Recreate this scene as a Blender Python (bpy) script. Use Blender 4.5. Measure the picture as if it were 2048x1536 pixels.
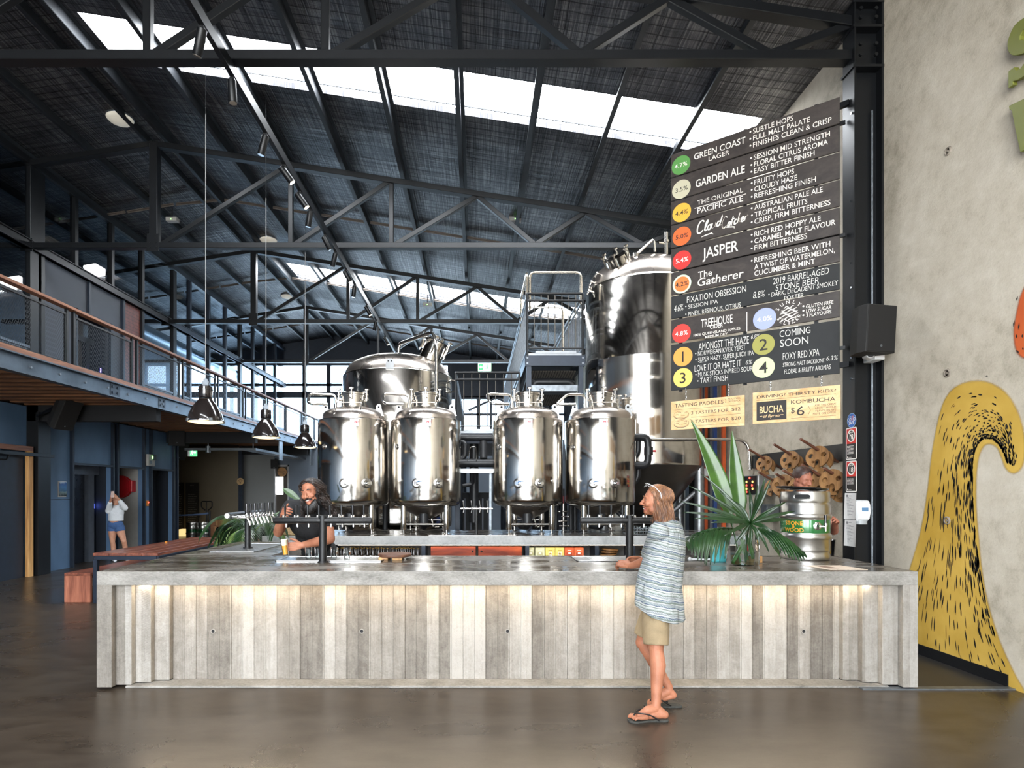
import bpy, math, random
from mathutils import Vector, Matrix, Quaternion
from math import pi, sin, cos, atan2, sqrt, radians as rad
random.seed(7)
SC = bpy.context.scene
COL = SC.collection
for o in list(bpy.data.objects): bpy.data.objects.remove(o)
V = Vector
F, CX, CY, H = 1200., 954., 983., 1.7          # focal length in pixels, vanishing point, eye height in metres
def P(px, py, Y): return V(((px-CX)*Y/F, Y, H-(py-CY)*Y/F))

# ---------------- camera ----------------
cd = bpy.data.cameras.new('camera'); cam = bpy.data.objects.new('camera', cd); COL.objects.link(cam)
cam.location = (0, 0, H); cam.rotation_euler = (pi/2, 0, 0)
cd.sensor_width = 36; cd.lens = F*36/2048
cd.shift_x = (1024-CX)/2048; cd.shift_y = (CY-768)/2048
cd.clip_end = 200; SC.camera = cam
vs = SC.view_settings
vs.view_transform = 'Standard'; vs.look = 'None'; vs.gamma = 1; vs.use_curve_mapping = False
vs.exposure = 1.0
# ---------------- sky ----------------
W = bpy.data.worlds.new('sky'); SC.world = W; W.use_nodes = True
nt = W.node_tree; nt.nodes.clear()
wo = nt.nodes.new('ShaderNodeOutputWorld'); bg = nt.nodes.new('ShaderNodeBackground')
tc = nt.nodes.new('ShaderNodeTexCoord'); sp = nt.nodes.new('ShaderNodeSeparateXYZ'); cr = nt.nodes.new('ShaderNodeValToRGB')
cr.color_ramp.elements[0].position = .45; cr.color_ramp.elements[0].color = (.55,.6,.62,1)
cr.color_ramp.elements[1].position = .62; cr.color_ramp.elements[1].color = (.72,.86,1,1)
mp = nt.nodes.new('ShaderNodeMapRange'); mp.inputs[1].default_value = -1; mp.inputs[2].default_value = 1
nt.links.new(tc.outputs['Generated'], sp.inputs[0]); nt.links.new(sp.outputs[2], mp.inputs[0])
nt.links.new(mp.outputs[0], cr.inputs[0]); nt.links.new(cr.outputs[0], bg.inputs[0])
bg.inputs[1].default_value = 7.5; nt.links.new(bg.outputs[0], wo.inputs[0])
# ---------------- daylight through the doors behind the camera ----------------
def area(name, loc, rot, sx, sy, power, col):
    l = bpy.data.lights.new(name, 'AREA'); l.shape = 'RECTANGLE'; l.size = sx; l.size_y = sy; l.energy = power; l.color = col
    o = bpy.data.objects.new(name, l); COL.objects.link(o); o.location = loc; o.rotation_euler = rot; return o
DOORS = [(-8.4,-6.9,7.9,165), (-6.3,-3.4,7.9,350), (-2.9,-1.6,7.9,165), (-1.4,.9,7.9,300), (2.3,3.2,7.4,120)]
for i,(x0,x1,h,p) in enumerate(DOORS):
    area('daylight_entry_door', ((x0+x1)/2,-7.7,h/2), (pi/2,0,0), x1-x0, h, p, (1,.955,.9))

# ---------------- mesh builder ----------------
class B:
    def __init__(s): s.v=[]; s.f=[]; s.mi=[]; s.m=0
    def add(s, vs, fs, M=None):
        n=len(s.v)
        s.v += [tuple(M@V(p)) for p in vs] if M is not None else [tuple(p) for p in vs]
        for f in fs: s.f.append([i+n for i in f]); s.mi.append(s.m)
        return s
    def box(s,x0,x1,y0,y1,z0,z1,M=None):
        return s.add([(x0,y0,z0),(x1,y0,z0),(x1,y1,z0),(x0,y1,z0),(x0,y0,z1),(x1,y0,z1),(x1,y1,z1),(x0,y1,z1)],
            [(0,3,2,1),(4,5,6,7),(0,1,5,4),(1,2,6,5),(2,3,7,6),(3,0,4,7)],M)
    def beam(s,a,b,w,h,up=(0,0,1)):
        a=V(a);b=V(b);d=(b-a); L=d.length
        if L<1e-6: return s
        d/=L; u=V(up)
        if abs(d.dot(u))>.98: u=V((0,1,0)) if abs(d.y)<.9 else V((1,0,0))
        x=d.cross(u).normalized(); u=x.cross(d)
        M=Matrix(((x.x,d.x,u.x,a.x),(x.y,d.y,u.y,a.y),(x.z,d.z,u.z,a.z),(0,0,0,1)))
        return s.box(-w/2,w/2,0,L,-h/2,h/2,M)
    def tube(s,pts,r,seg=12,closed=False,caps=True,flat=1.0):
        pts=[V(p) for p in pts]; n=len(pts)
        rs=list(r) if isinstance(r,(list,tuple)) else [r]*n
        T=[]
        for i in range(n):
            if closed: t=pts[(i+1)%n]-pts[i-1]
            elif i==0: t=pts[1]-pts[0]
            elif i==n-1: t=pts[-1]-pts[-2]
            else: t=(pts[i+1]-pts[i]).normalized()+(pts[i]-pts[i-1]).normalized()
            T.append(t.normalized() if t.length>1e-9 else V((0,0,1)))
        u=V((0,0,1)) if abs(T[0].z)<.9 else V((1,0,0))
        u=(u-T[0]*u.dot(T[0])).normalized(); vs=[];fs=[]
        for i in range(n):
            u=u-T[i]*u.dot(T[i])
            u=u.normalized() if u.length>1e-6 else T[i].orthogonal().normalized()
            w=T[i].cross(u)
            for k in range(seg):
                a=2*pi*k/seg; vs.append(pts[i]+(u*cos(a)+w*sin(a)*flat)*rs[i])
        m=n if closed else n-1
        for i in range(m):
            j=(i+1)%n
            for k in range(seg):
                q=(k+1)%seg; fs.append((i*seg+k,i*seg+q,j*seg+q,j*seg+k))
        if caps and not closed:
            fs.append(tuple(range(seg-1,-1,-1))); fs.append(tuple((n-1)*seg+k for k in range(seg)))
        return s.add(vs,fs)
    def cyl(s,a,b,r,r2=None,seg=20): return s.tube([a,b],[r,r if r2 is None else r2],seg)
    def lathe(s,prof,c=(0,0,0),seg=40,M=None,cap=True,a0=0,a1=2*pi):
        c=V(c); vs=[];fs=[]; full=abs(a1-a0-2*pi)<1e-6; ns=seg if full else seg+1
        for (r,z) in prof:
            for k in range(ns):
                a=a0+(a1-a0)*k/seg; vs.append((r*cos(a),r*sin(a),z))
        for i in range(len(prof)-1):
            for k in range(seg):
                q=(k+1)%ns; fs.append((i*ns+k,i*ns+q,(i+1)*ns+q,(i+1)*ns+k))
        if cap and full:
            if prof[0][0]>1e-5: fs.append(tuple(range(ns-1,-1,-1)))
            if prof[-1][0]>1e-5: fs.append(tuple((len(prof)-1)*ns+k for k in range(ns)))
        MM=Matrix.Translation(c) if M is None else Matrix.Translation(c)@M
        return s.add(vs,fs,MM)
    def ball(s,c,r,seg=20,rings=12,M=None):
        r=(r,r,r) if isinstance(r,(int,float)) else r
        vs=[];fs=[]
        for i in range(rings+1):
            t=pi*i/rings
            for k in range(seg):
                a=2*pi*k/seg; vs.append((r[0]*sin(t)*cos(a),r[1]*sin(t)*sin(a),r[2]*cos(t)))
        for i in range(rings):
            for k in range(seg):
                q=(k+1)%seg; fs.append((i*seg+k,(i+1)*seg+k,(i+1)*seg+q,i*seg+q))
        MM=Matrix.Translation(V(c)) @ (M if M is not None else Matrix())
        return s.add(vs,fs,MM)
    def prism(s,poly,z0,z1,M=None):
        n=len(poly); vs=[(x,y,z0) for x,y in poly]+[(x,y,z1) for x,y in poly]
        fs=[tuple(range(n-1,-1,-1)),tuple(range(n,2*n))]+[(i,(i+1)%n,n+(i+1)%n,n+i) for i in range(n)]
        return s.add(vs,fs,M)
    def face(s,pts): return s.add(pts,[tuple(range(len(pts)))])
    def grid(s,rows):
        n=len(rows[0]); vs=[p for r in rows for p in r]
        return s.add(vs,[(i*n+k,i*n+k+1,(i+1)*n+k+1,(i+1)*n+k) for i in range(len(rows)-1) for k in range(n-1)])
    def loft(s,rings,caps=True):
        n=len(rings[0]); vs=[p for r in rings for p in r]; fs=[]
        for i in range(len(rings)-1):
            for k in range(n):
                q=(k+1)%n; fs.append((i*n+k,i*n+q,(i+1)*n+q,(i+1)*n+k))
        if caps: fs.append(tuple(range(n-1,-1,-1))); fs.append(tuple((len(rings)-1)*n+k for k in range(n)))
        return s.add(vs,fs)
    def text(s,txt,size,M,bold=0.0,shear=0.0,sx=1.0,align='LEFT',space=1.0,ext=0.0,res=3):
        c=bpy.data.curves.new('t','FONT'); c.body=txt; c.size=size; c.offset=bold*size; c.shear=shear
        c.align_x=align; c.space_character=space; c.extrude=ext; c.resolution_u=res
        ob=bpy.data.objects.new('t',c); COL.objects.link(ob)
        dg=bpy.context.evaluated_depsgraph_get(); me=bpy.data.meshes.new_from_object(ob.evaluated_get(dg))
        vs=[(v.co.x*sx,v.co.y,v.co.z) for v in me.vertices]; fs=[tuple(p.vertices) for p in me.polygons]
        bpy.data.objects.remove(ob); bpy.data.curves.remove(c); bpy.data.meshes.remove(me)
        return s.add(vs,fs,M)
    def mesh(s,name):
        me=bpy.data.meshes.new(name); me.from_pydata(s.v,[],s.f); me.update(); return me
    def obj(s,name,mat,parent=None,smooth=35,bevel=0,seg=2):
        me=s.mesh(name)
        for m in (mat if isinstance(mat,(list,tuple)) else [mat]): me.materials.append(m)
        if any(s.mi): me.polygons.foreach_set('material_index',s.mi)
        return link(name,me,parent,smooth,bevel,seg)
def link(name,me,parent=None,smooth=35,bevel=0,seg=2):
    if smooth:
        me.shade_smooth()
        if smooth<170: me.set_sharp_from_angle(angle=rad(smooth))
    o=bpy.data.objects.new(name,me); COL.objects.link(o)
    if bevel:
        b=o.modifiers.new('bevel','BEVEL'); b.width=bevel; b.segments=seg; b.limit_method='ANGLE'; b.angle_limit=rad(40); b.harden_normals=False
    if parent is not None:
        o.parent=parent
        if parent.type=='EMPTY': o.matrix_parent_inverse=(Matrix.Translation(parent.location)@parent.rotation_euler.to_matrix().to_4x4()).inverted()
    return o
def tag(o,label,cat,group=None,kind=None):
    o['label']=label; o['category']=cat
    if group: o['group']=group
    if kind: o['kind']=kind
    return o
def thing(name,label,cat,loc=(0,0,0),group=None,kind=None):
    o=bpy.data.objects.new(name,None); COL.objects.link(o); o.location=loc; o.empty_display_size=.1
    return tag(o,label,cat,group,kind)
def dup(root,loc,label=None,group=None,rotz=None,scale=None):
    r=root.copy(); COL.objects.link(r); r.location=loc
    if rotz is not None: r.rotation_euler=(0,0,rotz)
    if scale: r.scale=scale
    if label: r['label']=label
    if group: r['group']=group
    def rec(a,b):
        for ch in a.children:
            c=ch.copy(); COL.objects.link(c); c.parent=b; c.matrix_parent_inverse=ch.matrix_parent_inverse.copy(); rec(ch,c)
    rec(root,r)
    return r
def arc(c,r,a0,a1,n,ax=(1,0,0),ay=(0,0,1)):
    c=V(c);ax=V(ax);ay=V(ay)
    return [c+ax*r*cos(a0+(a1-a0)*i/n)+ay*r*sin(a0+(a1-a0)*i/n) for i in range(n+1)]
def bend(pts,r,n=5):
    pts=[V(p) for p in pts]; out=[pts[0]]
    for i in range(1,len(pts)-1):
        a=(pts[i-1]-pts[i]); b=(pts[i+1]-pts[i]); d=min(r,a.length*.49,b.length*.49)
        p0=pts[i]+a.normalized()*d; p1=pts[i]+b.normalized()*d
        for k in range(n+1):
            t=k/n; out.append(p0*(1-t)**2+pts[i]*2*t*(1-t)+p1*t*t)
    out.append(pts[-1]); return out

# ---------------- materials ----------------
def lin(c): return tuple(((x/255)/12.92 if x/255<=.04045 else (((x/255)+.055)/1.055)**2.4) for x in c)
def hexc(c): return (*lin(c),1)
class N:
    def __init__(s,name):
        s.mat=bpy.data.materials.new(name); s.mat.use_nodes=True; s.t=s.mat.node_tree; s.t.nodes.clear()
        s.out=s.t.nodes.new('ShaderNodeOutputMaterial')
    def n(s,typ,**kw):
        x=s.t.nodes.new('ShaderNode'+typ)
        for k,v in kw.items(): setattr(x,k,v)
        return x
    def l(s,a,b): s.t.links.new(a,b)
    def coord(s,scale=(1,1,1),rot=(0,0,0),kind='Object'):
        t=s.n('TexCoord'); m=s.n('Mapping'); m.inputs['Scale'].default_value=scale; m.inputs['Rotation'].default_value=rot
        s.l(t.outputs[kind],m.inputs[0]); return m.outputs[0]
    def noise(s,vec,scale,detail=5,rough=.55,dist=0):
        x=s.n('TexNoise'); x.inputs['Scale'].default_value=scale; x.inputs['Detail'].default_value=detail; x.inputs['Roughness'].default_value=rough
        x.inputs['Distortion'].default_value=dist; s.l(vec,x.inputs['Vector']); return x.outputs['Fac']
    def ramp(s,fac,stops,interp='LINEAR'):
        x=s.n('ValToRGB'); x.color_ramp.interpolation=interp; e=x.color_ramp.elements
        while len(e)<len(stops): e.new(.5)
        for i,(p,c) in enumerate(stops): e[i].position=p; e[i].color=c if len(c)==4 else hexc(c)
        s.l(fac,x.inputs[0]); return x.outputs[0]
    def mix(s,fac,a,b,mode='MIX'):
        x=s.n('Mix',data_type='RGBA',blend_type=mode)
        for sock,val in ((x.inputs[0],fac),(x.inputs[6],a),(x.inputs[7],b)):
            if hasattr(val,'links') or isinstance(val,bpy.types.NodeSocket): s.l(val,sock)
            else: sock.default_value=val
        return x.outputs[2]
    def math(s,op,a,b=0,c=0):
        x=s.n('Math',operation=op)
        for sock,val in zip(x.inputs,(a,b,c)):
            if isinstance(val,bpy.types.NodeSocket): s.l(val,sock)
            else: sock.default_value=val
        return x.outputs[0]
    def bsdf(s,**kw):
        p=s.n('BsdfPrincipled')
        for k,v in kw.items():
            i=p.inputs[k.replace('_',' ')]
            if isinstance(v,bpy.types.NodeSocket): s.l(v,i)
            else: i.default_value=v
        s.l(p.outputs[0],s.out.inputs[0]); s.p=p; return p
    def bump(s,h,strength,dist=.01):
        b=s.n('Bump'); b.inputs['Strength'].default_value=strength; b.inputs['Distance'].default_value=dist
        s.l(h,b.inputs['Height']); s.l(b.outputs[0],s.p.inputs['Normal'])
_mc={}
def mat(name,col,rough=.5,metal=0,var=.12,scale=8,bump=0,bscale=40,stretch=(1,1,1),emit=0,spec=.5,coat=0):
    if name in _mc: return _mc[name]
    m=N(name); co=m.coord(stretch); f=m.noise(co,scale)
    k=lambda t: tuple(min(1,max(0,x*t)) for x in lin(col))+(1,)
    c=m.ramp(f,[(.3,k(1-var)),(.7,k(1+var))])
    p=m.bsdf(Base_Color=c,Roughness=rough,Metallic=metal,Specular_IOR_Level=spec)
    if coat: p.inputs['Coat Weight'].default_value=coat; p.inputs['Coat Roughness'].default_value=.06
    if emit: m.l(c,p.inputs['Emission Color']); p.inputs['Emission Strength'].default_value=emit
    if bump: m.bump(m.noise(co,bscale,6),bump)
    _mc[name]=m.mat; return m.mat
def concrete(name,c0,c1,c2,scale=1.2,rough=(.5,.8),bump=.25,spots=True,stretch=(1,1,1)):
    m=N(name); co=m.coord(stretch); a=m.noise(co,scale,8,.6,.4); b=m.noise(co,scale*9,6,.65); d=m.noise(co,scale*70,3,.6)
    f=m.math('MULTIPLY_ADD',b,.35,m.math('MULTIPLY_ADD',d,.12,m.math('MULTIPLY',a,.55)))
    c=m.ramp(f,[(.36,c0),(.5,c1),(.64,c2)])
    if spots:
        v=m.n('TexVoronoi'); v.inputs['Scale'].default_value=scale*28; m.l(co,v.inputs[0])
        sp=m.ramp(v.outputs['Distance'],[(.03,(0,0,0,1)),(.09,(1,1,1,1))])
        c=m.mix(.35,c,m.mix(1.0,c,sp,'MULTIPLY'))
    r=m.ramp(a,[(.35,(rough[0],)*3+(1,)),(.65,(rough[1],)*3+(1,))])
    m.bsdf(Base_Color=c,Roughness=r); m.bump(m.math('ADD',b,m.math('MULTIPLY',d,.5)),bump,.01); return m.mat
def wood(name,dark,mid,light,rough=.45,axis=0,scale=6,coat=0):
    m=N(name); st=[14,14,14]; st[axis]=1.2; co=m.coord(tuple(st)); a=m.noise(co,scale*.16,6,.6,1.2); b=m.noise(co,scale,4,.6)
    f=m.math('MULTIPLY_ADD',b,.25,m.math('MULTIPLY',a,.8))
    c=m.ramp(f,[(.35,dark),(.52,mid),(.68,light)])
    m.bsdf(Base_Color=c,Roughness=rough,Coat_Weight=coat,Coat_Roughness=.1); m.bump(f,.12,.004); return m.mat
def steel(name,col=(210,205,198),rough=.1,aniso=.95,streak=.35,brush=60):
    m=N(name); co=m.coord((.6,.6,brush)); a=m.noise(co,5,3,.7); g=m.noise(m.coord((1,1,1)),2.2,4)
    k=lambda t: tuple(min(1,x*t) for x in lin(col))+(1,)
    c=m.ramp(a,[(.3,k(1-streak*.25)),(.7,k(1+streak*.1))])
    r=m.ramp(g,[(.3,(rough*.8,)*3+(1,)),(.7,(rough*1.25,)*3+(1,))])
    p=m.bsdf(Base_Color=c,Metallic=1.0,Roughness=r,Anisotropic=aniso)
    t=m.n('Tangent',direction_type='RADIAL',axis='Z'); m.l(t.outputs[0],p.inputs['Tangent'])
    m.bump(m.noise(m.coord((5,5,.9)),1.6,2),.05,.02); return m.mat
def glass(name,tint=(.86,.93,.95),ior=1.45,rough=.0):
    m=N(name); t=m.n('BsdfTransparent'); t.inputs[0].default_value=(*tint,1); g=m.n('BsdfGlossy'); g.inputs['Roughness'].default_value=rough
    f=m.n('Fresnel'); f.inputs[0].default_value=ior; x=m.n('MixShader')
    m.l(f.outputs[0],x.inputs[0]); m.l(t.outputs[0],x.inputs[1]); m.l(g.outputs[0],x.inputs[2]); m.l(x.outputs[0],m.out.inputs[0]); return m.mat
def emit(name,col,strength):
    m=N(name); e=m.n('Emission'); e.inputs[0].default_value=(*col,1); e.inputs[1].default_value=strength; m.l(e.outputs[0],m.out.inputs[0]); return m.mat

M_black=mat('black painted steel',(17,19,22),.38,.25,.15)
M_bluesteel=mat('dark blue painted steel',(34,43,56),.42,.2,.15)
M_galv=mat('galvanised steel',(128,134,140),.42,.8,.25,14)
M_purlin=mat('grey purlin steel',(44,47,51),.5,.5,.2,5)
M_bluewall=mat('dark blue panel paint',(84,112,143),.5,0,.25,1.1,.05,30,(1,1,.5))
M_slatewall=mat('slate grey panel paint',(60,65,76),.55,0,.12,1.5)
M_blackrub=mat('black rubber insulation',(26,27,30),.45,0,.2,12,.1,60)
M_blkplastic=mat('black plastic',(22,23,25),.4,0,.1)
M_white=mat('white plastic',(225,226,228),.35,0,.03)
M_paper=mat('white paper',(205,203,200),.7,0,.05)
M_red=mat('red paint',(176,22,30),.4,0,.1)
M_chrome=mat('polished chrome',(215,215,215),.08,1,.03)
M_ss=steel('brushed stainless steel')
M_ssdome=steel('satin stainless steel',(200,190,182),.28,.3,.3,20)
M_sspart=mat('stainless fittings',(200,196,190),.2,1,.06)
M_skin=mat('skin',(196,138,110),.5,0,.1,10,.03,90)
M_ply=wood('plywood',(205,158,104),(226,186,136),(236,204,158),.55,0,2.2)
M_oak=wood('oak board',(150,104,58),(190,142,86),(214,168,110),.5,2,3)
M_redwood=wood('red hardwood',(74,38,28),(112,62,46),(146,88,66),.35,1,5,.3)
M_rail=wood('timber handrail',(92,56,38),(126,82,58),(150,104,76),.5,1,5)
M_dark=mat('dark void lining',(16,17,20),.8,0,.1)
M_glasspane=glass('window glass',(.72,.86,1.0))  # blue put into the tint to cool the daylight passing through the panes
M_clear=glass('clear drinking glass',(.95,.97,.97),1.3)
# =====================================================  SHELL
S=lambda o,label,cat='wall': tag(o,label,cat,None,'structure')
XW, XL, YF, YB = 4.61, -9.09, 28.4, -8.0
def floor_mat():
    m=N('polished concrete floor'); co=m.coord(); a=m.noise(co,.55,7,.62,.6); b=m.noise(m.coord((1,2.4,1)),3.2,6,.65); d=m.noise(co,60,3)
    f=m.math('MULTIPLY_ADD',b,.4,m.math('MULTIPLY_ADD',d,.1,m.math('MULTIPLY',a,.55)))
    c=m.ramp(f,[(.36,(40,34,28)),(.5,(58,50,42)),(.66,(73,65,56))])
    r=m.ramp(a,[(.3,(.2,.2,.2,1)),(.7,(.42,.42,.42,1))])
    m.bsdf(Base_Color=c,Roughness=r,Specular_IOR_Level=.4); m.bump(b,.06,.004); return m.mat
S(B().box(-14.2,XW+.2,YB,YF+.3,-.2,0).obj('floor',floor_mat(),smooth=0),'polished brown-grey concrete floor of the hall','floor')
cw=concrete('pale concrete wall',(152,142,124),(192,182,164),(208,199,183),.8,(.75,.9),.5,True)
wr=S(B().box(XW,XW+.2,YB,YF+.3,0,8.2).obj('wall_right',cw,smooth=0),'tall pale concrete wall on the right with a painted wave mural')
b=B()
for (y,z) in ((5.87,5.03),(5.88,2.86),(5.88,1.415),(5.55,7.0)):
    MM=Matrix.Translation((XW+.003,y,z))@Matrix.Rotation(-pi/2,4,'Y')
    b.lathe([(.045,0),(.04,.012),(.03,.016),(.026,.003),(.014,.003),(.012,.014),(0,.014)],M=MM,seg=18)
b.obj('tie_hole_plug',concrete('tie hole mortar',(96,88,78),(140,130,118),(170,160,146),6),wr)
M_dfl=mat('dark bar floor',(46,44,42),.45,0,.2,3)
S(B().box(3.2,XW,5.2,9.1,.0,.006).obj('floor_bar',M_dfl,smooth=0),'dark charcoal floor strip between the bar end and the concrete wall','floor')
S(B().box(3.3,XW,5.13,5.2,0,.012).obj('trim_1',M_galv,smooth=0),'thin metal threshold strip at the bar corner on the floor','trim')
S(B().box(XW-.012,XW,5.2,12,.006,.112).obj('baseboard_right',M_blkplastic,smooth=0),'low black baseboard along the concrete wall behind the bar','baseboard')
# ---- far wall with glazing
M_far=mat('dark blue grey gable',(44,52,64),.6,0,.1)
b=B(); b.box(-14.2,XW,YF,YF+.25,0,4.0); b.box(-14.2,XW,YF,YF+.25,7.75,9.3); b.box(-1.3,XW,YF,YF+.25,6.15,7.75); b.box(4.2,XW,YF,YF+.25,4,6.2)
S(b.obj('wall_far',M_far,smooth=0),'dark far gable wall around the bright windows')
def win_far(n,x0,x1,z0,z1,nx,bars,brace=False):
    r=thing('window_%d'%n,'bright far window %s'%('below the dark gable behind the gantry' if n==2 else 'grid seen past the mezzanine railing'),'window',((x0+x1)/2,YF,z0),None,'structure')
    b=B()
    for i in range(nx+1):
        x=x0+(x1-x0)*i/nx; b.box(x-.09,x+.09,YF-.02,YF+.18,z0,z1)
    for z,h in bars: b.box(x0,x1,YF-.02,YF+.18,z-h/2,z+h/2)
    b.box(x0,x1,YF,YF+.2,z0-.05,z0+.06); b.box(x0,x1,YF,YF+.2,z1-.08,z1+.05)
    if brace:
        for s in(-1,1): b.beam((.9,YF+.08,6.15),(.9+s*1.3,YF+.08,5.55),.08,.1)
        b.box(.6,.72,YF,YF+.16,z0,z1)
    b.obj('window_frame',M_bluesteel,r,0)
    B().face([(x0,YF+.22,z0),(x1,YF+.22,z0),(x1,YF+.22,z1),(x0,YF+.22,z1)]).obj('window_pane',M_glasspane,r,0)
win_far(1,-13.9,-1.3,4.0,7.75,11,[(6.28,.28),(6.75,.12)])
win_far(2,-1.3,4.2,4.0,6.15,4,[(5.35,.1)],True)
# ---- wall behind camera with tall door openings
b=B(); xs=[-14.2]+[q for d in DOORS for q in d[:2]]+[XW+.2]
for i in range(0,len(xs),2): b.box(xs[i],xs[i+1],YB-.2,YB,0,7.9)
b.box(-14.2,XW+.2,YB-.2,YB,7.9,9.3)
M_front=mat('warm timber front wall',(176,156,134),.7,0,.25,2)
S(b.obj('wall_front',M_front,smooth=0),'front wall with tall open doorways')
S(B().box(-14.4,-14.2,YB,YF+.3,0,9).obj('wall_left_outer',mat('outer wall sheeting',(96,104,112),.6,.2,.1,2),smooth=0),'grey outer wall seen through the mezzanine glass')
# ---- roof
ZR=lambda x: 9.08-.155*abs(x+6.54)
def foil():
    m=N('foil roof insulation'); co=m.coord(); t=m.n('TexCoord'); sp=m.n('SeparateXYZ'); m.l(t.outputs['Object'],sp.inputs[0])
    rib=m.noise(m.coord((26,.55,1)),1.6,3,.6); wv=m.noise(co,1.1,5,.6); wv2=m.noise(m.coord((.7,7,1)),1.0,4,.6)
    def line(o,per,w):
        f=m.math('FRACT',m.math('DIVIDE',o,per)); return m.math('LESS_THAN',f,w/per)
    wob=m.math('MULTIPLY',m.noise(co,2.2,2),.06)
    gx=line(m.math('ADD',sp.outputs[0],wob),.3,.014); gy=line(m.math('ADD',sp.outputs[1],wob),.155,.02)
    g=m.math('MAXIMUM',gx,gy)
    f=m.math('MULTIPLY_ADD',rib,.5,m.math('MULTIPLY_ADD',wv,.3,m.math('MULTIPLY',wv2,.2)))
    c=m.ramp(f,[(.38,(38,38,42)),(.5,(76,76,80)),(.64,(132,131,131))])
    c=m.mix(m.math('MULTIPLY',g,.72),c,(.01,.01,.012,1))
    m.bsdf(Base_Color=c,Metallic=.75,Roughness=.42); m.bump(m.math('MULTIPLY_ADD',wv2,1.2,m.math('ADD',rib,m.math('MULTIPLY',g,-.5))),.55,.03); return m.mat
SKY=[(-1.0,.05),(9.15,10.2),(19.2,20.5)]     # bands of translucent roof sheet on the right slope
b=B(); x0,x1=-6.54,XW+.2
ys=[YB]+[q for s in SKY for q in s]+[YF+.3]
for i in range(0,len(ys),2):
    y0,y1=ys[i],ys[i+1]
    b.loft([[V((x0,y0,ZR(x0))),V((x1,y0,ZR(x1))),V((x1,y0,ZR(x1)+.12)),V((x0,y0,ZR(x0)+.12))],[V((x0,y1,ZR(x0))),V((x1,y1,ZR(x1))),V((x1,y1,ZR(x1)+.12)),V((x0,y1,ZR(x0)+.12))]])
x2=-14.4
for (y0,y1) in ((YB,YF+.3),):
    b.loft([[V((x2,y0,ZR(x2))),V((x0,y0,ZR(x0))),V((x0,y0,ZR(x0)+.12)),V((x2,y0,ZR(x2)+.12))],[V((x2,y1,ZR(x2))),V((x0,y1,ZR(x0))),V((x0,y1,ZR(x0)+.12)),V((x2,y1,ZR(x2)+.12))]])
for (y0,y1) in SKY:   # solid foil between ridge and first skylight purlin, and at the wall
    for (xa,xb) in ((-6.54,-6.1),(4.35,x1)):
        b.loft([[V((xa,y0,ZR(xa))),V((xb,y0,ZR(xb))),V((xb,y0,ZR(xb)+.12)),V((xa,y0,ZR(xa)+.12))],[V((xa,y1,ZR(xa))),V((xb,y1,ZR(xb))),V((xb,y1,ZR(xb)+.12)),V((xa,y1,ZR(xa)+.12))]])
S(b.obj('ceiling',foil(),smooth=0),'pitched roof lined with silver foil insulation under wire mesh','ceiling')
M_sky=emit('translucent roof sheet in daylight',(.92,.96,1),17)
for i,(y0,y1) in enumerate(SKY):
    xa,xb=-6.1,4.35
    r=thing('window_%d'%(3+i),['translucent skylight strip over the front','translucent skylight strip above the menu board, nearest in view','translucent skylight strip farther back above the tanks'][i],'skylight',(0,(y0+y1)/2,ZR(0)),None,'structure')
    B().face([(xa,y0,ZR(xa)+.1),(xa,y1,ZR(xa)+.1),(xb,y1,ZR(xb)+.1),(xb,y0,ZR(xb)+.1)]).obj('window_pane',M_sky,r,0)
    b=B(); b.beam((xa,y1-.16,ZR(xa)+.05),(xb,y1-.16,ZR(xb)+.05),.02,.02); b.obj('window_frame',M_purlin,r,0)
# ---- purlins
PX=[-6.3+1.205*k for k in range(9)]
names=['first','second','third','fourth','fifth','sixth','seventh','eighth','ninth']
def zsec(b,x,y0,y1,dep=.2,w=.07):
    z=ZR(x)-.005; s=1 if x>-6.54 else -1
    b.beam((x,y0,z-dep/2),(x,y1,z-dep/2),.012,dep); b.beam((x-w/2*s,y0,z-dep),(x-w/2*s,y1,z-dep),w,.012); b.beam((x+w/2*s,y0,z-.01),(x+w/2*s,y1,z-.01),w,.012)
    b.beam((x-w*s,y0,z-dep+.012),(x-w*s,y1,z-dep+.012),.008,.03)
for i,x in enumerate(PX):
    b=B(); zsec(b,x,YB+.05,YF-.05); tag(b.obj('roof_purlin',M_purlin,smooth=0),'grey steel roof purlin, %s down the slope from the ridge to the concrete wall'%names[i],'purlin','roof purlins on the slope over the bar')
for i in range(5):
    x=-6.78-1.205*i
    b=B(); zsec(b,x,YB+.05,YF-.05); tag(b.obj('roof_purlin',M_purlin,smooth=0),'grey steel roof purlin, %s from the ridge on the slope over the mezzanine'%names[i],'purlin','roof purlins on the slope over the mezzanine')
for i,Y in enumerate((14.9,20.35,25.6)):
    b=B()
    for k in range(-5,8):
        xa=-6.3+1.205*k; xb=xa+1.205
        if xa<-13 or xb>4.4: continue
        b.beam((xa+.03,Y,ZR(xa)-.1),(xb-.03,Y,ZR(xb)-.1),.07,.012); b.beam((xa+.03,Y,ZR(xa)-.1),(xb-.03,Y,ZR(xb)-.1),.012,.07)
    tag(b.obj('purlin_brace_line',mat('bridging steel',(104,96,90),.5,.5,.1),smooth=0),'%s line of flat steel bridging between the purlins'%['nearest','middle','farthest'][i],'brace','bridging between the purlins')
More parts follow.
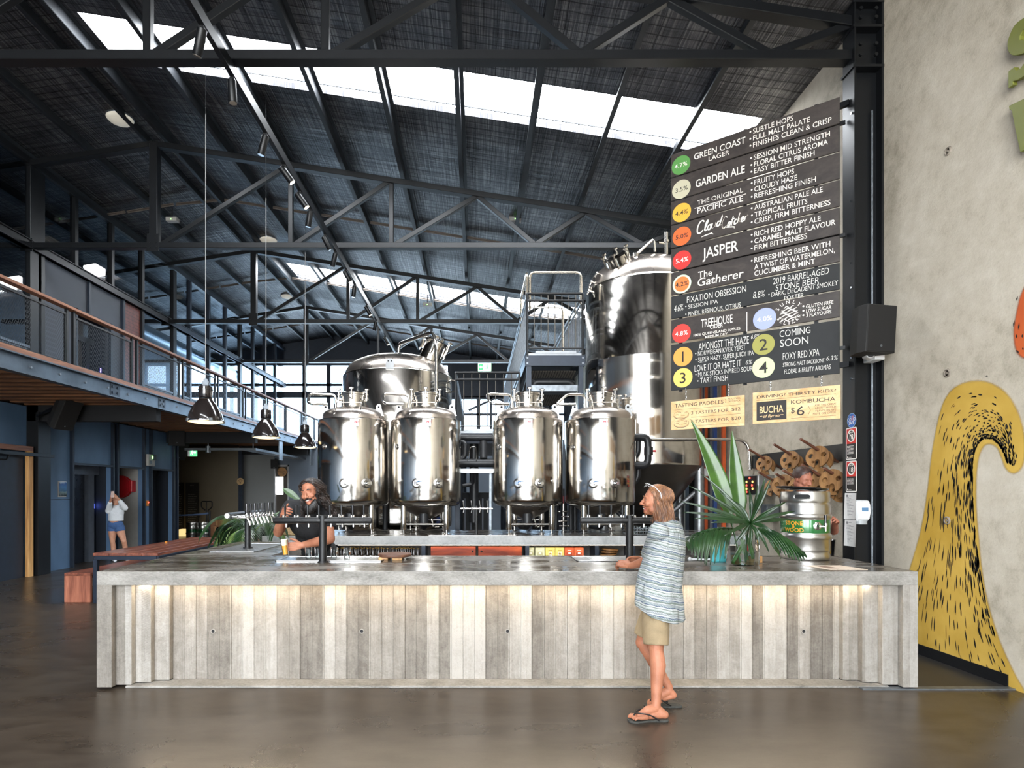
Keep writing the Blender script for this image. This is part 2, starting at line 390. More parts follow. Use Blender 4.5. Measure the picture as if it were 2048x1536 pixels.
# ---- trusses
ZT=lambda x: 8.74-.155*abs(x+6.54)
ZB=6.68
TY=[6.9,12.19,17.6,22.97]
def truss(Y,label):
    r=thing('roof_truss',label,'truss',(0,Y,ZB),'black steel roof trusses')
    xl=-13.9 if Y>7 else -8.9
    def chord(nm,pts,w=.15,h=.11):
        b=B()
        for a,c in zip(pts,pts[1:]): b.beam(a,c,w,h)
        b.obj(nm,M_black,r,0,.006,1)
    chord('bottom_chord',[(xl,Y,ZB),(4.3,Y,ZB)])
    chord('top_chord',[(xl,Y,ZT(xl)),(-6.54,Y,ZT(-6.54)),(4.3,Y,ZT(4.3))])
    for x in (-6.54,-3.78,-1.74): chord('vertical_web',[(x,Y,ZB),(x,Y,ZT(x))],.09 if x>-6 else .16,.09 if x>-6 else .16)
    nod=[(-6.4,0),(-3.86,1),None,(-3.7,0),(-1.8,1),None,(-1.66,0),(0,1),(1.18,0),(2.19,1),(3.36,0),(4.25,1)]
    for a,c in zip(nod,nod[1:]):
        if a is None or c is None: continue
        q=lambda n:(n[0],Y,ZT(n[0])-.03 if n[1] else ZB+.03)
        chord('diagonal_web',[q(a),q(c)],.09,.09)
    for x in (-6.54,-9.09):
        b=B()
        for dx in (-.06,.06):
            for dz in (-.05,.05): b.cyl((x+dx,Y-.1,ZB+dz),(x+dx,Y-.075,ZB+dz),.016,seg=8)
        b.box(x-.12,x+.12,Y-.09,Y-.075,ZB-.13,ZB+(.22 if x>-7 else .13)); b.obj('gusset_plate',M_black,r,0)
for Y,l in zip(TY,('black steel roof truss crossing the top of the view, nearest','black steel roof truss ending behind the menu board, second from the front','black steel roof truss just above the tall gantry railing, third','black steel roof truss farthest back, level with the exit sign')): truss(Y,l)
# ---- steel columns on the right wall
def col_right(Y,label,zt):
    r=thing('steel_column',label,'column',(4.42,Y,0),'black columns on the concrete wall')
    B().box(4.265,4.285,Y-.12,Y+.1,0,zt).obj('flange',M_black,r,0,.003,1)
    B().box(4.575,4.6,Y-.12,Y+.1,0,zt).obj('flange',M_black,r,0,.003,1)
    B().box(4.285,4.575,Y-.02,Y-.005,0,zt).obj('web',M_black,r,0)
    b=B(); b.cyl((4.51,Y-.05,0.02),(4.51,Y-.05,zt-1.2),.011,seg=8); b.obj('conduit',M_galv,r)
    b=B(); b.box(4.25,4.6,Y-.125,Y+.11,zt-.75,zt-.72); b.box(4.25,4.6,Y-.125,Y+.11,zt-.3,zt-.27); b.box(4.25,4.6,Y-.125,Y+.11,zt-.02,zt)
    b.prism([(4.6,zt-.55),(4.78,zt-.45),(4.78,zt-.05),(4.6,zt-.12)],Y-.12,Y-.1,Matrix(((1,0,0,0),(0,0,1,0),(0,1,0,0),(0,0,0,1)))) if False else None
    for dz in (-.62,-.5,-.2,-.1):
        for x in (4.33,4.5): b.cyl((x,Y-.145,zt+dz),(x,Y-.12,zt+dz),.02,seg=8)
    b.obj('connection_plate',M_black,r,0)
    b=B()
    for z in (2.98,3.22,4.02,4.3,5.0,6.0): b.cyl((4.262,Y-.08,z),(4.25,Y-.08,z),.013,seg=10)
    b.obj('bolt',M_chrome,r)
col_right(6.9,'black steel column beside the menu board with stickers on its face',7.25)
col_right(12.19,'black steel column on the concrete wall behind the big tank',7.25)
col_right(17.6,'black steel column on the concrete wall farther back',7.25)
# =====================================================  LEFT: lower wall
b=B(); 
def wl(y0,y1,z0=0,z1=3.42): b.box(XL-.12,XL,y0,y1,z0,z1)
wl(YB,11.3); wl(12.5,13.5); wl(13.5,14.9,2.34); wl(14.9,15.15); wl(15.15,16.3,2.34); wl(16.3,16.7); wl(16.7,17.9,2.34); wl(17.9,18.15); wl(11.3,12.5)
wall_left=S(b.obj('wall_left',M_bluewall,smooth=0),'dark blue panelled wall under the mezzanine')
b=B(); b.box(XL-1.7,XL-.12,15.1,15.15,0,2.34); b.box(XL-1.7,XL-.12,16.3,16.35,0,2.34); b.box(XL-1.75,XL-1.7,15.1,16.35,0,2.34); b.box(XL-1.7,XL-.12,15.1,16.35,2.34,2.4)
S(b.obj('wall_alcove',mat('pale grey alcove paint',(150,148,144),.7,0,.05),smooth=0),'pale grey alcove behind the standing woman')
b=B(); b.box(XL-.6,XL-.55,13.4,18.2,0,2.4) if False else None
for (y0,y1) in ((13.5,14.9),(16.7,17.9)):
    b.box(XL-.5,XL-.45,y0,y1,0,2.34); b.box(XL-.45,XL-.12,y0-.02,y0,0,2.34); b.box(XL-.45,XL-.12,y1,y1+.02,0,2.34); b.box(XL-.45,XL-.12,y0,y1,2.34,2.36)
S(b.obj('wall_recess',mat('dark door recess',(26,32,42),.5,0,.1),smooth=0),'dark recess around the doors in the blue wall')
# corner end of the lower wall and wall under the far mezzanine
M_brown=mat('brown grey room wall',(112,102,84),.7,0,.08,1)
S(B().box(XL-.12,XL+.0,18.15,18.2,0,3.42).obj('wall_corner',M_bluewall,smooth=0),'blue end post of the panelled wall')
S(B().box(-14.2,-9.22,23.6,23.75,0,3.42).obj('wall_olive',M_brown,smooth=0),'olive brown wall at the back under the mezzanine')
S(B().box(-9.22,-7.98,23.6,23.75,0,3.42).obj('wall_grey',mat('grey room wall',(120,121,120),.7,0,.06,1),smooth=0),'grey wall behind the wifi sign under the mezzanine')
b=B(); b.box(-14.2,-9.2,18.2,18.25,0,3.4); S(b.obj('wall_inner',M_brown,smooth=0),'inner side wall behind the blue panels')
b=B(); b.box(-7.4,-3.3,23.6,23.75,0,3.4); b.box(-7.98,-7.4,23.6,23.75,2.75,3.4); b.box(-3.3,4.6,25.5,25.6,0,3.9)
S(b.obj('wall_back',mat('blue grey back wall',(84,94,106),.6,0,.08,1),smooth=0),'blue grey wall around the toilet doorway')
M_lit=emit('lit frosted pane',(1,.98,.94),3.2)
r=thing('door_1','half glazed door in the grey wall below the round toilets sign','door',(-7.7,23.6,0),None,'structure')
b=B(); b.box(-7.98,-7.93,23.57,23.76,0,2.75); b.box(-7.45,-7.4,23.57,23.76,0,2.75); b.box(-7.98,-7.4,23.57,23.76,2.68,2.75); b.obj('door_frame',mat('pale frame',(150,152,154),.5),r,0)
b=B(); b.box(-7.93,-7.45,23.7,23.73,0,1.58); b.box(-7.65,-7.45,23.7,23.73,1.58,2.68); b.box(-7.93,-7.65,23.7,23.73,2.28,2.68); b.obj('door_leaf',mat('dark brown leaf',(52,44,34),.5),r,0)
B().box(-7.93,-7.65,23.71,23.72,1.58,2.28).obj('pane',M_lit,r,0)
# doors in blue wall
r=thing('door_2','dark grey lift door in the blue wall left of the woman','door',(XL-.3,14.1,0),None,'structure')
B().box(XL-.45,XL-.4,13.52,14.75,0,2.1).obj('door_leaf',steel('lift door steel',(72,76,84),.3,.4,.3,1),r,0)
b=B(); b.box(XL-.42,XL-.3,14.5,14.72,0,2.1); b.box(XL-.42,XL-.3,13.5,14.9,2.1,2.32); b.obj('door_frame',mat('lift frame grey',(84,90,100),.45,.3),r,0)
b=B(); b.box(XL-.39,XL-.375,14.78,14.84,1.28,1.4); b.obj('call_display',emit('blue lift display',(.12,.2,1),5),r,0)
r=thing('door_3','cream glazed door in the blue wall right of the woman','door',(XL-.3,17.2,0),None,'structure')
B().box(XL-.44,XL-.42,16.72,17.05,.45,2.15).obj('pane',mat('cream lit blind',(196,190,140),.5,0,.04,emit=.35),r,0)
b=B(); b.box(XL-.45,XL-.36,16.7,17.28,0,.45); b.box(XL-.45,XL-.36,17.05,17.12,0,2.25); b.box(XL-.45,XL-.36,17.2,17.28,0,2.25); b.box(XL-.45,XL-.36,16.7,17.28,2.15,2.25); b.obj('door_frame',mat('grey door frame',(120,122,120),.5),r,0)
# uprights on the blue wall
b=B()
for y in (13.42,14.92,15.1,16.32,16.66,17.92,18.12): b.box(XL,XL+.07,y-.03,y+.03,0,3.4)
for (y0,y1) in ((13.45,14.9),(15.12,16.3),(16.68,17.9)): b.box(XL,XL+.06,y0,y1,2.3,2.35)
for y in (12.45,12.9): b.box(XL,XL+.003,12.5,13.4,1.52,1.53)
S(b.obj('trim_2',M_bluesteel,smooth=0),'dark steel uprights and rails framing the blue wall panels','trim')
for Y,l in zip((12.19,17.95,22.97),('black steel column in the blue wall left of the photo poster','black steel column at the end of the blue wall, by the wall speakers','slim dark column carrying the round wifi sign')):
    r=thing('mezzanine_column',l,'column',(XL,Y,0),'columns under the glass wall')
    if Y<13: B().box(XL-.0,XL+.24,Y-.09,Y+.27,0,3.5).obj('shaft',M_black,r,0,.004,1); B().box(XL-.05,XL+.06,Y-.06,Y+.36,3.62,8.3).obj('upper_shaft',M_black,r,0,.004,1)
    elif Y<20: B().box(XL-.05,XL+.06,Y-.1,Y+.1,3.62,8.3).obj('shaft',M_black,r,0,.004,1)
    else: B().box(-9.1,-8.97,Y-.1,Y+.08,0,3.35).obj('shaft',M_bluesteel,r,0,.004,1); B().box(XL-.05,XL+.06,Y-.1,Y+.1,3.62,8.2).obj('upper_shaft',M_black,r,0,.004,1)
# =====================================================  MEZZANINE
XR=-6.4
def deckmat():
    m=N('brown formply soffit'); co=m.coord((.5,6,1)); f=m.noise(co,2,4,.6); m.bsdf(Base_Color=m.ramp(f,[(.35,(84,54,32)),(.65,(128,86,54))]),Roughness=.6); return m.mat
r=thing('mezzanine_deck','timber mezzanine deck with corrugated brown underside along the left','mezzanine',(XR,10,3.4),None,'structure')
b=B(); n=0; y=YB+.1; rows=[]
while y<YF-.1:
    for k,(dy,z) in enumerate(((0,3.5),(.1,3.5),(.14,3.44),(.28,3.44),(.32,3.5))): rows.append([(XL+.005,y+dy,z),(XR-.06,y+dy,z)])
    y+=.36
b.grid(rows); b.obj('soffit_sheet',deckmat(),r,0)
B().box(-14.2,XR-.02,YB,YF,3.52,3.6).obj('deck_slab',mat('deck boards',(92,66,48),.6,0,.2,4,0,40,(1,10,1)),r,0)
B().box(XR-.14,XR-.03,YB,YF,3.6,3.72).obj('timber_kerb',M_rail,r,0,.004,1)
for Y in TY[:1]+[12.19,17.6,22.97]: B().box(XL+.02,XR-.07,Y-.09,Y+.09,3.12,3.5).obj('cross_beam',M_dark,r,0)
me=thing('mezzanine_edge_beam','galvanised channel beam along the mezzanine edge','beam',(XR,10,3.35),None,'structure')
b=B(); b.box(XR-.06,XR,YB,YF,3.35,3.62); b.box(XR,XR+.07,YB,YF,3.35,3.37); b.box(XR,XR+.07,YB,YF,3.6,3.62); b.obj('channel',mat('dull galvanised channel',(84,94,104),.42,.7,.35,3,.06,20),me,0)
b=B()
for Y in TY+[10.6,15]:
    for dy in (-.07,.07):
        for dz in (.08,.18): b.cyl((XR,Y+dy,3.36+dz),(XR+.02,Y+dy,3.36+dz),.022,seg=8)
    b.box(XR,XR+.008,Y-.13,Y+.13,3.38,3.6)
b.obj('splice_plate',M_bluesteel,me,0)
b=B()
for k in range(36):
    y=6.2+k*.6
    b.cyl((XR,y,3.48+.02*(k%2)),(XR+.018,y,3.48+.02*(k%2)),.018,seg=6)
b.obj('bolt',M_galv,me,0)
# hanging galvanised straps under the far edge
b=B()
for i,Y in enumerate((19.6,23.2,26.4)):
    tag(B().box(XR-.02,XR+.0,Y-.17,Y+.17,2.72,3.36).obj('hanging_strap',M_galv,smooth=0),'galvanised strap hanging below the mezzanine edge, %s from the front'%('first','second','third')[i],'strap','galvanised straps below the mezzanine edge')
# railing panels
RY=[9.55+1.79*k for k in range(-3,11)]
rail=thing('mezzanine_railing','mezzanine railing with timber handrail and expanded mesh panels','railing',(XR-.08,10,3.62),None)
B().box(XR-.13,XR-.01,4.2,YF-.3,4.585,4.63).obj('handrail',M_rail,rail,0,.006,2)
for y in RY:
    b=B(); b.box(XR-.1,XR-.06,y-.1,y-.06,3.55,4.585); b.box(XR-.1,XR-.06,y+.06,y+.1,3.55,4.585); b.obj('post',M_black,rail,0)
mm=mat('mesh steel',(30,34,40),.45,.4,.05)
for i in range(len(RY)-1):
    y0,y1=RY[i]+.1,RY[i+1]-.1; z0,z1=3.73,4.5; x=XR-.08
    b=B()
    for z in (z0,z1): b.box(x-.015,x+.015,y0,y1,z-.015,z+.015)
    for y in (y0+.012,y1-.012): b.box(x-.015,x+.015,y-.012,y+.012,z0,z1)
    b.obj('panel_frame',M_black,rail,0)
    b=B(); p=.042 if i<5 else .07; w=.0065 if i<5 else .007; h=z1-z0; L=y1-y0; k=1.7; xx=-h*k
    # diamond mesh: strands clipped to the panel
    for s in (1,-1):
        t=-h/k
        while t<L:
            a0=max(0,t); a1=min(L,t+h/k)
            if a1>a0:
                za=(a0-t)*k; zb=(a1-t)*k
                if s<0: za,zb=h-za,h-zb
                d=V((0,a1-a0,zb-za)).normalized(); nrm=V((0,-d.z,d.y))*w/2
                A=V((x,y0+a0,z0+za)); C_=V((x,y0+a1,z0+zb)); 
                b.face([A-nrm,C_-nrm,C_+nrm,A+nrm])
            t+=p
    b.obj('mesh_infill',mm,rail,0)
# upper glazed wall
YG=[6.9,12.19,17.6,22.97,28.3]
panel_lab=['window of the mezzanine room nearest the front','clerestory window above the grey mezzanine door wall','glass wall of the mezzanine with the round air duct behind','farthest glass wall of the mezzanine']
for i in range(4):
    y0,y1=YG[i],YG[i+1]
    r=thing('window_%d'%(6+i),panel_lab[i],'window',(XL,y0,3.6),None,'structure')
    b=B(); nb=4; d=(y1-y0)/nb
    b.box(XL-.07,XL+.06,y0,y1,8.33,8.47); b.box(XL-.08,XL+.09,y0,y1,6.6,6.78); b.box(XL-.03,XL+.12,y0,y1,6.6,6.62); b.box(XL-.03,XL+.12,y0,y1,6.76,6.78)
    for k in range(1,nb):
        zz=6.7 if (i==1 and k<3) else 3.6
        b.box(XL-.06,XL+.06,y0+k*d-.055,y0+k*d+.055,zz,8.35)
    zl=4.62
    b.obj('window_frame',M_bluesteel if i>1 else M_black,r,0,.003,1)
    b=B()
    segs=[(y0,y1)] if i!=1 else [(y0+3*d+.06,y1)]
    for (a,c) in segs: b.box(XL-.03,XL+.02,a,c,3.6,zl); b.box(XL-.04,XL+.05,a,c,zl-.02,zl+.03)
    b.obj('spandrel_panel',mat('blue grey spandrel',(92,106,122),.5,0,.1,2),r,0)
    b=B(); b.face([(XL-.02,y0,6.7),(XL-.02,y1,6.7),(XL-.02,y1,8.4),(XL-.02,y0,8.4)])
    for (a,c) in segs: b.face([(XL-.02,a,zl),(XL-.02,c,zl),(XL-.02,c,6.7),(XL-.02,a,6.7)])
    b.obj('pane',M_glasspane,r,0)
# slate panel wall with recessed door and red timber panel
r=thing('wall_mezzanine','slate grey panel wall on the mezzanine around a recessed lift door','wall',(XL,14,3.6),None,'structure')
b=B(); b.box(XL-.05,XL,12.4,13.55,3.6,6.62); b.box(XL-.05,XL,13.55,14.75,5.75,6.62); b.box(XL-.05,XL,14.75,15.35,3.6,6.62); b.obj('panel',M_slatewall,r,0)
b=B(); b.box(XL-.03,XL+.06,12.36,12.44,3.6,6.66); b.box(XL-.03,XL+.06,15.33,15.41,3.6,6.6); b.box(XL-.03,XL+.05,14.0,14.06,5.85,6.6); b.box(XL-.5,XL+.06,13.53,13.58,3.6,5.85); b.box(XL-.5,XL+.06,14.8,14.85,3.6,5.85); b.box(XL-.5,XL+.06,13.53,14.85,5.78,5.85); b.obj('steel_edge',M_bluesteel,r,0)
b=B(); b.box(XL-.5,XL-.46,13.58,14.55,3.6,5.78); b.obj('lift_door',mat('bronze grey lift door',(88,82,78),.4,.3,.1),r,0)
b=B(); b.box(XL-.45,XL-.35,13.58,14.8,5.3,5.42); b.box(XL-.45,XL-.35,14.5,14.62,3.6,5.4); b.obj('door_frame',M_bluesteel,r,0)
B().box(XL-.2,XL-.18,14.79,14.8,4.62,4.74).obj('call_display',emit('blue call display',(.2,.15,1),6),r,0)
def slat():
    m=N('red timber slats'); co=m.coord((2,2,1)); f=m.noise(co,5,4); t=m.n('TexCoord'); s=m.n('SeparateXYZ'); m.l(t.outputs['Object'],s.inputs[0])
    g=m.math('LESS_THAN',m.math('FRACT',m.math('DIVIDE',s.outputs[2],.09)),.09)
    c=m.mix(g,m.ramp(f,[(.3,(92,44,38)),(.7,(128,66,54))]),(.01,.005,.005,1)); m.bsdf(Base_Color=c,Roughness=.45); return m.mat
b=B(); b.box(XL-.05,XL+.0,15.41,16.2,3.6,6.6); b.obj('timber_panel',slat(),r,0)
B().box(XL,XL+.03,15.98,16.03,4.6,4.95).obj('pull_handle',M_chrome,r,0)
# room behind glass
tag(B().lathe([(.29,0)]+[(.29+.012*(k%2),.14*k) for k in range(1,78)]+[(.29,10.9)],(-10.6,15.2,6.72),28,Matrix.Rotation(-pi/2,4,'X')).obj('air_duct',mat('spiral duct steel',(176,182,186),.28,.95,.08),smooth=20),'silver spiral air duct behind the mezzanine glass','duct')
# =====================================================  BAR COUNTER
HT=1.015
def boardform():
    m=N('board formed concrete'); t=m.n('TexCoord'); s=m.n('SeparateXYZ'); m.l(t.outputs['Object'],s.inputs[0]); co=m.coord()
    idx=m.math('FLOOR',m.math('DIVIDE',m.math('ADD',s.outputs[0],20),.104))
    wn=m.n('TexWhiteNoise',noise_dimensions='1D'); m.l(idx,wn.inputs['W'])
    wn2=m.n('TexWhiteNoise',noise_dimensions='1D'); m.l(m.math('ADD',idx,.37),wn2.inputs['W'])
    # saw marks: slanted fine lines whose slope differs per board
    sl=m.math('MULTIPLY',m.math('SUBTRACT',wn2.outputs['Value'],.5),2.4)
    sv=m.math('MULTIPLY_ADD',s.outputs[0],sl,s.outputs[2])
    saw=m.math('SINE',m.math('ADD',m.math('MULTIPLY',sv,420),m.math('MULTIPLY',m.noise(co,9,3),9)))
    on=m.math('MULTIPLY',m.math('GREATER_THAN',wn2.outputs['Value'],.42),m.ramp(m.noise(m.coord((5,1,1)),1.4,3),[(.42,(0,0,0,1)),(.6,(1,1,1,1))]))
    saw=m.math('MULTIPLY',saw,on)
    grain=m.noise(m.coord((24,24,1.3)),2.2,6,.65,.6); spk=m.noise(co,55,4,.6); big=m.noise(m.coord((6,6,1)),1.6,5)
    blo=m.noise(co,7,7,.7,.8)
    f=m.math('MULTIPLY_ADD',grain,.2,m.math('MULTIPLY_ADD',wn.outputs['Value'],.30,m.math('MULTIPLY_ADD',big,.22,m.math('MULTIPLY_ADD',blo,.28,m.math('MULTIPLY',spk,.16)))))
    c=m.ramp(f,[(.40,(88,82,75)),(.56,(122,116,108)),(.74,(154,149,142))])
    v=m.n('TexVoronoi'); v.inputs['Scale'].default_value=34; m.l(co,v.inputs[0])
    c=m.mix(.5,c,m.mix(1.0,c,m.ramp(v.outputs['Distance'],[(.035,(.25,.24,.22,1)),(.1,(1,1,1,1))]),'MULTIPLY'))
    m.bsdf(Base_Color=c,Roughness=.82); m.bump(m.math('MULTIPLY_ADD',saw,.055,m.math('MULTIPLY_ADD',grain,.3,m.math('MULTIPLY_ADD',blo,.8,m.math('MULTIPLY',spk,.6)))),.6,.008); return m.mat
M_bf=boardform()
M_fascia=concrete('cast concrete fascia',(92,88,82),(126,122,116),(150,146,140),4.5,(.6,.8),.3,True,(1,1,2.2))
def topmat(name,k=1.0):
    m=N(name); co=m.coord((1,1,1)); a=m.noise(m.coord((.6,1.5,1)),2.4,7,.6,.7); b=m.noise(co,14,5); d=m.noise(co,80,2)
    f=m.math('MULTIPLY_ADD',b,.25,m.math('MULTIPLY_ADD',d,.1,m.math('MULTIPLY',a,.65)))
    q=lambda t:tuple(x*k for x in t)
    c=m.ramp(f,[(.38,q((66,58,48))),(.5,q((98,90,80))),(.62,q((126,120,112)))])
    r=m.ramp(a,[(.38,(.14,)*3+(1,)),(.6,(.36,)*3+(1,))])
    m.bsdf(Base_Color=c,Roughness=r,Specular_IOR_Level=.6); m.bump(b,.05,.004); return m.mat
M_top=topmat('sealed concrete counter top')
BX0,BX1,BY0,BY1=-3.26,3.78,5.14,6.42
bar=thing('bar_counter','long board-formed concrete bar counter lit warm under its lip, in front','bar counter',(0,5.14,0))
# worktop slab (L plan) : fascia material on sides, sealed top
b=B(); poly=[(BX0,BY0),(BX1,BY0),(BX1,BY1),(-2.21,BY1),(-2.21,8.2),(BX0,8.2)]
b.prism(poly,.895,HT); b.mi=[1 if abs(sum(b.v[i][2] for i in f)/len(f)-HT)<1e-4 else 0 for f in b.f]
b.obj('worktop',[M_fascia,M_top],bar,0,.006,2)
PYF=BY0+.24
b=B(); xa,xb=BX0+.13+3*.135,BX1-.13-3*.135; x=xa; k=0; rr=random.Random(3)
while x<xb-.01:
    w=min(.104,xb-x); d=rr.uniform(-.004,.006); b.box(x+.0006*rr.random(),x+w-.0006,PYF+d,PYF+.12,.02,.9); x+=w
b.obj('front_panel',M_bf,bar,0,.002,1)
def endsteps(nm,sgn,x0):
    b=B()
    for k in range(4):
        w=.13 if k==0 else .135
        xs=x0+sgn*(0 if k==0 else .13+(k-1)*.135); xe=xs+sgn*w
        y=BY0+.06*k; b.box(min(xs,xe),max(xs,xe),y,y+.2 if k else 8.2 if sgn>0 else BY1,.02+.003*k,.9)
    b.obj(nm,M_bf,bar,0,.005,2)
endsteps('end_panel',1,BX0); endsteps('end_panel',-1,BX1)
b=B(); b.box(-2.3,-2.21,6.42,8.2,.02,.9); b.box(-2.21,3.78,6.32,6.42,.02,.9); b.box(-3.13,-2.3,8.1,8.2,.02,.9)
b.obj('inner_panel',mat('brown cabinet lining',(96,70,44),.6),bar,0)
B().box(BX0+.22,BX1-.22,BY0+.045,BY1-.1,.0,.02).obj('plinth',M_fascia,bar,0,.004,1)
M_led=emit('warm light strip',(1,.82,.58),27)
B().box(-2.95,3.44,PYF-.15,PYF-.12,.886,.895).obj('light_strip',M_led,bar,0)
for px in (427,724,1015,1310,1606):
    x=(px-CX)*5.38/F; z=H-(1262-CY)*5.38/F
    b=B(); MM=Matrix.Translation((x,PYF-.006,z))@Matrix.Rotation(pi/2,4,'X'); b.m=0; b.lathe([(.022,0),(.022,.006),(.014,.006)],M=MM,seg=20,cap=False); b.m=1; b.lathe([(.0145,.004),(0,.003)],M=MM,seg=20,cap=False); b.obj('form_tie_hole',[M_fascia,M_dark],bar)
# drip trays
M_tray=mat('brushed drip tray',(190,190,190),.3,1,.08,30)
def tray(x0,x1,y0,y1,label):
    r=thing('drip_tray',label,'drip tray',((x0+x1)/2,y0,HT))
    b=B(); b.box(x0,x1,y0,y1,HT,HT+.004); b.box(x0,x1,y0,y0+.012,HT,HT+.009); b.box(x0,x1,y1-.012,y1,HT,HT+.009); b.box(x0,x0+.012,y0,y1,HT,HT+.009); b.box(x1-.012,x1,y0,y1,HT,HT+.009)
    b.obj('tray',M_tray,r,0)
    b=B()
    n=int((x1-x0)/.03)
    for i in range(1,n): b.box(x0+i*.03-.006,x0+i*.03+.006,y0+.03,y1-.03,HT+.004,HT+.0065)
    b.obj('grille',M_tray,r,0); return r
tray(-1.97,-.93,5.86,6.27,'steel drip tray under the four glasses')
tray(.98,2.0,5.86,6.27,'steel drip tray on the counter by the leaning customer')
tray(-3.02,-2.5,6.75,7.85,'long steel drip tray below the row of chrome taps')
# T shaped tap towers
M_tower=mat('frosted black tower',(12,12,13),.42,.0,.2,60,.3,140)
def ttower(x,y,label,n=8,zb=1.42,L=.95):
    r=thing('tap_tower',label,'beer tap tower',(x,y,HT),'black T-shaped tap towers')
    b=B(); b.cyl((x,y,HT),(x,y,zb+.05),.037,seg=20); b.cyl((x,y,HT),(x,y,HT+.012),.05,seg=24); b.obj('post',M_tower,r)
    b=B(); b.tube([(x-L/2,y,zb),(x-L/2+.01,y,zb),(x+L/2-.01,y,zb),(x+L/2,y,zb)],[.026,.032,.032,.026],18); b.obj('beam',M_tower,r)
    for i in range(n):
        xx=x-L*.405+L*.81*i/(n-1)
        b=B(); b.cyl((xx,y+.02,zb),(xx,y+.1,zb+.005),.013,seg=12); b.cyl((xx,y+.1,zb-.07),(xx,y+.1,zb+.03),.011,seg=12); b.cyl((xx,y+.1,zb+.03),(xx,y+.1,zb+.05),.016,.012,seg=12); b.cyl((xx,y+.01,zb+.028),(xx,y+.01,zb+.05),.014,.009,12); b.obj('faucet',M_chrome,r)
        b=B(); b.tube([(xx,y+.06,zb+.04),(xx,y+.06,zb+.06),(xx,y+.06,zb+.145)],[.008,.008,.0125],12); b.obj('tap_handle',M_blkplastic,r)
    return r
ttower(-1.49,5.8,'black T-shaped beer tap tower in front of the bartender')
ttower(1.475,5.8,'black T-shaped beer tap tower beside the leaning customer')
# chrome tap row on the left wing
r=thing('tap_tower','tap tower on the left wing with a row of eight chrome taps','beer tap tower',(-2.75,7.2,HT))
b=B(); b.cyl((-2.75,7.2,HT+.0075),(-2.75,7.2,1.47),.036,seg=20); b.cyl((-2.75,7.2,HT+.0075),(-2.75,7.2,HT+.016),.055,seg=20); b.obj('post',M_tower,r)
b=B(); b.tube([(-2.83,6.8,1.425),(-2.83,7.9,1.425)],.036,18); b.obj('beam',M_tower,r); B().cyl((-2.83,6.79,1.425),(-2.83,6.802,1.425),.028).obj('end_cap',M_sspart,r)
for i in range(8):
    y=6.86+.122*i; x=-2.83
    b=B(); b.cyl((x+.03,y,1.41),(x+.2,y,1.4),.011,seg=12); b.cyl((x+.09,y,1.408),(x+.11,y,1.408),.02,seg=14); b.ball((x+.2,y,1.41),.021,12,8); b.tube([(x+.2,y,1.41),(x+.225,y,1.36),(x+.24,y,1.315)],[.013,.012,.011],10); b.cyl((x+.2,y,1.42),(x+.2,y,1.45),.012,seg=10); b.obj('faucet',M_chrome,r)
    b=B(); b.tube([(x+.2,y,1.445),(x+.198,y,1.47),(x+.196,y,1.56)],[.008,.011,.0135],12); b.obj('tap_handle',M_blkplastic if i%2 else mat('dark chrome handle',(90,90,92),.2,.9),r)
# =====================================================  BACK BAR
M_bbf=concrete('grey back bar concrete',(150,150,148),(176,176,174),(196,196,194),3,(.6,.8),.2,True)
YBB=9.2; ZBB=1.017
bb=thing('back_bar_counter','grey concrete back bar counter carrying the four steel tanks','back bar',(0,YBB,0))
b=B(); b.prism([(-3.3,YBB),(4.2,YBB),(4.2,10.72),(-3.3,10.72)],ZBB-.135,ZBB); b.mi=[1 if abs(sum(b.v[i][2] for i in f)/4-ZBB)<1e-4 else 0 for f in b.f]
b.obj('slab',[M_bbf,topmat('dark back bar top',.72)],bb,0,.006,2)
M_niche=mat('grey niche lining',(92,90,88),.7,0,.08)
b=B(); b.box(-3.0,4.2,9.75,9.8,.12,.88); b.box(-3.0,4.2,9.3,9.8,.1,.14); b.box(-3.0,4.2,9.32,9.75,.555,.575)
b.obj('shelf_lining',M_niche,bb,0)
for x in (-2.25,-.83,.78,1.86,2.42,-3.0,3.2): B().box(x-.03,x+.03,9.3,9.75,.12,.88).obj('divider',M_bluesteel,bb,0)
B().box(-2.15,4.0,9.27,9.29,.868,.88).obj('light_strip',emit('pale light strip',(1,.86,.7),5),bb,0)
M_cop=wood('varnished red cabinet timber',(96,30,10),(150,58,22),(190,88,40),.3,0,3,.5)
for x0,x1 in ((-.72,-.02),(.02,.70)):
    q=B(); q.box(x0,x1,9.33,9.36,.3,.845); d=q.obj('door',M_cop,bb,0,.004,1)
    B().ball(((x1-.05) if x0<-.1 else x0+.05,9.32,.77),.016,12,8).obj('knob',M_blkplastic,d)
# bottles
def bottle(label):
    r=thing('beer_bottle',label,'bottle',(0,0,0),'beer bottles on the back bar shelf')
    B().lathe([(0,0),(.03,0),(.031,.01),(.031,.13),(.026,.155),(.015,.19),(.0135,.228),(0,.228)],seg=18).obj('body',mat('brown bottle glass',(26,16,10),.08,0,.1,coat=.6),r)
    B().lathe([(.0145,.222),(.016,.226),(.0155,.236),(0,.238)],seg=16,cap=False).obj('cap',mat('gold crown cap',(206,170,96),.3,.8),r)
    B().lathe([(.0315,.05),(.0315,.12)],seg=18,cap=False).obj('label',mat('pale bottle label',(190,196,200),.5),r)
    return r
b0=bottle('gold capped brown beer bottle on the shelf under the back bar slab'); first=True
rows=[(9.42,[676,687,700,712,724,735,746,757,767,775,785,793,803,811,819,828,846-10]),(9.52,[682,704,716,728,740,752,763,788,797,806,815,823]),(9.62,[686,709,722,733,757,801,809,817])]
for Y,pxs in rows:
    for px in pxs:
        p=((px-CX)*Y/F,Y,.575)
        if first: b0.location=p; first=False
        else: dup(b0,p)
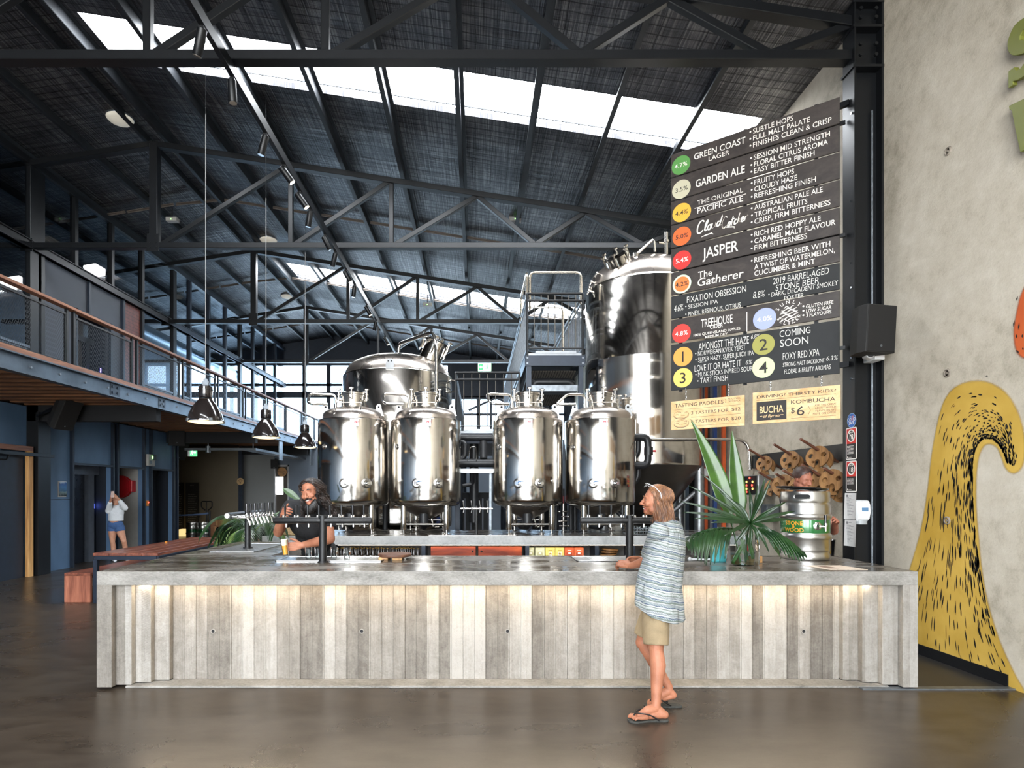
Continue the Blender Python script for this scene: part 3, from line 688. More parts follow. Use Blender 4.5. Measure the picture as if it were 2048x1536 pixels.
# cartons
def carton(px0,px1,col,art,label,h=.29):
    Y=9.4; x0,x1=(px0-CX)*Y/F,(px1-CX)*Y/F
    r=thing('beer_carton',label,'carton',((x0+x1)/2,Y,.575),'beer cartons on the back bar shelf')
    B().box(x0,x1-.004,Y,Y+.22,.575,.575+h-.045).obj('box',mat('carton %d %d %d'%col,col,.6),r,0,.004,1)
    b=B(); xm=(x0+x1)/2; zc=.575+h*.5
    if art=='elephant':
        b.m=1; b.box(xm-.028,xm+.028,Y-.002,Y,zc-.03,zc+.035); b.m=0
        b.box(xm-.018,xm+.012,Y-.003,Y-.001,zc-.005,zc+.018); b.box(xm-.016,xm-.008,Y-.003,Y-.001,zc-.02,zc); b.box(xm+.002,xm+.009,Y-.003,Y-.001,zc-.02,zc); b.box(xm+.012,xm+.02,Y-.003,Y-.001,zc-.012,zc+.01)
    else:
        for k in range(7): b.box(xm-.045+.013*k,xm-.038+.013*k,Y-.002,Y,zc-.03+.006*(k%3),zc+.02+.005*((k*2)%3))
        b.m=1; b.box(xm-.02,xm+.02,Y-.003,Y-.001,zc-.002,zc+.028)
    b.box(xm-.04,xm+.04,Y-.0022,Y,zc-.062,zc-.05); b.box(xm-.03,xm+.03,Y-.0022,Y,zc+.055,zc+.062)
    b.obj('printed_panel',[mat('carton ink %d'%art.__hash__() if False else 'carton ink '+art,{'leaf':(150,140,80),'elephant':(176,140,50),'fruit':(120,30,20)}[art],.6),mat('carton label white',(240,236,220),.6)],r,0)
cs=[(1054,1069,(206,204,160),'leaf','pale green beer carton, leftmost under the back bar slab'),(1070.5,1090,(216,216,178),'leaf','pale green beer carton beside the yellow cartons'),(1091,1110.5,(226,206,110),'elephant','yellow beer carton next to the pale green ones'),(1110.5,1129,(226,206,110),'elephant','yellow beer carton next to the orange ones'),(1129.5,1148.5,(214,92,44),'fruit','orange-red beer carton next to the yellow ones'),(1148.5,1168,(224,104,54),'fruit','orange-red beer carton, rightmost of the row')]
for c in cs: carton(*c)
# stacked wooden paddles under the back bar
M_pad=wood('tasting paddle oak',(84,54,26),(128,90,50),(160,118,72),.5,1,4)
for st,(x,nm) in enumerate(((2.09,'left'),(2.72,'right'))):
    for k in range(6):
        b=B(); b.lathe([(.13,0),(.135,.004),(.135,.018),(.13,.022)],(x+.012*((k*7)%3-1),9.5,.575+.04*k),28,Matrix.Rotation(.05*((k%3)-1),4,'Y')); b.box(x-.06,x+.06,9.45,9.55,.575+.04*k+.02,.575+.04*k+.038) if k<5 else None
        tag(b.obj('serving_board',M_pad),'round wooden board in the %s stack under the back bar, %s from the top'%(nm,names[5-k]),'serving board','round boards stacked under the back bar')
# small chrome tap on back bar
r=thing('tap_tower','slim black tap post with four chrome taps between the middle tanks','beer tap tower',(-.01,9.45,ZBB))
B().cyl((-.01,9.45,ZBB),(-.01,9.45,1.47),.026,seg=16).obj('post',M_tower,r)
b=B(); b.cyl((-.26,9.43,1.43),(.25,9.43,1.43),.014,seg=12); b.obj('beam',M_sspart,r)
for px in (928,944,960.5,975.5):
    x=(px-CX)*9.38/F
    b=B(); b.cyl((x,9.43,1.43),(x,9.36,1.44),.012,seg=10); b.ball((x,9.36,1.435),.02,12,8); b.cyl((x,9.36,1.43),(x-.01,9.345,1.37),.011,seg=10); b.obj('faucet',M_chrome,r)
    b=B(); b.tube([(x,9.36,1.45),(x-.008,9.355,1.5),(x-.014,9.35,1.56)],[.007,.009,.011],10); b.obj('tap_handle',mat('steel tap lever',(150,150,150),.25,.9),r)
r=tag(B().box(-.75,.6,9.24,9.5,ZBB,ZBB+.012).obj('sink_rim',M_sspart,smooth=0,bevel=.003),'steel drip sink rim set into the back bar below the four small taps','sink')
# =====================================================  TANKS
def small_tank(i,x,label,loop):
    Y=10.05; r=thing('brew_tank',label,'tank',(x,Y,ZBB),'four small steel tanks on the back bar')
    c=(x,Y,0)
    B().lathe([(.40,1.452),(.5,1.46),(.555,1.485),(.58,1.53),(.585,1.56),(.585,2.85),(.58,2.875),(.55,2.885),(.51,2.888)],c,96,cap=False).obj('shell',M_ss,r,60)
    B().lathe([(.512,2.886),(.512,2.93),(.5,2.985),(.47,3.02),(.42,3.05),(.32,3.085),(.2,3.11),(0,3.12)],c,72,cap=False).obj('dome',M_ssdome,r,60)
    B().lathe([(.43,1.455),(.3,1.36),(.14,1.27),(.1,1.25),(0,1.25)],c,48,cap=False).obj('cone_bottom',M_ssdome,r,60)
    b=B(); b.lathe([(.206,3.09),(.206,3.27),(.222,3.272),(.222,3.295),(.206,3.3),(.222,3.305),(.222,3.335),(.2,3.352),(0,3.36)],c,48,cap=False); h=b.obj('manway_hatch',M_ss,r,40)
    for k,a in enumerate((-2.75,-1.52,-.35,.9,2.1)):
        px,py=x+.25*cos(a),Y+.25*sin(a)
        b=B(); b.cyl((px,py,3.2),(px,py,3.39),.014,seg=10); b.cyl((px,py,3.22),(px,py,3.245),.03,seg=12); b.cyl((px,py,3.29),(px,py,3.315),.028,seg=12); b.tube([(x+.2*cos(a),Y+.2*sin(a),3.21),(px,py,3.21)],.016,8)
        b.lathe([(.012,3.375),(.04,3.382),(.043,3.395),(.034,3.41),(.012,3.412)],(px,py,0),6); b.obj('hatch_clamp',M_sspart,r,40)
    # bar rack on the dome
    b=B(); a,c2=V((x-.2,Y-.46,2.95)),V((x+.2,Y-.46,2.95)); up=V((0,.1,.19))
    b.tube(bend([a,a+up,c2+up,c2],.03),.009,8); b.tube([a+V((-.02,-.02,-.02)),a],.009,6); b.obj('dome_rail',M_sspart,r)
    # vent pipe loop
    hx,hy=x-.27,Y-.12
    if loop==0: pts=[(hx,hy,3.08),(hx,hy,3.3),(hx-.42,hy-.1,3.3),(hx-.36,hy-.36,3.1),(hx-.06,hy-.3,3.1)]
    else: pts=[(hx,hy,3.08),(hx,hy,3.3),(hx-.3,hy-.05,3.3),(hx-.52,hy-.28,3.1),(hx-.2,hy-.3,3.1)]
    b=B(); b.tube(bend(pts,.09,6),.024,14); b.cyl((hx,hy,3.06),(hx,hy,3.15),.034,seg=14); b.obj('vent_pipe',M_sspart,r)
    for s in (-1,1):
        lx=x+s*.44; b=B(); MM=Matrix(((.94,.34*0,.0,lx),(0,0,-1,Y-.12),(0,1,0,2.98),(0,0,0,1)))
        pl=[(-.085,-.03),(.085,-.03),(.045,.1)]+[(.045*cos(t),.12+.045*sin(t)) for t in [pi*k/8 for k in range(9)]]+[(-.045,.1)]
        b.prism(pl,-.008,.008,MM); b.m=1; MM2=MM@Matrix.Translation((0,.115,.0)); b.lathe([(.02,.0095),(0,.0095)],M=MM2,seg=14,cap=False)
        b.obj('lifting_lug',[mat('lug steel',(196,198,200),.35,.9),M_dark],r,0,.002,1)
    # maker's sticker on shell
    b=B(); rad_=.5865; am=-1.57+(.07 if x<0 else -.06)-atan2(x,Y)*.0-.0
    a0=-pi/2-atan2(x,Y)*1.0+ (0.02 if i!=3 else .1)
    def on(aa,z,rr): return (x+rr*cos(aa),Y+rr*sin(aa),z)
    b.grid([[on(a0-.115+.23*k/6,z,rad_) for k in range(7)] for z in (2.735,2.845)])
    st=b.obj('maker_sticker',mat('silver sticker',(222,222,224),.3,.3,.03),r,0)
    b=B(); t=B().text('DME',.052,Matrix(),.008,.35,1.3,'CENTER',1.0)
    t.v=[(vx,vy,0) for vx,vy,vz in t.v]
    b.add([on(a0+vx/rad_,2.783+vy,rad_+.0012) for vx,vy,_ in t.v],t.f)
    b.grid([[on(a0-.1+.11*k/3,z,rad_+.0012) for k in range(4)] for z in (2.778,2.782)]); b.obj('lettering',mat('maker red',(176,40,52),.4),st,0)
    b=B(); b.grid([[on(a0-.09+.18*k/4,z,rad_+.0012) for k in range(5)] for z in (2.762,2.767)]); b.grid([[on(a0-.07+.14*k/4,z,rad_+.0012) for k in range(5)] for z in (2.75,2.754)]); b.obj('fine_print',mat('grey print',(120,120,124),.5),st,0)
    # ports
    for q,(da,z,R) in enumerate(((-.27,1.83,.083),(.33,1.83,.083),(-.93,2.42,.045))):
        aa=a0+da; n=V((cos(aa),sin(aa),0)); p=V(on(aa,z,.58)); M2=Matrix.Translation(p)@n.to_track_quat('Z','Y').to_matrix().to_4x4()
        b=B(); b.lathe([(R,-.01),(R,.012),(R*.66,.02),(R*.62,.034),(R*.54,.034),(R*.5,.008),(0,.006)],M=M2,seg=40,cap=False); pt=b.obj('port',mat('port steel',(190,188,185),.25,1,.06),r,40)
        if q<2:
            b=B(); b.lathe([(.026,.006),(.026,.05),(.018,.055),(.018,.085),(.026,.09),(.026,.1),(0,.1)],M=M2,seg=18); b.tube([M2@V(z_) for z_ in ((-.035,.01,.045),(.0,.02,.06),(.03,-.03,.06))],.008,8); b.obj('valve',M_chrome,pt,40)
            if q==0 and i!=0: b=B(); b.tube([M2@V((0,.01,.07)),M2@V((.05,.03,.075)),M2@V((.12,.035,.07))],.007,8); b.obj('blue_lever',mat('blue lever',(70,120,176),.4),pt)
    # legs and bracing
    LP=[(-.33,-.36),(.36,-.36),(-.2,.33),(.27,.33)]
    for (lx,ly) in LP:
        b=B(); b.cyl((x+lx,Y+ly,1.105),(x+lx,Y+ly,1.5),.05,seg=24); b.cyl((x+lx,Y+ly,1.09),(x+lx,Y+ly,1.105),.053,seg=24); lg=b.obj('leg',M_ss,r,40)
        b=B(); b.cyl((x+lx,Y+ly,1.02),(x+lx,Y+ly,1.09),.017,seg=12); b.lathe([(.06,1.0175),(.055,1.025),(.02,1.032)],(x+lx,Y+ly,0),20); b.obj('foot',M_sspart,lg,40)
    B().cyl((x-.29,Y-.36,1.17),(x+.32,Y-.36,1.17),.018,seg=14).obj('cross_bar',M_sspart,r); B().cyl((x-.16,Y+.33,1.21),(x+.23,Y+.33,1.21),.016,seg=14).obj('cross_bar',M_sspart,r)
    b=B(); b.cyl((x-.02,Y-.2,1.14),(x-.02,Y-.2,1.34),.085,.075,seg=20); b.tube(bend([(x-.02,Y-.2,1.18),(x-.02,Y-.1,1.12),(x-.1,Y+.2,1.12)],.05),.06,14); b.obj('insulated_outlet',M_blackrub,r)
    b=B(); b.tube(bend([(x+.1,Y-.1,1.25),(x+.14,Y-.1,1.1),(x+.2,Y+.1,1.1)],.04),.016,10); b.cyl((x-.27,Y+.1,1.05),(x-.27,Y+.1,1.45),.014,seg=10); b.ball((x+.13,Y-.12,1.13),.03,12,8); b.obj('drain_pipe',M_sspart,r)
for i,(px,lab,lp) in enumerate(((707.5,'small steel brew tank behind the bearded bartender, leftmost of four',0),(852,'small steel brew tank standing second from the left on the back bar',0),(1055,'small steel brew tank right of the four small chrome taps',0),(1199.5,'small steel brew tank beside the black pipe loop, rightmost of four',1))):
    small_tank(i,(px-CX)*10.05/F,lab,lp)
# large tanks
def big_left():
    x,Y=-1.61,12.2; r=thing('fermenter_tank','large steel tank behind the two left small tanks','tank',(x,Y,0)); c=(x,Y,0)
    B().lathe([(1.0,.95),(1.08,1.0),(1.1,1.1),(1.1,3.98),(1.095,4.0),(1.06,4.02)],c,120,cap=False).obj('shell',M_ss,r,60)
    B().lathe([(1.06,4.02),(1.04,4.1),(.98,4.2),(.88,4.28),(.7,4.36),(.45,4.42),(0,4.45)],c,96,cap=False).obj('dome',M_ssdome,r,60)
    B().lathe([(1.0,.95),(.2,.6),(0,.6)],c,48,cap=False).obj('cone_bottom',M_ssdome,r,60)
    for a in (.8,2.4,3.9,5.5): B().cyl((x+.9*cos(a),Y+.9*sin(a),0),(x+.9*cos(a),Y+.9*sin(a),1.1),.07).obj('leg',M_sspart,r)
    MM=Matrix.Translation((x+.68,Y-.35,4.3))@Matrix.Rotation(.42,4,'Y')@Matrix.Rotation(.12,4,'X')
    B().lathe([(.23,-.1),(.23,.32),(.25,.325),(.25,.37),(.23,.39),(0,.4)],M=MM,seg=40).obj('manway_hatch',M_ss,r,40)
    b=B(); b.tube([MM@V(p) for p in bend([(-.06,-.05,.39),(-.06,-.05,.47),(.1,-.05,.47),(.1,-.05,.39)],.03)],.012,8); b.obj('hatch_grip',M_sspart,r)
    for k,a in enumerate((3.4,-.3,-1.6,1.5)):
        b=B(); q=lambda p: MM@V(p); b.cyl(q((.27*cos(a),.27*sin(a),.1)),q((.27*cos(a),.27*sin(a),.42)),.018,seg=10); b.cyl(q((.27*cos(a),.27*sin(a),.42)),q((.27*cos(a),.27*sin(a),.46)),.05,seg=8); b.cyl(q((.25*cos(a),.25*sin(a),.15)),q((.27*cos(a),.27*sin(a),.3)),.035,seg=8); b.obj('hatch_clamp',M_sspart,r,40)
    Yp=Y-1.0
    b=B(); s=lambda px,py,yy: P(px,py,yy)
    b.tube(bend([s(797,716,12.2),s(797,688,12.2),s(866,664,11.3),s(872.5,690,11.05),s(872.5,905,11.05)],.16,8),.035,16); b.cyl(s(797,716,12.2),s(797,709,12.2),.06); b.lathe([(.055,0),(.055,.03)],s(872.5,748,11.05),16); b.obj('spray_pipe',M_sspart,r)
    p=P(780,728,11.13); b=B(); pl=[(-.075,-.1),(.075,-.1),(.075,.06),(.045,.1),(-.045,.1),(-.075,.06)]
    MM=Matrix.Translation(p+V((0,-.02,0)))@Matrix(((1,0,0,0),(0,.25,-1,0),(0,1,.25,0),(0,0,0,1))); b.prism(pl,-.008,.008,MM); b.m=1
    for dx in (-.03,.03): b.lathe([(.014,.0095),(0,.0095)],M=MM@Matrix.Translation((dx,.05,0)),seg=12,cap=False)
    b.obj('lifting_lug',[mat('lug steel',(196,198,200),.35,.9),M_dark],r,0)
    b=B(); b.tube(bend([(x+1.08,Y-.1,3.7),(x+1.2,Y-.25,3.7),(x+1.2,Y-.25,3.9),(x+1.06,Y-.1,3.95)],.04),.018,8); b.cyl((x+1.08,Y-.05,3.35),(x+1.17,Y-.1,3.35),.04); b.cyl((x+1.08,Y-.1,2.2),(x+1.12,Y-.15,3.2),.03); b.obj('side_fitting',M_sspart,r)
big_left()
def big_right():
    x,Y,R=3.195,11.5,1.1; r=thing('fermenter_tank','tallest steel tank, rising behind the menu board on conical bottom','tank',(x,Y,0)); c=(x,Y,0)
    B().lathe([(1.095,2.17),(R,2.21),(R,4.09),(R+.002,4.1),(R,4.11),(R,5.49),(1.09,5.51),(1.07,5.53)],c,128,cap=False).obj('shell',M_ss,r,60)
    B().lathe([(1.07,5.52),(1.07,5.57),(1.04,5.69),(.97,5.81),(.84,5.92),(.6,6.03),(.3,6.11),(0,6.13)],c,96,cap=False).obj('dome',M_ssdome,r,60)
    B().lathe([(1.096,2.18),(.15,.95),(.12,.8),(0,.8)],c,96,cap=False).obj('cone_bottom',steel('dull cone steel',(120,116,112),.35,.5,.3,3),r,60)
    for a in (-.55,-2.6,.55,2.6):
        px,py=x+1.02*cos(a),Y+1.02*sin(a)
        b=B(); b.cyl((px,py,0),(px,py,2.3),.085,seg=24); b.obj('leg',mat('galvanised leg',(150,152,154),.4,.9,.15,20),r)
        b=B(); b.cyl((px,py,1.75),(x+.35*cos(a),Y+.35*sin(a),1.15),.045,seg=16); b.obj('brace',mat('galvanised leg',(150,152,154),.4,.9,.15,20),r)
    MM=Matrix.Translation((x+.04,Y-1.02,5.62))@Matrix(((1,0,0,0),(0,.25,-1,0),(0,1,.25,0),(0,0,0,1)))
    pl=[(-.08,-.12),(.08,-.12),(.05,.1)]+[(.05*cos(t),.13+.05*sin(t)) for t in [pi*k/8 for k in range(9)]]+[(-.05,.1)]
    B().prism(pl,-.01,.01,MM).obj('lifting_lug',mat('lug steel',(196,198,200),.35,.9),r,0)
    MM=Matrix.Translation((x-.62,Y-.62,5.8))@Matrix.Rotation(-.5,4,'Y')@Matrix.Rotation(.45,4,'X')
    B().lathe([(.2,-.1),(.2,.14),(.22,.145),(.22,.18),(.2,.19),(0,.2)],M=MM,seg=36).obj('manway_hatch',M_ss,r,40)
    for k in range(6):
        a=k*pi/3; b=B(); q=lambda p: MM@V(p); b.cyl(q((.235*cos(a),.235*sin(a),.05)),q((.235*cos(a),.235*sin(a),.24)),.015,seg=8); b.cyl(q((.235*cos(a),.235*sin(a),.24)),q((.235*cos(a),.235*sin(a),.27)),.04,seg=8); b.obj('hatch_clamp',M_sspart,r,40)
    b=B(); b.tube(bend([(x-.35,Y-.75,5.93),(x-.3,Y-.6,6.0),(x-.02,Y-.72,6.24),(x+.0,Y-.72,6.0)],.06),.025,10); b.cyl((x-.36,Y-.76,5.85),(x-.36,Y-.76,5.96),.05); b.obj('spray_pipe',M_sspart,r)
    b=B(); b.cyl((x+.22,Y-.65,5.98),(x+.22,Y-.65,6.38),.04,seg=14); b.cyl((x+.22,Y-.65,6.2),(x+.22,Y-.65,6.24),.06,seg=14); b.cyl((x+.22,Y-.65,6.18),(x+.07,Y-.7,6.18),.02,seg=10); b.obj('relief_valve',M_sspart,r)
    b=B()
    for k,(dx,dy,z) in enumerate(((-1.0,-.28,5.58),(-1.02,-.2,5.5),(-.93,-.45,5.68),(-1.04,-.25,5.42))): b.tube([(x+dx+.1,Y+dy,z),(x+dx-.06,Y+dy-.03,z+.03),(x+dx-.1,Y+dy-.03,z-.04)],.015,8); b.ball((x+dx-.06,Y+dy-.03,z+.03),.03,10,6)
    b.obj('sampling_valves',M_sspart,r)
    b=B(); pl=[(0,-.07),(.09,-.07)]+[(.09+.07*cos(t),.07*sin(t)) for t in [-pi/2+pi*k/8 for k in range(9)]]+[(0,.07)]
    px,py=x+1.0*cos(-.55),Y+1.0*sin(-.55)
    MM=Matrix(((1,0,0,px+.07),(0,0,-1,py-.02),(0,1,0,2.05),(0,0,0,1))); b.prism(pl,-.01,.01,MM); b.obj('leg_lug',mat('lug steel',(196,198,200),.35,.9),r,0)
big_right()
# =====================================================  WALKWAYS AND PIPES
M_deck=mat('walkway deck steel',(150,154,158),.45,.8,.1)
def walkway(nm,label,x0,x1,Y0,Y1,zd,leg):
    r=thing(nm,label,'walkway',((x0+x1)/2,Y0,0))
    b=B(); b.box(x0,x1,Y0,Y1,zd-.04,zd); b.box(x0+.15,x1-.12,Y0-.012,Y0+.0,zd-.0,zd+.035); b.obj('deck',M_deck,r,0)
    b=B(); b.box(x0-.04,x1+.04,Y0-.02,Y0+.06,zd-.24,zd-.045); b.box(x0-.04,x0+.02,Y0,Y1,zd-.24,zd-.045); b.box(x1-.02,x1+.04,Y0,Y1,zd-.24,zd-.045); b.obj('edge_channel',M_bluesteel,r,0,.003,1)
    b=B()
    for x in (x0,x1):
        for z in (zd-.19,zd-.09): b.cyl((x,Y0-.03,z),(x,Y0-.018,z),.018,seg=10)
    b.obj('bolt',M_galv,r)
    for x in ((x0+.03,x1-.03) if leg else (x0+.05,x1-.05)):
        for y in (Y0+.04,(Y0+Y1)/2,Y1-.1): B().box(x-.045,x+.045,y-.045,y+.045,0,zd-.24).obj('leg',M_bluesteel,r,0,.003,1)
    # front guard rail
    zt=zd+1.1
    b=B(); b.cyl((x0,Y0,zt),(x1,Y0,zt),.024,seg=14); b.cyl((x0,Y0,zt-.13),(x1,Y0,zt-.13),.024,seg=14); b.cyl((x0,Y0,zd+.09),(x1,Y0,zd+.09),.014,seg=10)
    for x in (x0,x1): b.cyl((x,Y0,zd-.1),(x,Y0,zt),.022,seg=12)
    b.obj('front_rail',M_black,r)
    n=7
    for k in range(1,n+1): B().cyl((x0+(x1-x0)*k/(n+1),Y0,zd+.09),(x0+(x1-x0)*k/(n+1),Y0,zt),.0085,seg=8).obj('baluster',mat('baluster steel',(110,106,100),.4,.7),r)
    for x in (x0,x1):
        b=B(); b.cyl((x,Y0,zt),(x,Y1,zt),.02,seg=12); b.cyl((x,Y0,zt-.13),(x,Y1,zt-.13),.02,seg=12); b.cyl((x,Y0,zd+.09),(x,Y1,zd+.09),.012,seg=8)
        y=Y0+.13
        while y<Y1: b.cyl((x,y,zd+.09),(x,y,zt-.13),.008,seg=6); y+=.13
        b.obj('side_rail',M_galv,r)
    return r
wk=walkway('steel_walkway','tall steel walkway with guard rails left of the tallest tank',.93,1.955,11.1,20.5,4.26,True)
M_hoop=mat('cream stainless hoop',(206,196,180),.22,.95,.05)
b=B(); x0,x1,z0,z1=.98,1.93,5.36,5.76
b.tube(bend([(x0,11.12,z0-.3),(x0,11.12,z1),(x1,11.12,z1),(x1,11.12,z0-.2)],.1),.023,12); b.obj('guard_hoop',M_hoop,wk)
b=B(); b.tube(bend([(.93,11.16,z0-.2),(.93,11.16,5.78),(.93,12.6,5.78),(.93,12.6,z0-.2)],.1),.023,12); b.obj('guard_hoop',M_hoop,wk)
b=B(); b.tube(bend([(x0,12.75,z0+.25),(x1-.1,12.75,z0+.25),(x1-.1,12.75,z0-.7)],.1),.023,12); b.obj('guard_hoop',M_hoop,wk)
walkway('steel_gantry','low steel walkway between the middle tanks, in front of the far window',-.4,.8,11.3,18.5,2.84,True)
# shelf with black duct under the tall walkway
r=thing('pipe_shelf','galvanised shelf between the legs of the tall walkway','shelf',(1.44,11.3,3.6))
B().box(1.01,1.88,11.2,11.6,3.57,3.69).obj('channel',M_galv,r,0,.003,1)
b=B(); b.tube(bend([(1.08,11.45,3.6),(1.08,11.4,3.78),(1.8,11.4,3.78),(1.8,11.45,3.6)],.12),.075,16); b.ball((1.08,11.4,3.79),.05); b.cyl((1.38,11.4,3.78),(1.42,11.4,3.78),.08,seg=16)
tag(b.obj('insulated_duct',M_blackrub),'black insulated duct lying on the galvanised shelf under the walkway','pipe')
def corr():
    m=N('grey corrugated sheet'); t=m.n('TexCoord'); s=m.n('SeparateXYZ'); m.l(t.outputs['Object'],s.inputs[0]); f=m.math('FRACT',m.math('DIVIDE',s.outputs[0],.05))
    m.bsdf(Base_Color=m.ramp(f,[(.1,(40,38,36)),(.3,(120,114,106)),(.8,(130,124,116)),(.95,(40,38,36))]),Roughness=.5,Metallic=.3); return m.mat
tag(B().loft([[V((.98,11.5,4.0)),V((1.9,11.5,4.0)),V((1.9,11.52,4.02)),V((.98,11.52,4.02))],[V((.98,14,3.7)),V((1.9,14,3.7)),V((1.9,14,3.73)),V((.98,14,3.73))]]).obj('soffit_sheet',corr(),smooth=0),'grey ribbed sheet sloping under the tall walkway','sheet')
def pipe(label,pts,r=.05,m=None,nm='insulated_pipe',bd=.12,grp=None):
    b=B(); b.tube(bend(pts,bd,6),r,16)
    return tag(b.obj(nm,m or M_blackrub),label,'pipe',grp)
q=lambda px,py,Y:P(px,py,Y)
pipe('black insulated pipe just below the low walkway deck',[q(905,875,11.0),q(1012,875,11.0)],.062)
pipe('black insulated pipe running level between the middle tanks, lower one',[q(905,926,10.9),q(1012,926,10.9)],.075)
pipe('black insulated pipe bending down beside the second tank',[q(915,884,11.0),q(930,884,10.9),q(930,915,10.9),q(912,922,10.9)],.045,bd=.08)
pipe('thick upright black pipe between the two level pipes',[q(967,883,10.98),q(967,917,10.92)],.07)
pipe('dark upright duct behind the level pipes',[q(948,884,11.6),q(948,1045,11.6)],.09)
pipe('black hose elbow below the galvanised channel',[q(946,938,10.66),q(946,968,10.9),q(925,972,10.85)],.035,bd=.08)
pipe('slender chrome hose loop between the middle tanks',[q(935,922,10.83),q(940,894,10.7),q(952,893,10.7),q(953,922,10.83)],.008,M_sspart,'hose',.05)
r=thing('galvanised_frame','galvanised channel on a slim post between the middle tanks','frame',(0,10.7,0))
b=B(); b.box(-.30,.29,10.62,10.7,2.03,2.1); b.obj('channel',mat('bright galvanised channel',(176,180,182),.4,.8,.1),r,0)
b=B(); b.box(.22,.26,10.74,10.78,0,2.05); b.obj('post',M_galv,r,0)
loop=thing('pipe_loop','black insulated pipe loop on the side of the rightmost small tank','pipe',(2.9,10.05,1.9))
b=B(); pts=[q(1268,874,10.05),q(1296,874,10.05),q(1296,931,10.05),q(1268,931,10.05)]
b.tube(bend(pts,.13,8),.062,18); b.obj('pipe_run',M_blackrub,loop)
b=B(); b.tube(bend([q(1276,876,10.2),q(1276,905,10.2),q(1266,918,10.2)],.1),.05,14); b.tube(bend([q(1276,930,10.2),q(1276,955,10.2),q(1266,968,10.2)],.1),.05,14); b.obj('branch_pipe',M_blackrub,loop)
b=B(); c=q(1297,902,10.05); b.cyl(c+V((0,0,-.07)),c+V((0,0,.07)),.075,seg=16); b.obj('clamp',M_blkplastic,loop)
b=B(); b.cyl(c+V((.07,0,0)),c+V((.12,-.02,0)),.018,seg=10); b.obj('red_knob',M_red,loop)
pipe('long level stainless pipe crossing in front of the tallest tank',[q(1303,879,10.15),q(1497,879,10.05),q(1500,940,10.0)],.028,M_sspart,'steel_pipe',.22)
# valves and hoses between the right tanks
r=thing('valve_manifold','small brass and steel valve manifold between the two right tanks','valve',(1.45,10.1,ZBB))
b=B(); x=1.45; b.cyl((x,10.1,ZBB),(x,10.1,1.5),.016,seg=10)
for k,z in enumerate((1.12,1.2,1.28,1.36)): b.cyl((x-.07+.02*k,10.08,z),(x+.08,10.1,z),.011,seg=8); b.ball((x+(-.07 if k%2 else .08),10.08,z),.022,10,6)
b.obj('manifold',M_sspart,r)
b=B(); b.cyl((x,10.05,1.5),(x,10.05,1.62),.008,seg=8); b.obj('red_hose',mat('dark red hose',(120,34,44),.4),r)
# equipment in the dark behind the back bar
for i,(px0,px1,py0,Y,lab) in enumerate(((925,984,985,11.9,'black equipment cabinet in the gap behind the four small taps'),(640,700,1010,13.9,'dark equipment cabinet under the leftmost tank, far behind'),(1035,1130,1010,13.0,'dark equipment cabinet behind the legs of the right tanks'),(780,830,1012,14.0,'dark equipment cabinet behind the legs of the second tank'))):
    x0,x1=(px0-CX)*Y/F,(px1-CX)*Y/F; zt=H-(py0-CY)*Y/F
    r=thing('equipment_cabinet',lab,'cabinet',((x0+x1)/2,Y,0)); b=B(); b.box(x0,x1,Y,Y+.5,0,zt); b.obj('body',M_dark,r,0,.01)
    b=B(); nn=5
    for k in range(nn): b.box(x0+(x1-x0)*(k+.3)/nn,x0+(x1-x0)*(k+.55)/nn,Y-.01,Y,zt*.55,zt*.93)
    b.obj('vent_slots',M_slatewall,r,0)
for k,(px,py0,Y,r_) in enumerate(((1142,1010,11.0,.05),(1150,1010,11.05,.05),(1128,1012,11.2,.06),(1112,1012,11.15,.05),(742,1012,11.0,.05),(770,1020,10.95,.045))):
    p=q(px,py0,Y); pipe('dark upright pipe behind the tank legs, %s from the left'%['fourth','fifth','third','second from the right pair','first','second'][k] if False else ['dark upright pipe right of the valve manifold','dark upright pipe next to the rightmost small tank, inner','dark upright pipe left of the valve manifold','dark upright pipe behind the third tank right leg','dark upright pipe behind the first two tanks, left one','dark upright pipe behind the first two tanks, right one'][k],[(p.x,Y,0),(p.x,Y,1.75)],r_)
tag(B().lathe([(0,0),(.28,0),(.29,.02),(.29,.88),(.28,.9),(0,.9)],(1.0,12.0,.0),28).obj('blue_drum',mat('blue drum plastic',(22,50,120),.4,0,.1)),'blue drum behind the legs of the third tank','drum')
tag(B().lathe([(0,0),(.22,0),(.24,.5),(.25,.52),(.24,.53)],(3.0,12.75,0.62),24).obj('yellow_tub',mat('dull yellow tub',(150,128,60),.5,0,.1)),'dull yellow tub behind the rightmost small tank','tub') if False else None
# pallet rack behind the tall tank
r=thing('pallet_rack','blue and orange pallet rack uprights by the concrete wall behind the tallest tank','rack',(4.4,12.0,0))
for x,y,mt in ((4.36,11.75,mat('blue rack steel',(30,58,110),.45)),(4.42,11.6,mat('orange rack beam',(196,84,34),.45)),(4.5,11.55,mat('perforated rack steel',(120,124,130),.45,.5,.3,60)),(4.42,11.15,mat('blue rack steel',(30,58,110),.45)),(4.52,11.0,mat('orange rack beam',(196,84,34),.45))): 
    B().box(x-.03,x+.03,y-.03,y+.03,0,4.2).obj('upright',mt,r,0)
b=B(); b.box(4.3,4.5,11.9,11.96,1.62,1.7); b.obj('cross_beam',M_galv,r,0)
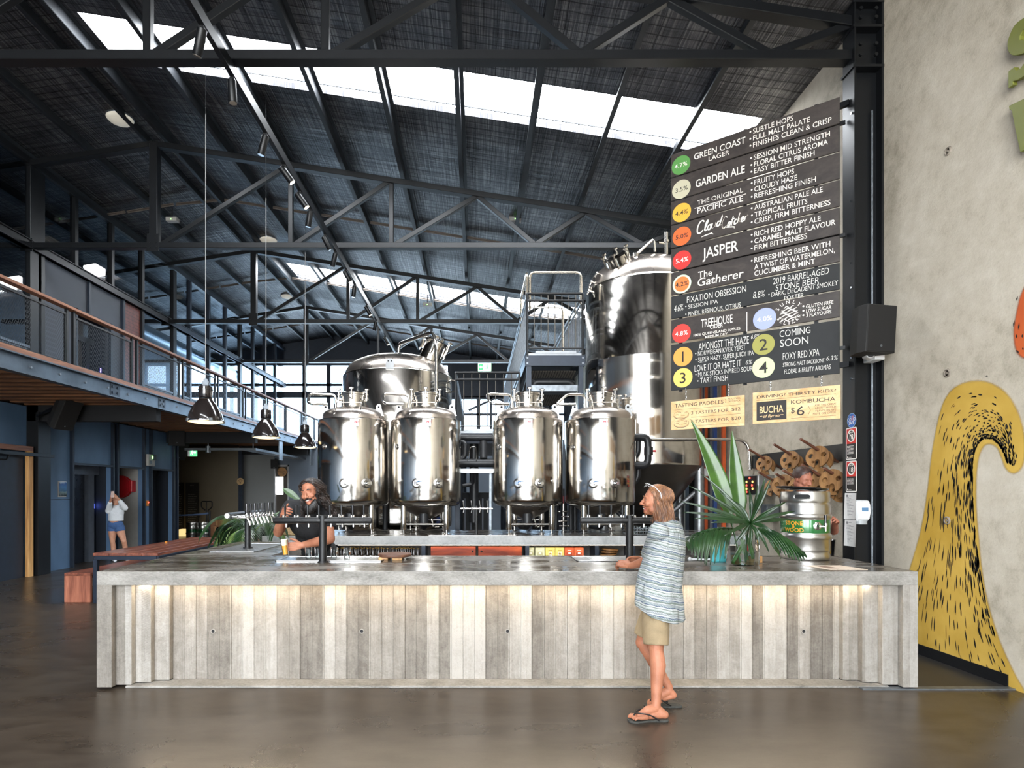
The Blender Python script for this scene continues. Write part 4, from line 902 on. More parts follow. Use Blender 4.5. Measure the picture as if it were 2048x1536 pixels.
# =====================================================  MENU BOARD
class Plane:
    def __init__(s,o,u,v=(0,0,1)): s.o=V(o);s.u=V(u).normalized();s.v=V(v).normalized();s.n=s.u.cross(s.v).normalized()
    def at(s,u,v,d=0): return s.o+s.u*u+s.v*v+s.n*d
    def M(s,u,v,d=0):
        p=s.at(u,v,d); return Matrix(((s.u.x,s.v.x,s.n.x,p.x),(s.u.y,s.v.y,s.n.y,p.y),(s.u.z,s.v.z,s.n.z,p.z),(0,0,0,1)))
    def hit(s,px,py):
        d=V(((px-CX)/F,1,-(py-CY)/F)); c=V((0,0,H)); t=(s.o-c).dot(s.n)/d.dot(s.n); p=c+d*t-s.o
        return p.dot(s.u),p.dot(s.v)
    def rect(s,b,u0,u1,v0,v1,d0,d1):
        pts=[s.at(u,v,d) for d in (d0,d1) for (u,v) in ((u0,v0),(u1,v0),(u1,v1),(u0,v1))]
        return b.add(pts,[(3,2,1,0),(4,5,6,7),(0,1,5,4),(1,2,6,5),(2,3,7,6),(3,0,4,7)])
    def disc(s,b,u,v,r,d,n=48,r0=0):
        if r0==0: b.add([s.at(u+r*cos(2*pi*k/n),v+r*sin(2*pi*k/n),d) for k in range(n)],[tuple(range(n))])
        else: b.add([s.at(u+q*cos(2*pi*k/n),v+q*sin(2*pi*k/n),d) for q in (r,r0) for k in range(n)],[(k,(k+1)%n,n+(k+1)%n,n+k) for k in range(n)])
MB=Plane((2.62,8.1,3.06),(1.55,-1.2,0)); MW=sqrt(1.55**2+1.2**2)
ZX=lambda zx,zy,oy:(1300+zx/4.876,oy+zy/4.876)
def ttext(b,pl,txt,L,R,cap,bold=.0,shear=0,d=.0012,space=1.0,align='LEFT',base=None):
    """text from pixel L (x,y of the baseline start) to pixel x R, capital height in metres"""
    u0,v0=pl.hit(*L); k=(pl.hit(R,L[1])[0]-u0)
    t=B().text(txt,1,Matrix(),bold*.45 if bold<.02 else bold*.6,shear,1,'LEFT',space)
    if not t.v: return
    xs=[p[0] for p in t.v]; w=max(xs)-min(xs); x0=min(xs)
    hs=cap/.69
    M=pl.M(u0,v0,d); b.add([((p[0]-x0)*k/w,p[1]*hs,0) for p in t.v],t.f,M)
def scribble(b,pl,u,v,w,h,d,rows=1,seed=0,th=.3):
    rr=random.Random(seed)
    for i in range(rows):
        x=0; vv=v-i*h*1.6
        while x<w:
            l=min(rr.uniform(.4,1.6)*h*2,w-x); pl.rect(b,u+x,u+x+l,vv,vv+h*th*2,d,d+.0004); x+=l+h*.5
board=thing('menu_board','large dark beer menu board hung at an angle beside the black column','menu board',(3.4,7.5,3.06))
M_bd=wood('dark stained menu slat',(44,38,36),(56,49,46),(68,60,56),.55,0,2)
M_chalk=mat('black chalkboard',(40,41,42),.75,0,.18,5)
M_ink=mat('white lettering',(236,230,220),.6,0,.02)
M_chk=mat('white chalk writing',(214,212,206),.8,0,.1,60)
M_dkink=mat('dark lettering',(40,36,34),.6)
b=B()
for u in (.12,.93,1.72): MB.rect(b,u-.02,u+.02,-.02,3.2,-.05,-.025)
for v in (.3,1.6,2.9): MB.rect(b,.1,MW+.05,v-.02,v+.02,-.08,-.05)
b.obj('back_frame',M_black,board,0)
b=B(); 
for v in (.1,3.1):
    p=MB.at(MW-.05,v,-.06); b.beam(p,(4.27,6.88,p.z),.05,.06)
b.obj('bracket',M_black,board,0)
o6,o7=200,500
circ=[((302,635),o6,(88,148,74),'4.7%',M_ink),((306,870),o6,(196,190,164),'3.5%',M_dkink),((309,1098),o6,(232,176,62),'4.4%',M_dkink),((310,1328),o6,(226,104,48),'5.0%',M_dkink),((311,98),o7,(208,52,48),'5.4%',M_ink),((311,332),o7,(232,126,62),'4.2%',M_dkink),None,((307,813),o7,(220,62,54),'4.8%',M_ink)]
TX=[ # row, text, left px zoom, right, offset, cap(z px), bold, shear
(0,'GREEN COAST',(430,585),930,o6,58,.016,0),(0,'LAGER',(572,597),775,o6,44,.012,0),
(0,'SUBTLE HOPS',(1005,330),1395,o6,48,.008,.0),(0,'FULL MALT PALATE',(1005,397),1560,o6,48,.008,0),(0,'FINISHES CLEAN & CRISP',(1005,464),1770,o6,48,.008,0),
(1,'GARDEN ALE',(445,855),925,o6,72,.018,.0),(1,'SESSION MID STRENGTH',(1012,585),1755,o6,48,.008,0),(1,'FLORAL CITRUS AROMA',(1015,652),1735,o6,48,.008,0),(1,'EASY BITTER FINISH',(1015,718),1605,o6,48,.008,0),
(2,'THE ORIGINAL',(462,1026),908,o6,44,-.002,0),(2,'PACIFIC ALE',(462,1110),908,o6,52,.006,0),(2,'FRUITY HOPS',(1018,829),1405,o6,48,.008,0),(2,'CLOUDY HAZE',(1018,895),1435,o6,48,.008,0),(2,'REFRESHING FINISH',(1018,961),1618,o6,48,.008,0),
(3,'AUSTRALIAN PALE ALE',(1018,1074),1685,o6,48,.008,0),(3,'TROPICAL FRUITS',(1020,1143),1535,o6,48,.008,0),(3,'CRISP, FIRM BITTERNESS',(1018,1210),1760,o6,48,.008,0),
(4,'JASPER',(512,85),860,o7,98,.022,.0),(4,'RICH RED HOPPY ALE',(1018,1333),1665,o6,48,.008,0),(4,'CARAMEL MALT FLAVOUR',(1018,1400),1808,o6,48,.008,0),(4,'FIRM BITTERNESS',(1018,1466),1532,o6,48,.008,0),
(5,'The',(470,276),605,o7,62,.014,0),(5,'Gatherer',(465,356),915,o7,76,.016,.12),(5,'REFRESHING BEER WITH',(1018,123),1758,o7,48,.008,0),(5,'A TWIST OF WATERMELON,',(1018,190),1802,o7,48,.008,0),(5,'CUCUMBER & MINT',(1018,254),1610,o7,48,.008,0),
(7,'TREEHOUSE',(498,757),805,o7,78,.012,0),(7,'CIDER',(585,772),712,o7,40,.014,0),(7,'100% QUEENSLAND APPLES',(425,845),880,o7,24,.012,.0),(7,'MEDIUM DRY',(538,864),755,o7,26,.012,0),
(7,'GLUTEN FREE',(1522,568),1790,o7,34,.012,.1),(7,'LOW SUGAR',(1522,612),1768,o7,34,.012,.1),(7,'3 FLAVOURS',(1522,656),1768,o7,34,.012,.1)]
CT=[(6,'FIXATION OBSESSION',(360,517),938,60,0,.0),(6,'4.6%',(235,605),325,62,0,.15),(6,'SESSION IPA',(372,573),662,38,0,0),(6,'PINEY, RESINOUS, CITRUS',(372,648),885,44,0,.0),(6,'2019 BARREL-AGED',(1200,336),1745,60,-.0,.08),(6,'STONE BEER',(1225,400),1648,58,.0,.1),(6,'8.8%',(1005,475),1120,64,0,.2),(6,'DARK, DECADENT SMOKEY',(1182,458),1835,44,0,.1),(6,'PORTER',(1310,492),1500,40,.006,0),
(8,'AMONGST THE HAZE',(475,980),965,70,-.004,0),(8,'6.8%',(985,868),1070,40,-.002,.2),(8,'NORWEIGAN KVIEK YEAST',(468,1033),932,44,-.004,0),(8,'SUPER HAZY. SUPER JUICY IPA',(470,1093),1012,44,-.004,0),(8,'LOVE IT OR HATE IT',(435,1188),890,62,-.006,0),(8,'6%',(935,1118),998,44,-.004,.2),(8,'MUSK STICKS INPIRED SOUR',(470,1237),1000,44,-.006,0),(8,'TART FINISH',(490,1300),760,52,-.002,0),
(8,'COMING',(1265,852),1565,64,-.004,0),(8,'SOON',(1270,948),1545,72,-.004,0),(8,'FOXY RED XPA',(1295,1072),1652,66,-.006,0),(8,'STRONG MALT BACKBONE',(1295,1142),1700,40,-.008,.1),(8,'6.3%',(1720,1082),1832,44,-.006,.2),(8,'FLORAL & FRUITY AROMAS',(1310,1210),1762,44,-.006,.1)]
words_={0:'GREEN COAST',1:'GARDEN ALE',2:'THE ORIGINAL PACIFIC ALE',3:'Cloud Catcher',4:'JASPER',5:'The Gatherer'}
SLOT={}
for i in range(9):
    if i<8: v1=3.18-.3185*i; v0=v1-.302
    else: v1,v0=.615,0
    b=B(); MB.rect(b,0,MW,v0,v1,-.022,0)
    s=b.obj('menu_slat',M_chalk if i in (6,8) else M_bd,board,0,.003,1); SLOT[i]=s
    kb=B()
    for t in TX:
        if t[0]!=i: continue
        _,tx,L,R,oy,cap,bold,sh=t
        Lp=ZX(L[0],L[1],oy); Yd=8.1-1.2*MB.hit(*Lp)[0]/MW
        ttext(kb,MB,tx,Lp,1300+R/4.876,cap/4.876*Yd/F,bold,sh)
        if L[0] in (1005,1012,1015,1018,1020,1522) and tx not in ('A TWIST OF WATERMELON,','CUCUMBER & MINT'):
            u,v=MB.hit(1300+(L[0]-26)/4.876,oy+(L[1]+9)/4.876); MB.disc(kb,u,v+.035,.011,.0012,12)
    if i==2:
        a=MB.hit(*ZX(435,1058,o6)); c=MB.hit(*ZX(938,900,o6)); MB.rect(kb,a[0],c[0],a[1]-.004,a[1]+.004,.001,.0014)
    if i==3:   # script lettering drawn as brush strokes
        G={'C':[[(.8,.85),(.6,1),(.3,.9),(.12,.5),(.2,.1),(.5,0),(.8,.2)]],'l':[[(0,.1),(.25,.9),(.15,1),(.05,.6),(.1,.05),(.3,.08)]],'o':[[(.35,.5),(.1,.4),(.08,.1),(.3,0),(.42,.2),(.35,.5),(.5,.4)]],'u':[[(.05,.5),(.05,.1),(.2,0),(.38,.2),(.4,.5),(.4,.1),(.55,.08)]],'d':[[(.38,.45),(.15,.45),(.05,.15),(.2,0),(.38,.2),(.5,1),(.42,.1),(.58,.06)]],'a':[[(.38,.45),(.15,.45),(.05,.15),(.2,0),(.38,.2),(.4,.48),(.4,.08),(.55,.08)]],'t':[[(.2,.95),(.12,.1),(.25,0),(.4,.1)],[(0,.6),(.42,.68)]],'c':[[(.38,.42),(.2,.5),(.06,.25),(.15,0),(.42,.12)]],'h':[[(.05,0),(.15,.8),(.22,1),(.12,.7),(.08,.1),(.2,.42),(.34,.4),(.34,.08),(.5,.06)]],'e':[[(.06,.22),(.35,.32),(.28,.5),(.1,.42),(.06,.12),(.2,0),(.45,.12)]],'r':[[(.05,0),(.1,.42),(.12,.3),(.35,.5),(.45,.42)]]}
        def word(wd,L,R,h,tilt):
            u0,v0=MB.hit(*ZX(*L,o6)); u1=MB.hit(1300+R/4.876,o6+L[1]/4.876)[0]
            adv={'C':.95,'l':.3,'t':.42,'r':.42}; tot=sum(adv.get(c,.52) for c in wd); k=(u1-u0)/tot; x=0
            for c in wd:
                for st in G[c]:
                    pts=[]
                    for j in range(len(st)-1):
                        p0=st[max(j-1,0)];p1=st[j];p2=st[j+1];p3=st[min(j+2,len(st)-1)]
                        for m in range(5):
                            t=m/5; f=lambda a:.5*(2*p1[a]+(p2[a]-p0[a])*t+(2*p0[a]-5*p1[a]+4*p2[a]-p3[a])*t*t+(3*p1[a]-p0[a]-3*p2[a]+p3[a])*t**3)
                            pts.append((f(0),f(1)))
                    pts.append(st[-1]); hh=h*(1.25 if c=='C' else 1)
                    P3=[MB.at(u0+(x+p[0]+p[1]*.22)*k, v0+p[1]*hh+(x*k)*tilt,.0012) for p in pts]
                    n=len(P3); wdt=[.0085*(1 if 0<i_<n-1 else .5) for i_ in range(n)]
                    kb.tube(P3,wdt,6,flat=.12)
                x+=adv.get(c,.52)
        word('Cloud',(445,1310),690,.125,.12); word('Catcher',(690,1262),950,.12,.12)
        kb.tube([MB.at(*MB.hit(*ZX(zx,zy,o6)),.0012) for zx,zy in ((500,1338),(540,1320),(600,1298),(618,1310))],[.003,.008,.008,.003],6,flat=.12)
        kb.tube([MB.at(*MB.hit(*ZX(zx,zy,o6)),.0012) for zx,zy in ((700,1240),(760,1240),(820,1236),(822,1252))],[.003,.008,.008,.003],6,flat=.12)
    for t in CT:
        if t[0]!=i: continue
        _,tx,L,R,cap,bold,sh=t; Lp=ZX(L[0],L[1],o7); Yd=8.1-1.2*MB.hit(*Lp)[0]/MW
        ttext(kb,MB,tx,Lp,1300+R/4.876,cap/4.876*Yd/F,bold-.006,sh)
        if L[0] in (372,1182,468,470,490): u,v=MB.hit(1300+(L[0]-22)/4.876,o7+L[1]/4.876); MB.disc(kb,u,v+.03,.008,.0012,10)
    if i==8:
        for zx0,zx1,zy in ((485,550,1100),(720,795,1072)): u,v=MB.hit(*ZX(zx0,zy,o7)); u1=MB.hit(1300+zx1/4.876,500)[0]; MB.rect(kb,u,u1,v,v+.004,.001,.0014)
    if i==7:
        u,v=MB.hit(*ZX(945,795,o7)); MB.rect(kb,u-.004,u+.004,v,v+.245,.001,.0014)
        uc,vc=MB.hit(*ZX(1355,618,o7))
        for tx,ra,a0,a1,inv in (('SUNLY',.125,rad(150),rad(40),1),('SELTZER',.16,rad(205),rad(335),-1)):
            for k,ch in enumerate(tx):
                a=a0+(a1-a0)*k/(len(tx)-1); t=B().text(ch,.058,Matrix(),.012,0,1,'CENTER'); c=(ra if inv>0 else ra-.02)
                Rm=Matrix.Rotation(a-pi/2 if inv>0 else a+pi/2,4,'Z'); kb.add([(p[0],p[1],0) for p in t.v],t.f,MB.M(uc+c*cos(a),vc+c*sin(a)*.95,.0012)@Rm)
        for k in range(7):   # wavy emblem
            w=.1*sqrt(max(0,1-((k-3)/3.6)**2)); pts=[MB.at(uc+x*w,vc-.075+.025*k+.012*sin(x*5+k*1.7),.0012) for x in [j/5 for j in range(-5,6)]]
            kb.tube(pts,[.002]+[.006]*9+[.002],5,flat=.12)
        MB.rect(kb,uc-.1,uc+.1,vc-.172,vc-.165,.001,.0014)
    if kb.v: kb.obj('lettering',M_chk if i in (6,8) else M_ink,s,0)
cs=[(0,)+circ[0],(1,)+circ[1],(2,)+circ[2],(3,)+circ[3],(4,)+circ[4],(5,)+circ[5],(7,)+circ[7],(7,(1117,670),o7,(160,170,216),'4.0%',M_ink),(8,(320,1040),o7,(238,160,74),'1',M_dkink),(8,(1106,922),o7,(156,152,76),'2',M_dkink),(8,(320,1246),o7,(238,202,104),'3',M_dkink),(8,(1106,1145),o7,(214,226,168),'4',M_dkink)]
for (i,c,oy,colr,tx,im) in cs:
    u,v=MB.hit(*ZX(c[0],c[1],oy)); kb=B(); R=.124 if len(tx)>1 else .128
    if tx=='4.0%': R=.132
    if tx=='4.2%': MB.disc(kb,u,v,R,.0014,48,R*.8)
    MB.disc(kb,u,v,R*.82 if tx=='4.2%' else R,.0013)
    if tx=='4.2%': kb.mi=[1]*48+[0]
    d=kb.obj('strength_disc',[mat('disc %d %d %d'%colr,colr,.6,0,.02),mat('disc mint rim',(204,224,196),.6)],SLOT[i],0)
    kb=B(); t=B().text(tx,.082 if len(tx)>1 else .2,Matrix(),.01 if len(tx)>1 else .006,.0,1.05,'CENTER',1.05)
    kb.add([(p[0],p[1],0) for p in t.v],t.f,MB.M(u,v-(.028 if len(tx)>1 else .07),.0022)); kb.obj('lettering',im,d,0)
# hanging wooden signs
def sign(nm,label,tl,br,chains):
    u0,v1=MB.hit(*tl); u1,v0=MB.hit(*br)
    r=thing(nm,label,'sign',tuple(MB.at((u0+u1)/2,v0)),'wooden signs hanging below the menu board')
    b=B(); MB.rect(b,u0,u1,v0,v1,-.018,0); b.obj('board',M_ply,r,0,.002,1)
    for cpx in chains:
        u=MB.hit(cpx,800)[0]; b=B(); z=v1; k=0
        while z<0:
            ax=(MB.u if k%2 else MB.n); pts=[MB.at(u,z+.022+.022*sin(a),-.01)+ax*(.008*cos(a)) for a in [2*pi*j/10 for j in range(10)]]; b.tube(pts,.0035,6,True); z+=.034; k+=1
        b.obj('chain',M_chrome,r)
    return r,u0,u1,v0,v1
ZA=lambda zx,zy:(1330+zx/12.047,760+zy/12.047)
r,u0,u1,v0,v1=sign('hanging_sign','wooden tasting paddles price sign, left of the two hanging signs',(1342,803.6),(1489,851),(1371.5,1456.5))
kb=B(); Yd=7.6
for tx,L,R,cap,bo in (('TASTING PADDLES',(235,665),1408,88,.008),('3 TASTERS FOR',(630,832),1540,78,-.004),('$12',(1605,745),1818,78,.008),('6 TASTERS FOR',(630,1042),1540,78,-.004),('$20',(1605,968),1820,78,.008),('YOU PICK',(1510,480),1818,40,-.002),('OR WE PICK',(1512,535),1818,34,-.002)):
    ttext(kb,MB,tx,ZA(*L),1330+R/12.047,cap/12.047*Yd/F,bo)
for (ax,ay),bx in (((235,728),1820),((625,902),1820),((610,1112),1820)): u,v=MB.hit(*ZA(ax,ay)); MB.rect(kb,u,MB.hit(1330+bx/12.047,800)[0],v,v+.003,.0008,.0012)
kb.tube([MB.at(*MB.hit(*ZA(*p)),.001) for p in ((1445,462),(1468,500),(1448,550))],.002,5,flat=.2)
for cx_,cy_,n in ((392,830,4),(395,1040,6)):
    u,v=MB.hit(*ZA(cx_,cy_)); MB_e=lambda a,k=1:MB.at(u+.1*k*cos(a),v+.045*k*sin(a),.001)
    kb.tube([MB_e(2*pi*k/40) for k in range(40)],.002,5,True,flat=.2); kb.tube([MB_e(a)+V((0,0,-.012)) for a in [pi+pi*k/20 for k in range(21)]],[.002+.005*sin(pi*k/20) for k in range(21)],5,flat=.2)
    for k in range(n): a=2*pi*k/n+.4; p=(u+.06*cos(a),v+.025*sin(a)); kb.tube([MB.at(p[0]+.02*cos(t),p[1]+.011*sin(t),.001) for t in [pi*j/8 for j in range(9)]],[.001]+[.004]*7+[.001],5,flat=.2)
kb.obj('lettering',M_dkink,r,0)
ZC=lambda zx,zy:(1495+zx/10.5,750+zy/10.5)
r,u0,u1,v0,v1=sign('hanging_sign','wooden kombucha price sign, right of the two hanging signs',(1505.3,785.7),(1681,837),(1540.5,1642.5))
kb=B(); Yd=7.0
for tx,L,R,cap,bo in (('DRIVING? THIRSTY KIDS?',(195,497),1858,64,.006),('KOMBUCHA',(915,612),1845,82,.0),('$',(915,800),992,120,.01),('6',(1035,850),1195,190,.012),('ASK THE CREW',(1410,658),1858,40,-.004),('ABOUT WHICH',(1415,714),1858,40,-.004),('FLAVOURS WE',(1430,775),1858,40,-.004),('HAVE ON OFFER',(1375,836),1858,40,-.004)):
    ttext(kb,MB,tx,ZC(*L),1495+R/10.5,cap/10.5*Yd/F,bo)
for (ax,ay),bx in (((190,542),1858),((910,915),1858)): u,v=MB.hit(*ZC(ax,ay)); MB.rect(kb,u,MB.hit(1495+bx/10.5,800)[0],v,v+.003,.0008,.0012)
kb.tube([MB.at(*MB.hit(*ZC(*p)),.001) for p in ((1275,645),(1325,740),(1272,842))],.002,5,flat=.2)
kb.obj('lettering',M_dkink,r,0)
kb=B(); a=MB.hit(*ZC(190,965)); c=MB.hit(*ZC(818,530)); MB.rect(kb,a[0],c[0],a[1],a[1]+.232,.0006,.001); pn=kb.obj('label_panel',M_dkink,r,0)
kb=B(); 
for tx,L,R,cap,bo,sh in (('BUCHA',(255,808),755,150,.014,0),('of Byron',(325,900),672,66,.008,.25)): ttext(kb,MB,tx,ZC(*L),1495+R/10.5,cap/10.5*Yd/F,bo,sh,.002)
for x0_,x1_,yy in ((255,312,872),(690,755,838)): u,v=MB.hit(*ZC(x0_,yy)); MB.rect(kb,u,MB.hit(1495+x1_/10.5,830)[0],v,v+.005,.001,.002)
kb.obj('lettering',mat('pale wood lettering',(232,196,146),.6),pn,0)
# =====================================================  RIGHT WALL: MURAL, LETTERS
def WY(px,py,x=XW): Y=x*F/(px-CX); return Y,H-(py-CY)*Y/F
class Sm:  # smooth polyline through points
    @staticmethod
    def cat(pts,n=8,closed=False):
        out=[];N_=len(pts); rng=range(N_ if closed else N_-1)
        g=(lambda i:pts[i%N_]) if closed else (lambda i:pts[max(0,min(N_-1,i))])
        for i in rng:
            p0,p1,p2,p3=g(i-1),g(i),g(i+1),g(i+2)
            for k in range(n):
                t=k/n; out.append(tuple(.5*(2*p1[a]+(p2[a]-p0[a])*t+(2*p0[a]-5*p1[a]+4*p2[a]-p3[a])*t*t+(3*p1[a]-p0[a]-3*p2[a]+p3[a])*t**3) for a in range(len(p1))))
        if not closed: out.append(tuple(pts[-1]))
        return out
def spray(name,col,col2):
    m=N(name); at=m.n('Attribute',attribute_name='fade'); co=m.coord(); f=m.noise(co,5,4); c=m.ramp(m.noise(co,1.4,4),[(.35,col),(.65,col2)])
    p=m.bsdf(Base_Color=c,Roughness=.85); al=m.math('MULTIPLY_ADD',f,.25,m.math('MULTIPLY_ADD',at.outputs['Fac'],1.2,-.2)); m.l(m.math('MINIMUM',m.math('MAXIMUM',al,0),1),p.inputs['Alpha']); return m.mat
def mural(name,inner,mt,edge,parent):
    """inner: closed outline in wall (y,z); soft sprayed edge fades over 'edge' metres"""
    n=len(inner); ar=sum(inner[i][0]*inner[(i+1)%n][1]-inner[(i+1)%n][0]*inner[i][1] for i in range(n)); sg=1 if ar>0 else -1
    rows=[]; 
    for k,d in enumerate((0,edge)):
        r=[]
        for i in range(n):
            a,c=inner[i-1],inner[(i+1)%n]; t=V((c[0]-a[0],c[1]-a[1],0)).normalized(); r.append((XW-.0035,inner[i][0]+t.y*d*sg,inner[i][1]-t.x*d*sg))
        rows.append(r)
    b=B(); b.add(rows[0]+rows[1],[tuple(range(n))]+[(i,(i+1)%n,n+(i+1)%n,n+i) for i in range(n)])
    me=b.mesh(name); me.materials.append(mt); at=me.attributes.new('fade','FLOAT','POINT'); at.data.foreach_set('value',[1.]*n+[0.]*n)
    return link(name,me,parent,0)
wave_px=[(1845,1060),(1857,990),(1868,900),(1880,840),(1893,800),(1915,776),(1950,766),(1985,772),(2015,795),(2036,835),(2046,880),(2044,925),(2030,942),(2016,935),(2008,915),(1998,893),(1982,884),(1966,890),(1955,915),(1950,960),(1950,1010),(1955,1080),(1963,1150),(1977,1220),(2000,1290),(2028,1350),(2046,1384),(2030,1383),(2000,1360),(1960,1330),(1900,1310),(1830,1290),(1790,1280),(1805,1200),(1827,1125)]
mr=thing('wave_mural','yellow wave mural with black brush dashes sprayed on the concrete wall','mural',(XW,6,0))
out=[WY(*p) for p in Sm.cat(wave_px,6,True)]
mural('spray_paint',out,spray('yellow spray paint',(184,146,50),(210,172,78)),.035,mr)
orange=[(2060,560),(2046,590),(2037,625),(2032,660),(2034,690),(2043,708),(2060,716)]
mural('orange_spray_paint',[WY(*p) for p in Sm.cat(orange,5)],spray('orange spray paint',(188,82,34),(206,98,44)),.03,mr)
# dashes follow the flow of the wave: two guide curves (outer, inner)
outer=[(1798,1290),(1822,1180),(1850,1060),(1866,930),(1880,850),(1905,800),(1950,780),(1995,795),(2025,840),(2036,900),(2030,936)]
inner=[(2040,1380),(1998,1290),(1974,1210),(1960,1130),(1950,1050),(1946,960),(1950,905),(1966,880),(1985,878),(2003,895),(2018,930)]
oc,ic=Sm.cat(outer,20),Sm.cat(inner,20); rr=random.Random(11); nn=min(len(oc),len(ic))-1
b=B()
for k in range(980):
    t=rr.random()**.9; s=1-rr.random()**1.9 if t>.12 else rr.random()
    if t>.35 and s<.25 and rr.random()<.6: continue
    i=t*nn*.97; L=rr.uniform(.012,.03)*nn*(1 if t<.55 else .8)
    def at(ii):
        ii=min(max(ii,0),nn-1e-3); j=int(ii); f=ii-j
        a=[oc[j][q]*(1-f)+oc[j+1][q]*f for q in (0,1)]; c=[ic[j][q]*(1-f)+ic[j+1][q]*f for q in (0,1)]
        return WY(a[0]*(1-s)+c[0]*s,a[1]*(1-s)+c[1]*s)
    pts=[at(i+L*q/4) for q in range(5)]; w0=rr.uniform(.006,.016)*(1.2 if s>.75 else 1)
    l,r_=[],[]
    for q in range(5):
        a=pts[max(q-1,0)];c=pts[min(q+1,4)]; d=V((c[0]-a[0],c[1]-a[1],0)); 
        if d.length<1e-6: break
        d.normalize(); w=w0*sin(pi*(q+.35)/4.7)*.5
        l.append((XW-.006,pts[q][0]-d.y*w,pts[q][1]+d.x*w)); r_.append((XW-.006,pts[q][0]+d.y*w,pts[q][1]-d.x*w))
    if len(l)==5 and pts[0][1]>.03 and pts[4][1]>.03: b.add(l+r_[::-1],[tuple(range(10))])
for (x0,y0,x1,y1) in ((2037,592,2034,602),(2030,640,2028,655),(2040,645,2038,660),(2034,668,2035,677),(2046,668,2046,676),(2033,700,2040,706),(1972,752,1978,752),(2046,695,2048,700)):
    a=WY(x0,y0);c=WY(x1,y1); d=V((c[0]-a[0],c[1]-a[1],0)); d.normalize() if d.length else None; w=.008
    b.add([(XW-.006,a[0],a[1]),(XW-.006,(a[0]+c[0])/2-d.y*w,(a[1]+c[1])/2+d.x*w),(XW-.006,c[0],c[1]),(XW-.006,(a[0]+c[0])/2+d.y*w,(a[1]+c[1])/2-d.x*w)],[(0,1,2,3)])
b.obj('brush_dashes',mat('black mural paint',(26,24,20),.8),mr,0)
# green raised letters cut by the frame
M_green=mat('olive green sign letters',(112,116,44),.5,0,.04)
def wletter(label,pts):
    poly=[WY(px,py,4.53) for px,py in pts]
    ar=sum(poly[i][0]*poly[(i+1)%len(poly)][1]-poly[(i+1)%len(poly)][0]*poly[i][1] for i in range(len(poly)))
    MM=Matrix(((0,0,1,0),(1,0,0,0),(0,1,0,0),(0,0,0,1)))
    tag(B().prism(poly,4.53,4.57,MM).obj('sign_letter',M_green,None,0,.004,1),label,'letter','olive green letters on the concrete wall')
ex=lambda pts,far:pts+far
wletter('olive green raised letter curving out of the frame, top one',Sm.cat([(2120,10),(2075,20),(2046,36),(2029,50),(2018,72),(2014,92),(2018,106),(2026,111),(2038,110),(2060,102)],5)+[(2100,85),(2100,70),(2060,76),(2048,80),(2040,79),(2040,72),(2046,60),(2075,48),(2120,40)])
wletter('olive green raised letter with serif at the frame edge, middle one',[(2016,143),(2028,134),(2033,140),(2040,137),(2048,126),(2090,100),(2110,130),(2070,145),(2048,152),(2036,160),(2026,163),(2027,169),(2016,177)])
wletter('olive green raised straight letter at the frame edge, lowest one',[(2017,212),(2046,198),(2110,170),(2110,190),(2050,206),(2052,230),(2060,262),(2130,230),(2130,260),(2040,305),(2030,260),(2023,222),(2018,219)])
# =====================================================  COLUMN STICKERS, DISPENSER, SPEAKER, CAMERA
CP=Plane((4.262,7.0,0),(0,-1,0))          # the face of the column, u grows towards the camera
def cpx(px,py): return CP.hit(px,py)
def sticker(nm,label,px0,px1,py0,py1,mt,d=.003,rnd=.012):
    u0,v1=cpx(px0,py0); u1=cpx(px1,py0)[0]; vb=cpx(px0,py1)[1]
    r=thing(nm,label,'sticker',tuple(CP.at((u0+u1)/2,vb)),'notices on the black column')
    b=B(); poly=[(u0+rnd,vb),(u1-rnd,vb),(u1,vb+rnd),(u1,v1-rnd),(u1-rnd,v1),(u0+rnd,v1),(u0,v1-rnd),(u0,vb+rnd)]
    b.prism(poly,0,d,CP.M(0,0,0)); b.obj('backing',mt,r,0); return r,u0,u1,vb,v1
u,v=cpx(1703.5,841); r=thing('round_sticker','round blue covid safe sticker on the black column','sticker',tuple(CP.at(u,v)))
b=B(); b.add([CP.at(u+.083*cos(2*pi*k/40),v+.083*sin(2*pi*k/40),.002) for k in range(40)],[tuple(range(40))]); b.obj('backing',mat('sticker pale blue rim',(150,176,206),.5),r,0)
b=B(); CP.disc(b,u,v,.077,.0028,40); b.obj('blue_disc',mat('sticker blue',(40,96,170),.5,0,.03),r,0)
b=B()
for tx,dv,sz in (('WE ARE',.035,.022),('COVID',-.005,.05),('SAFE',-.045,.05)): b.text(tx,sz,CP.M(u,v+dv,.0036),.012,0,.95,'CENTER')
b.obj('lettering',M_ink,r,0)
b=B(); b.tube([CP.at(u-.002,v+.01,.004),CP.at(u+.012,v+.0,.004),CP.at(u+.03,v+.055,.004)],.005,5,flat=.3); b.obj('red_tick',M_red,r,0)
M_sred=mat('notice red',(198,48,38),.5,0,.03)
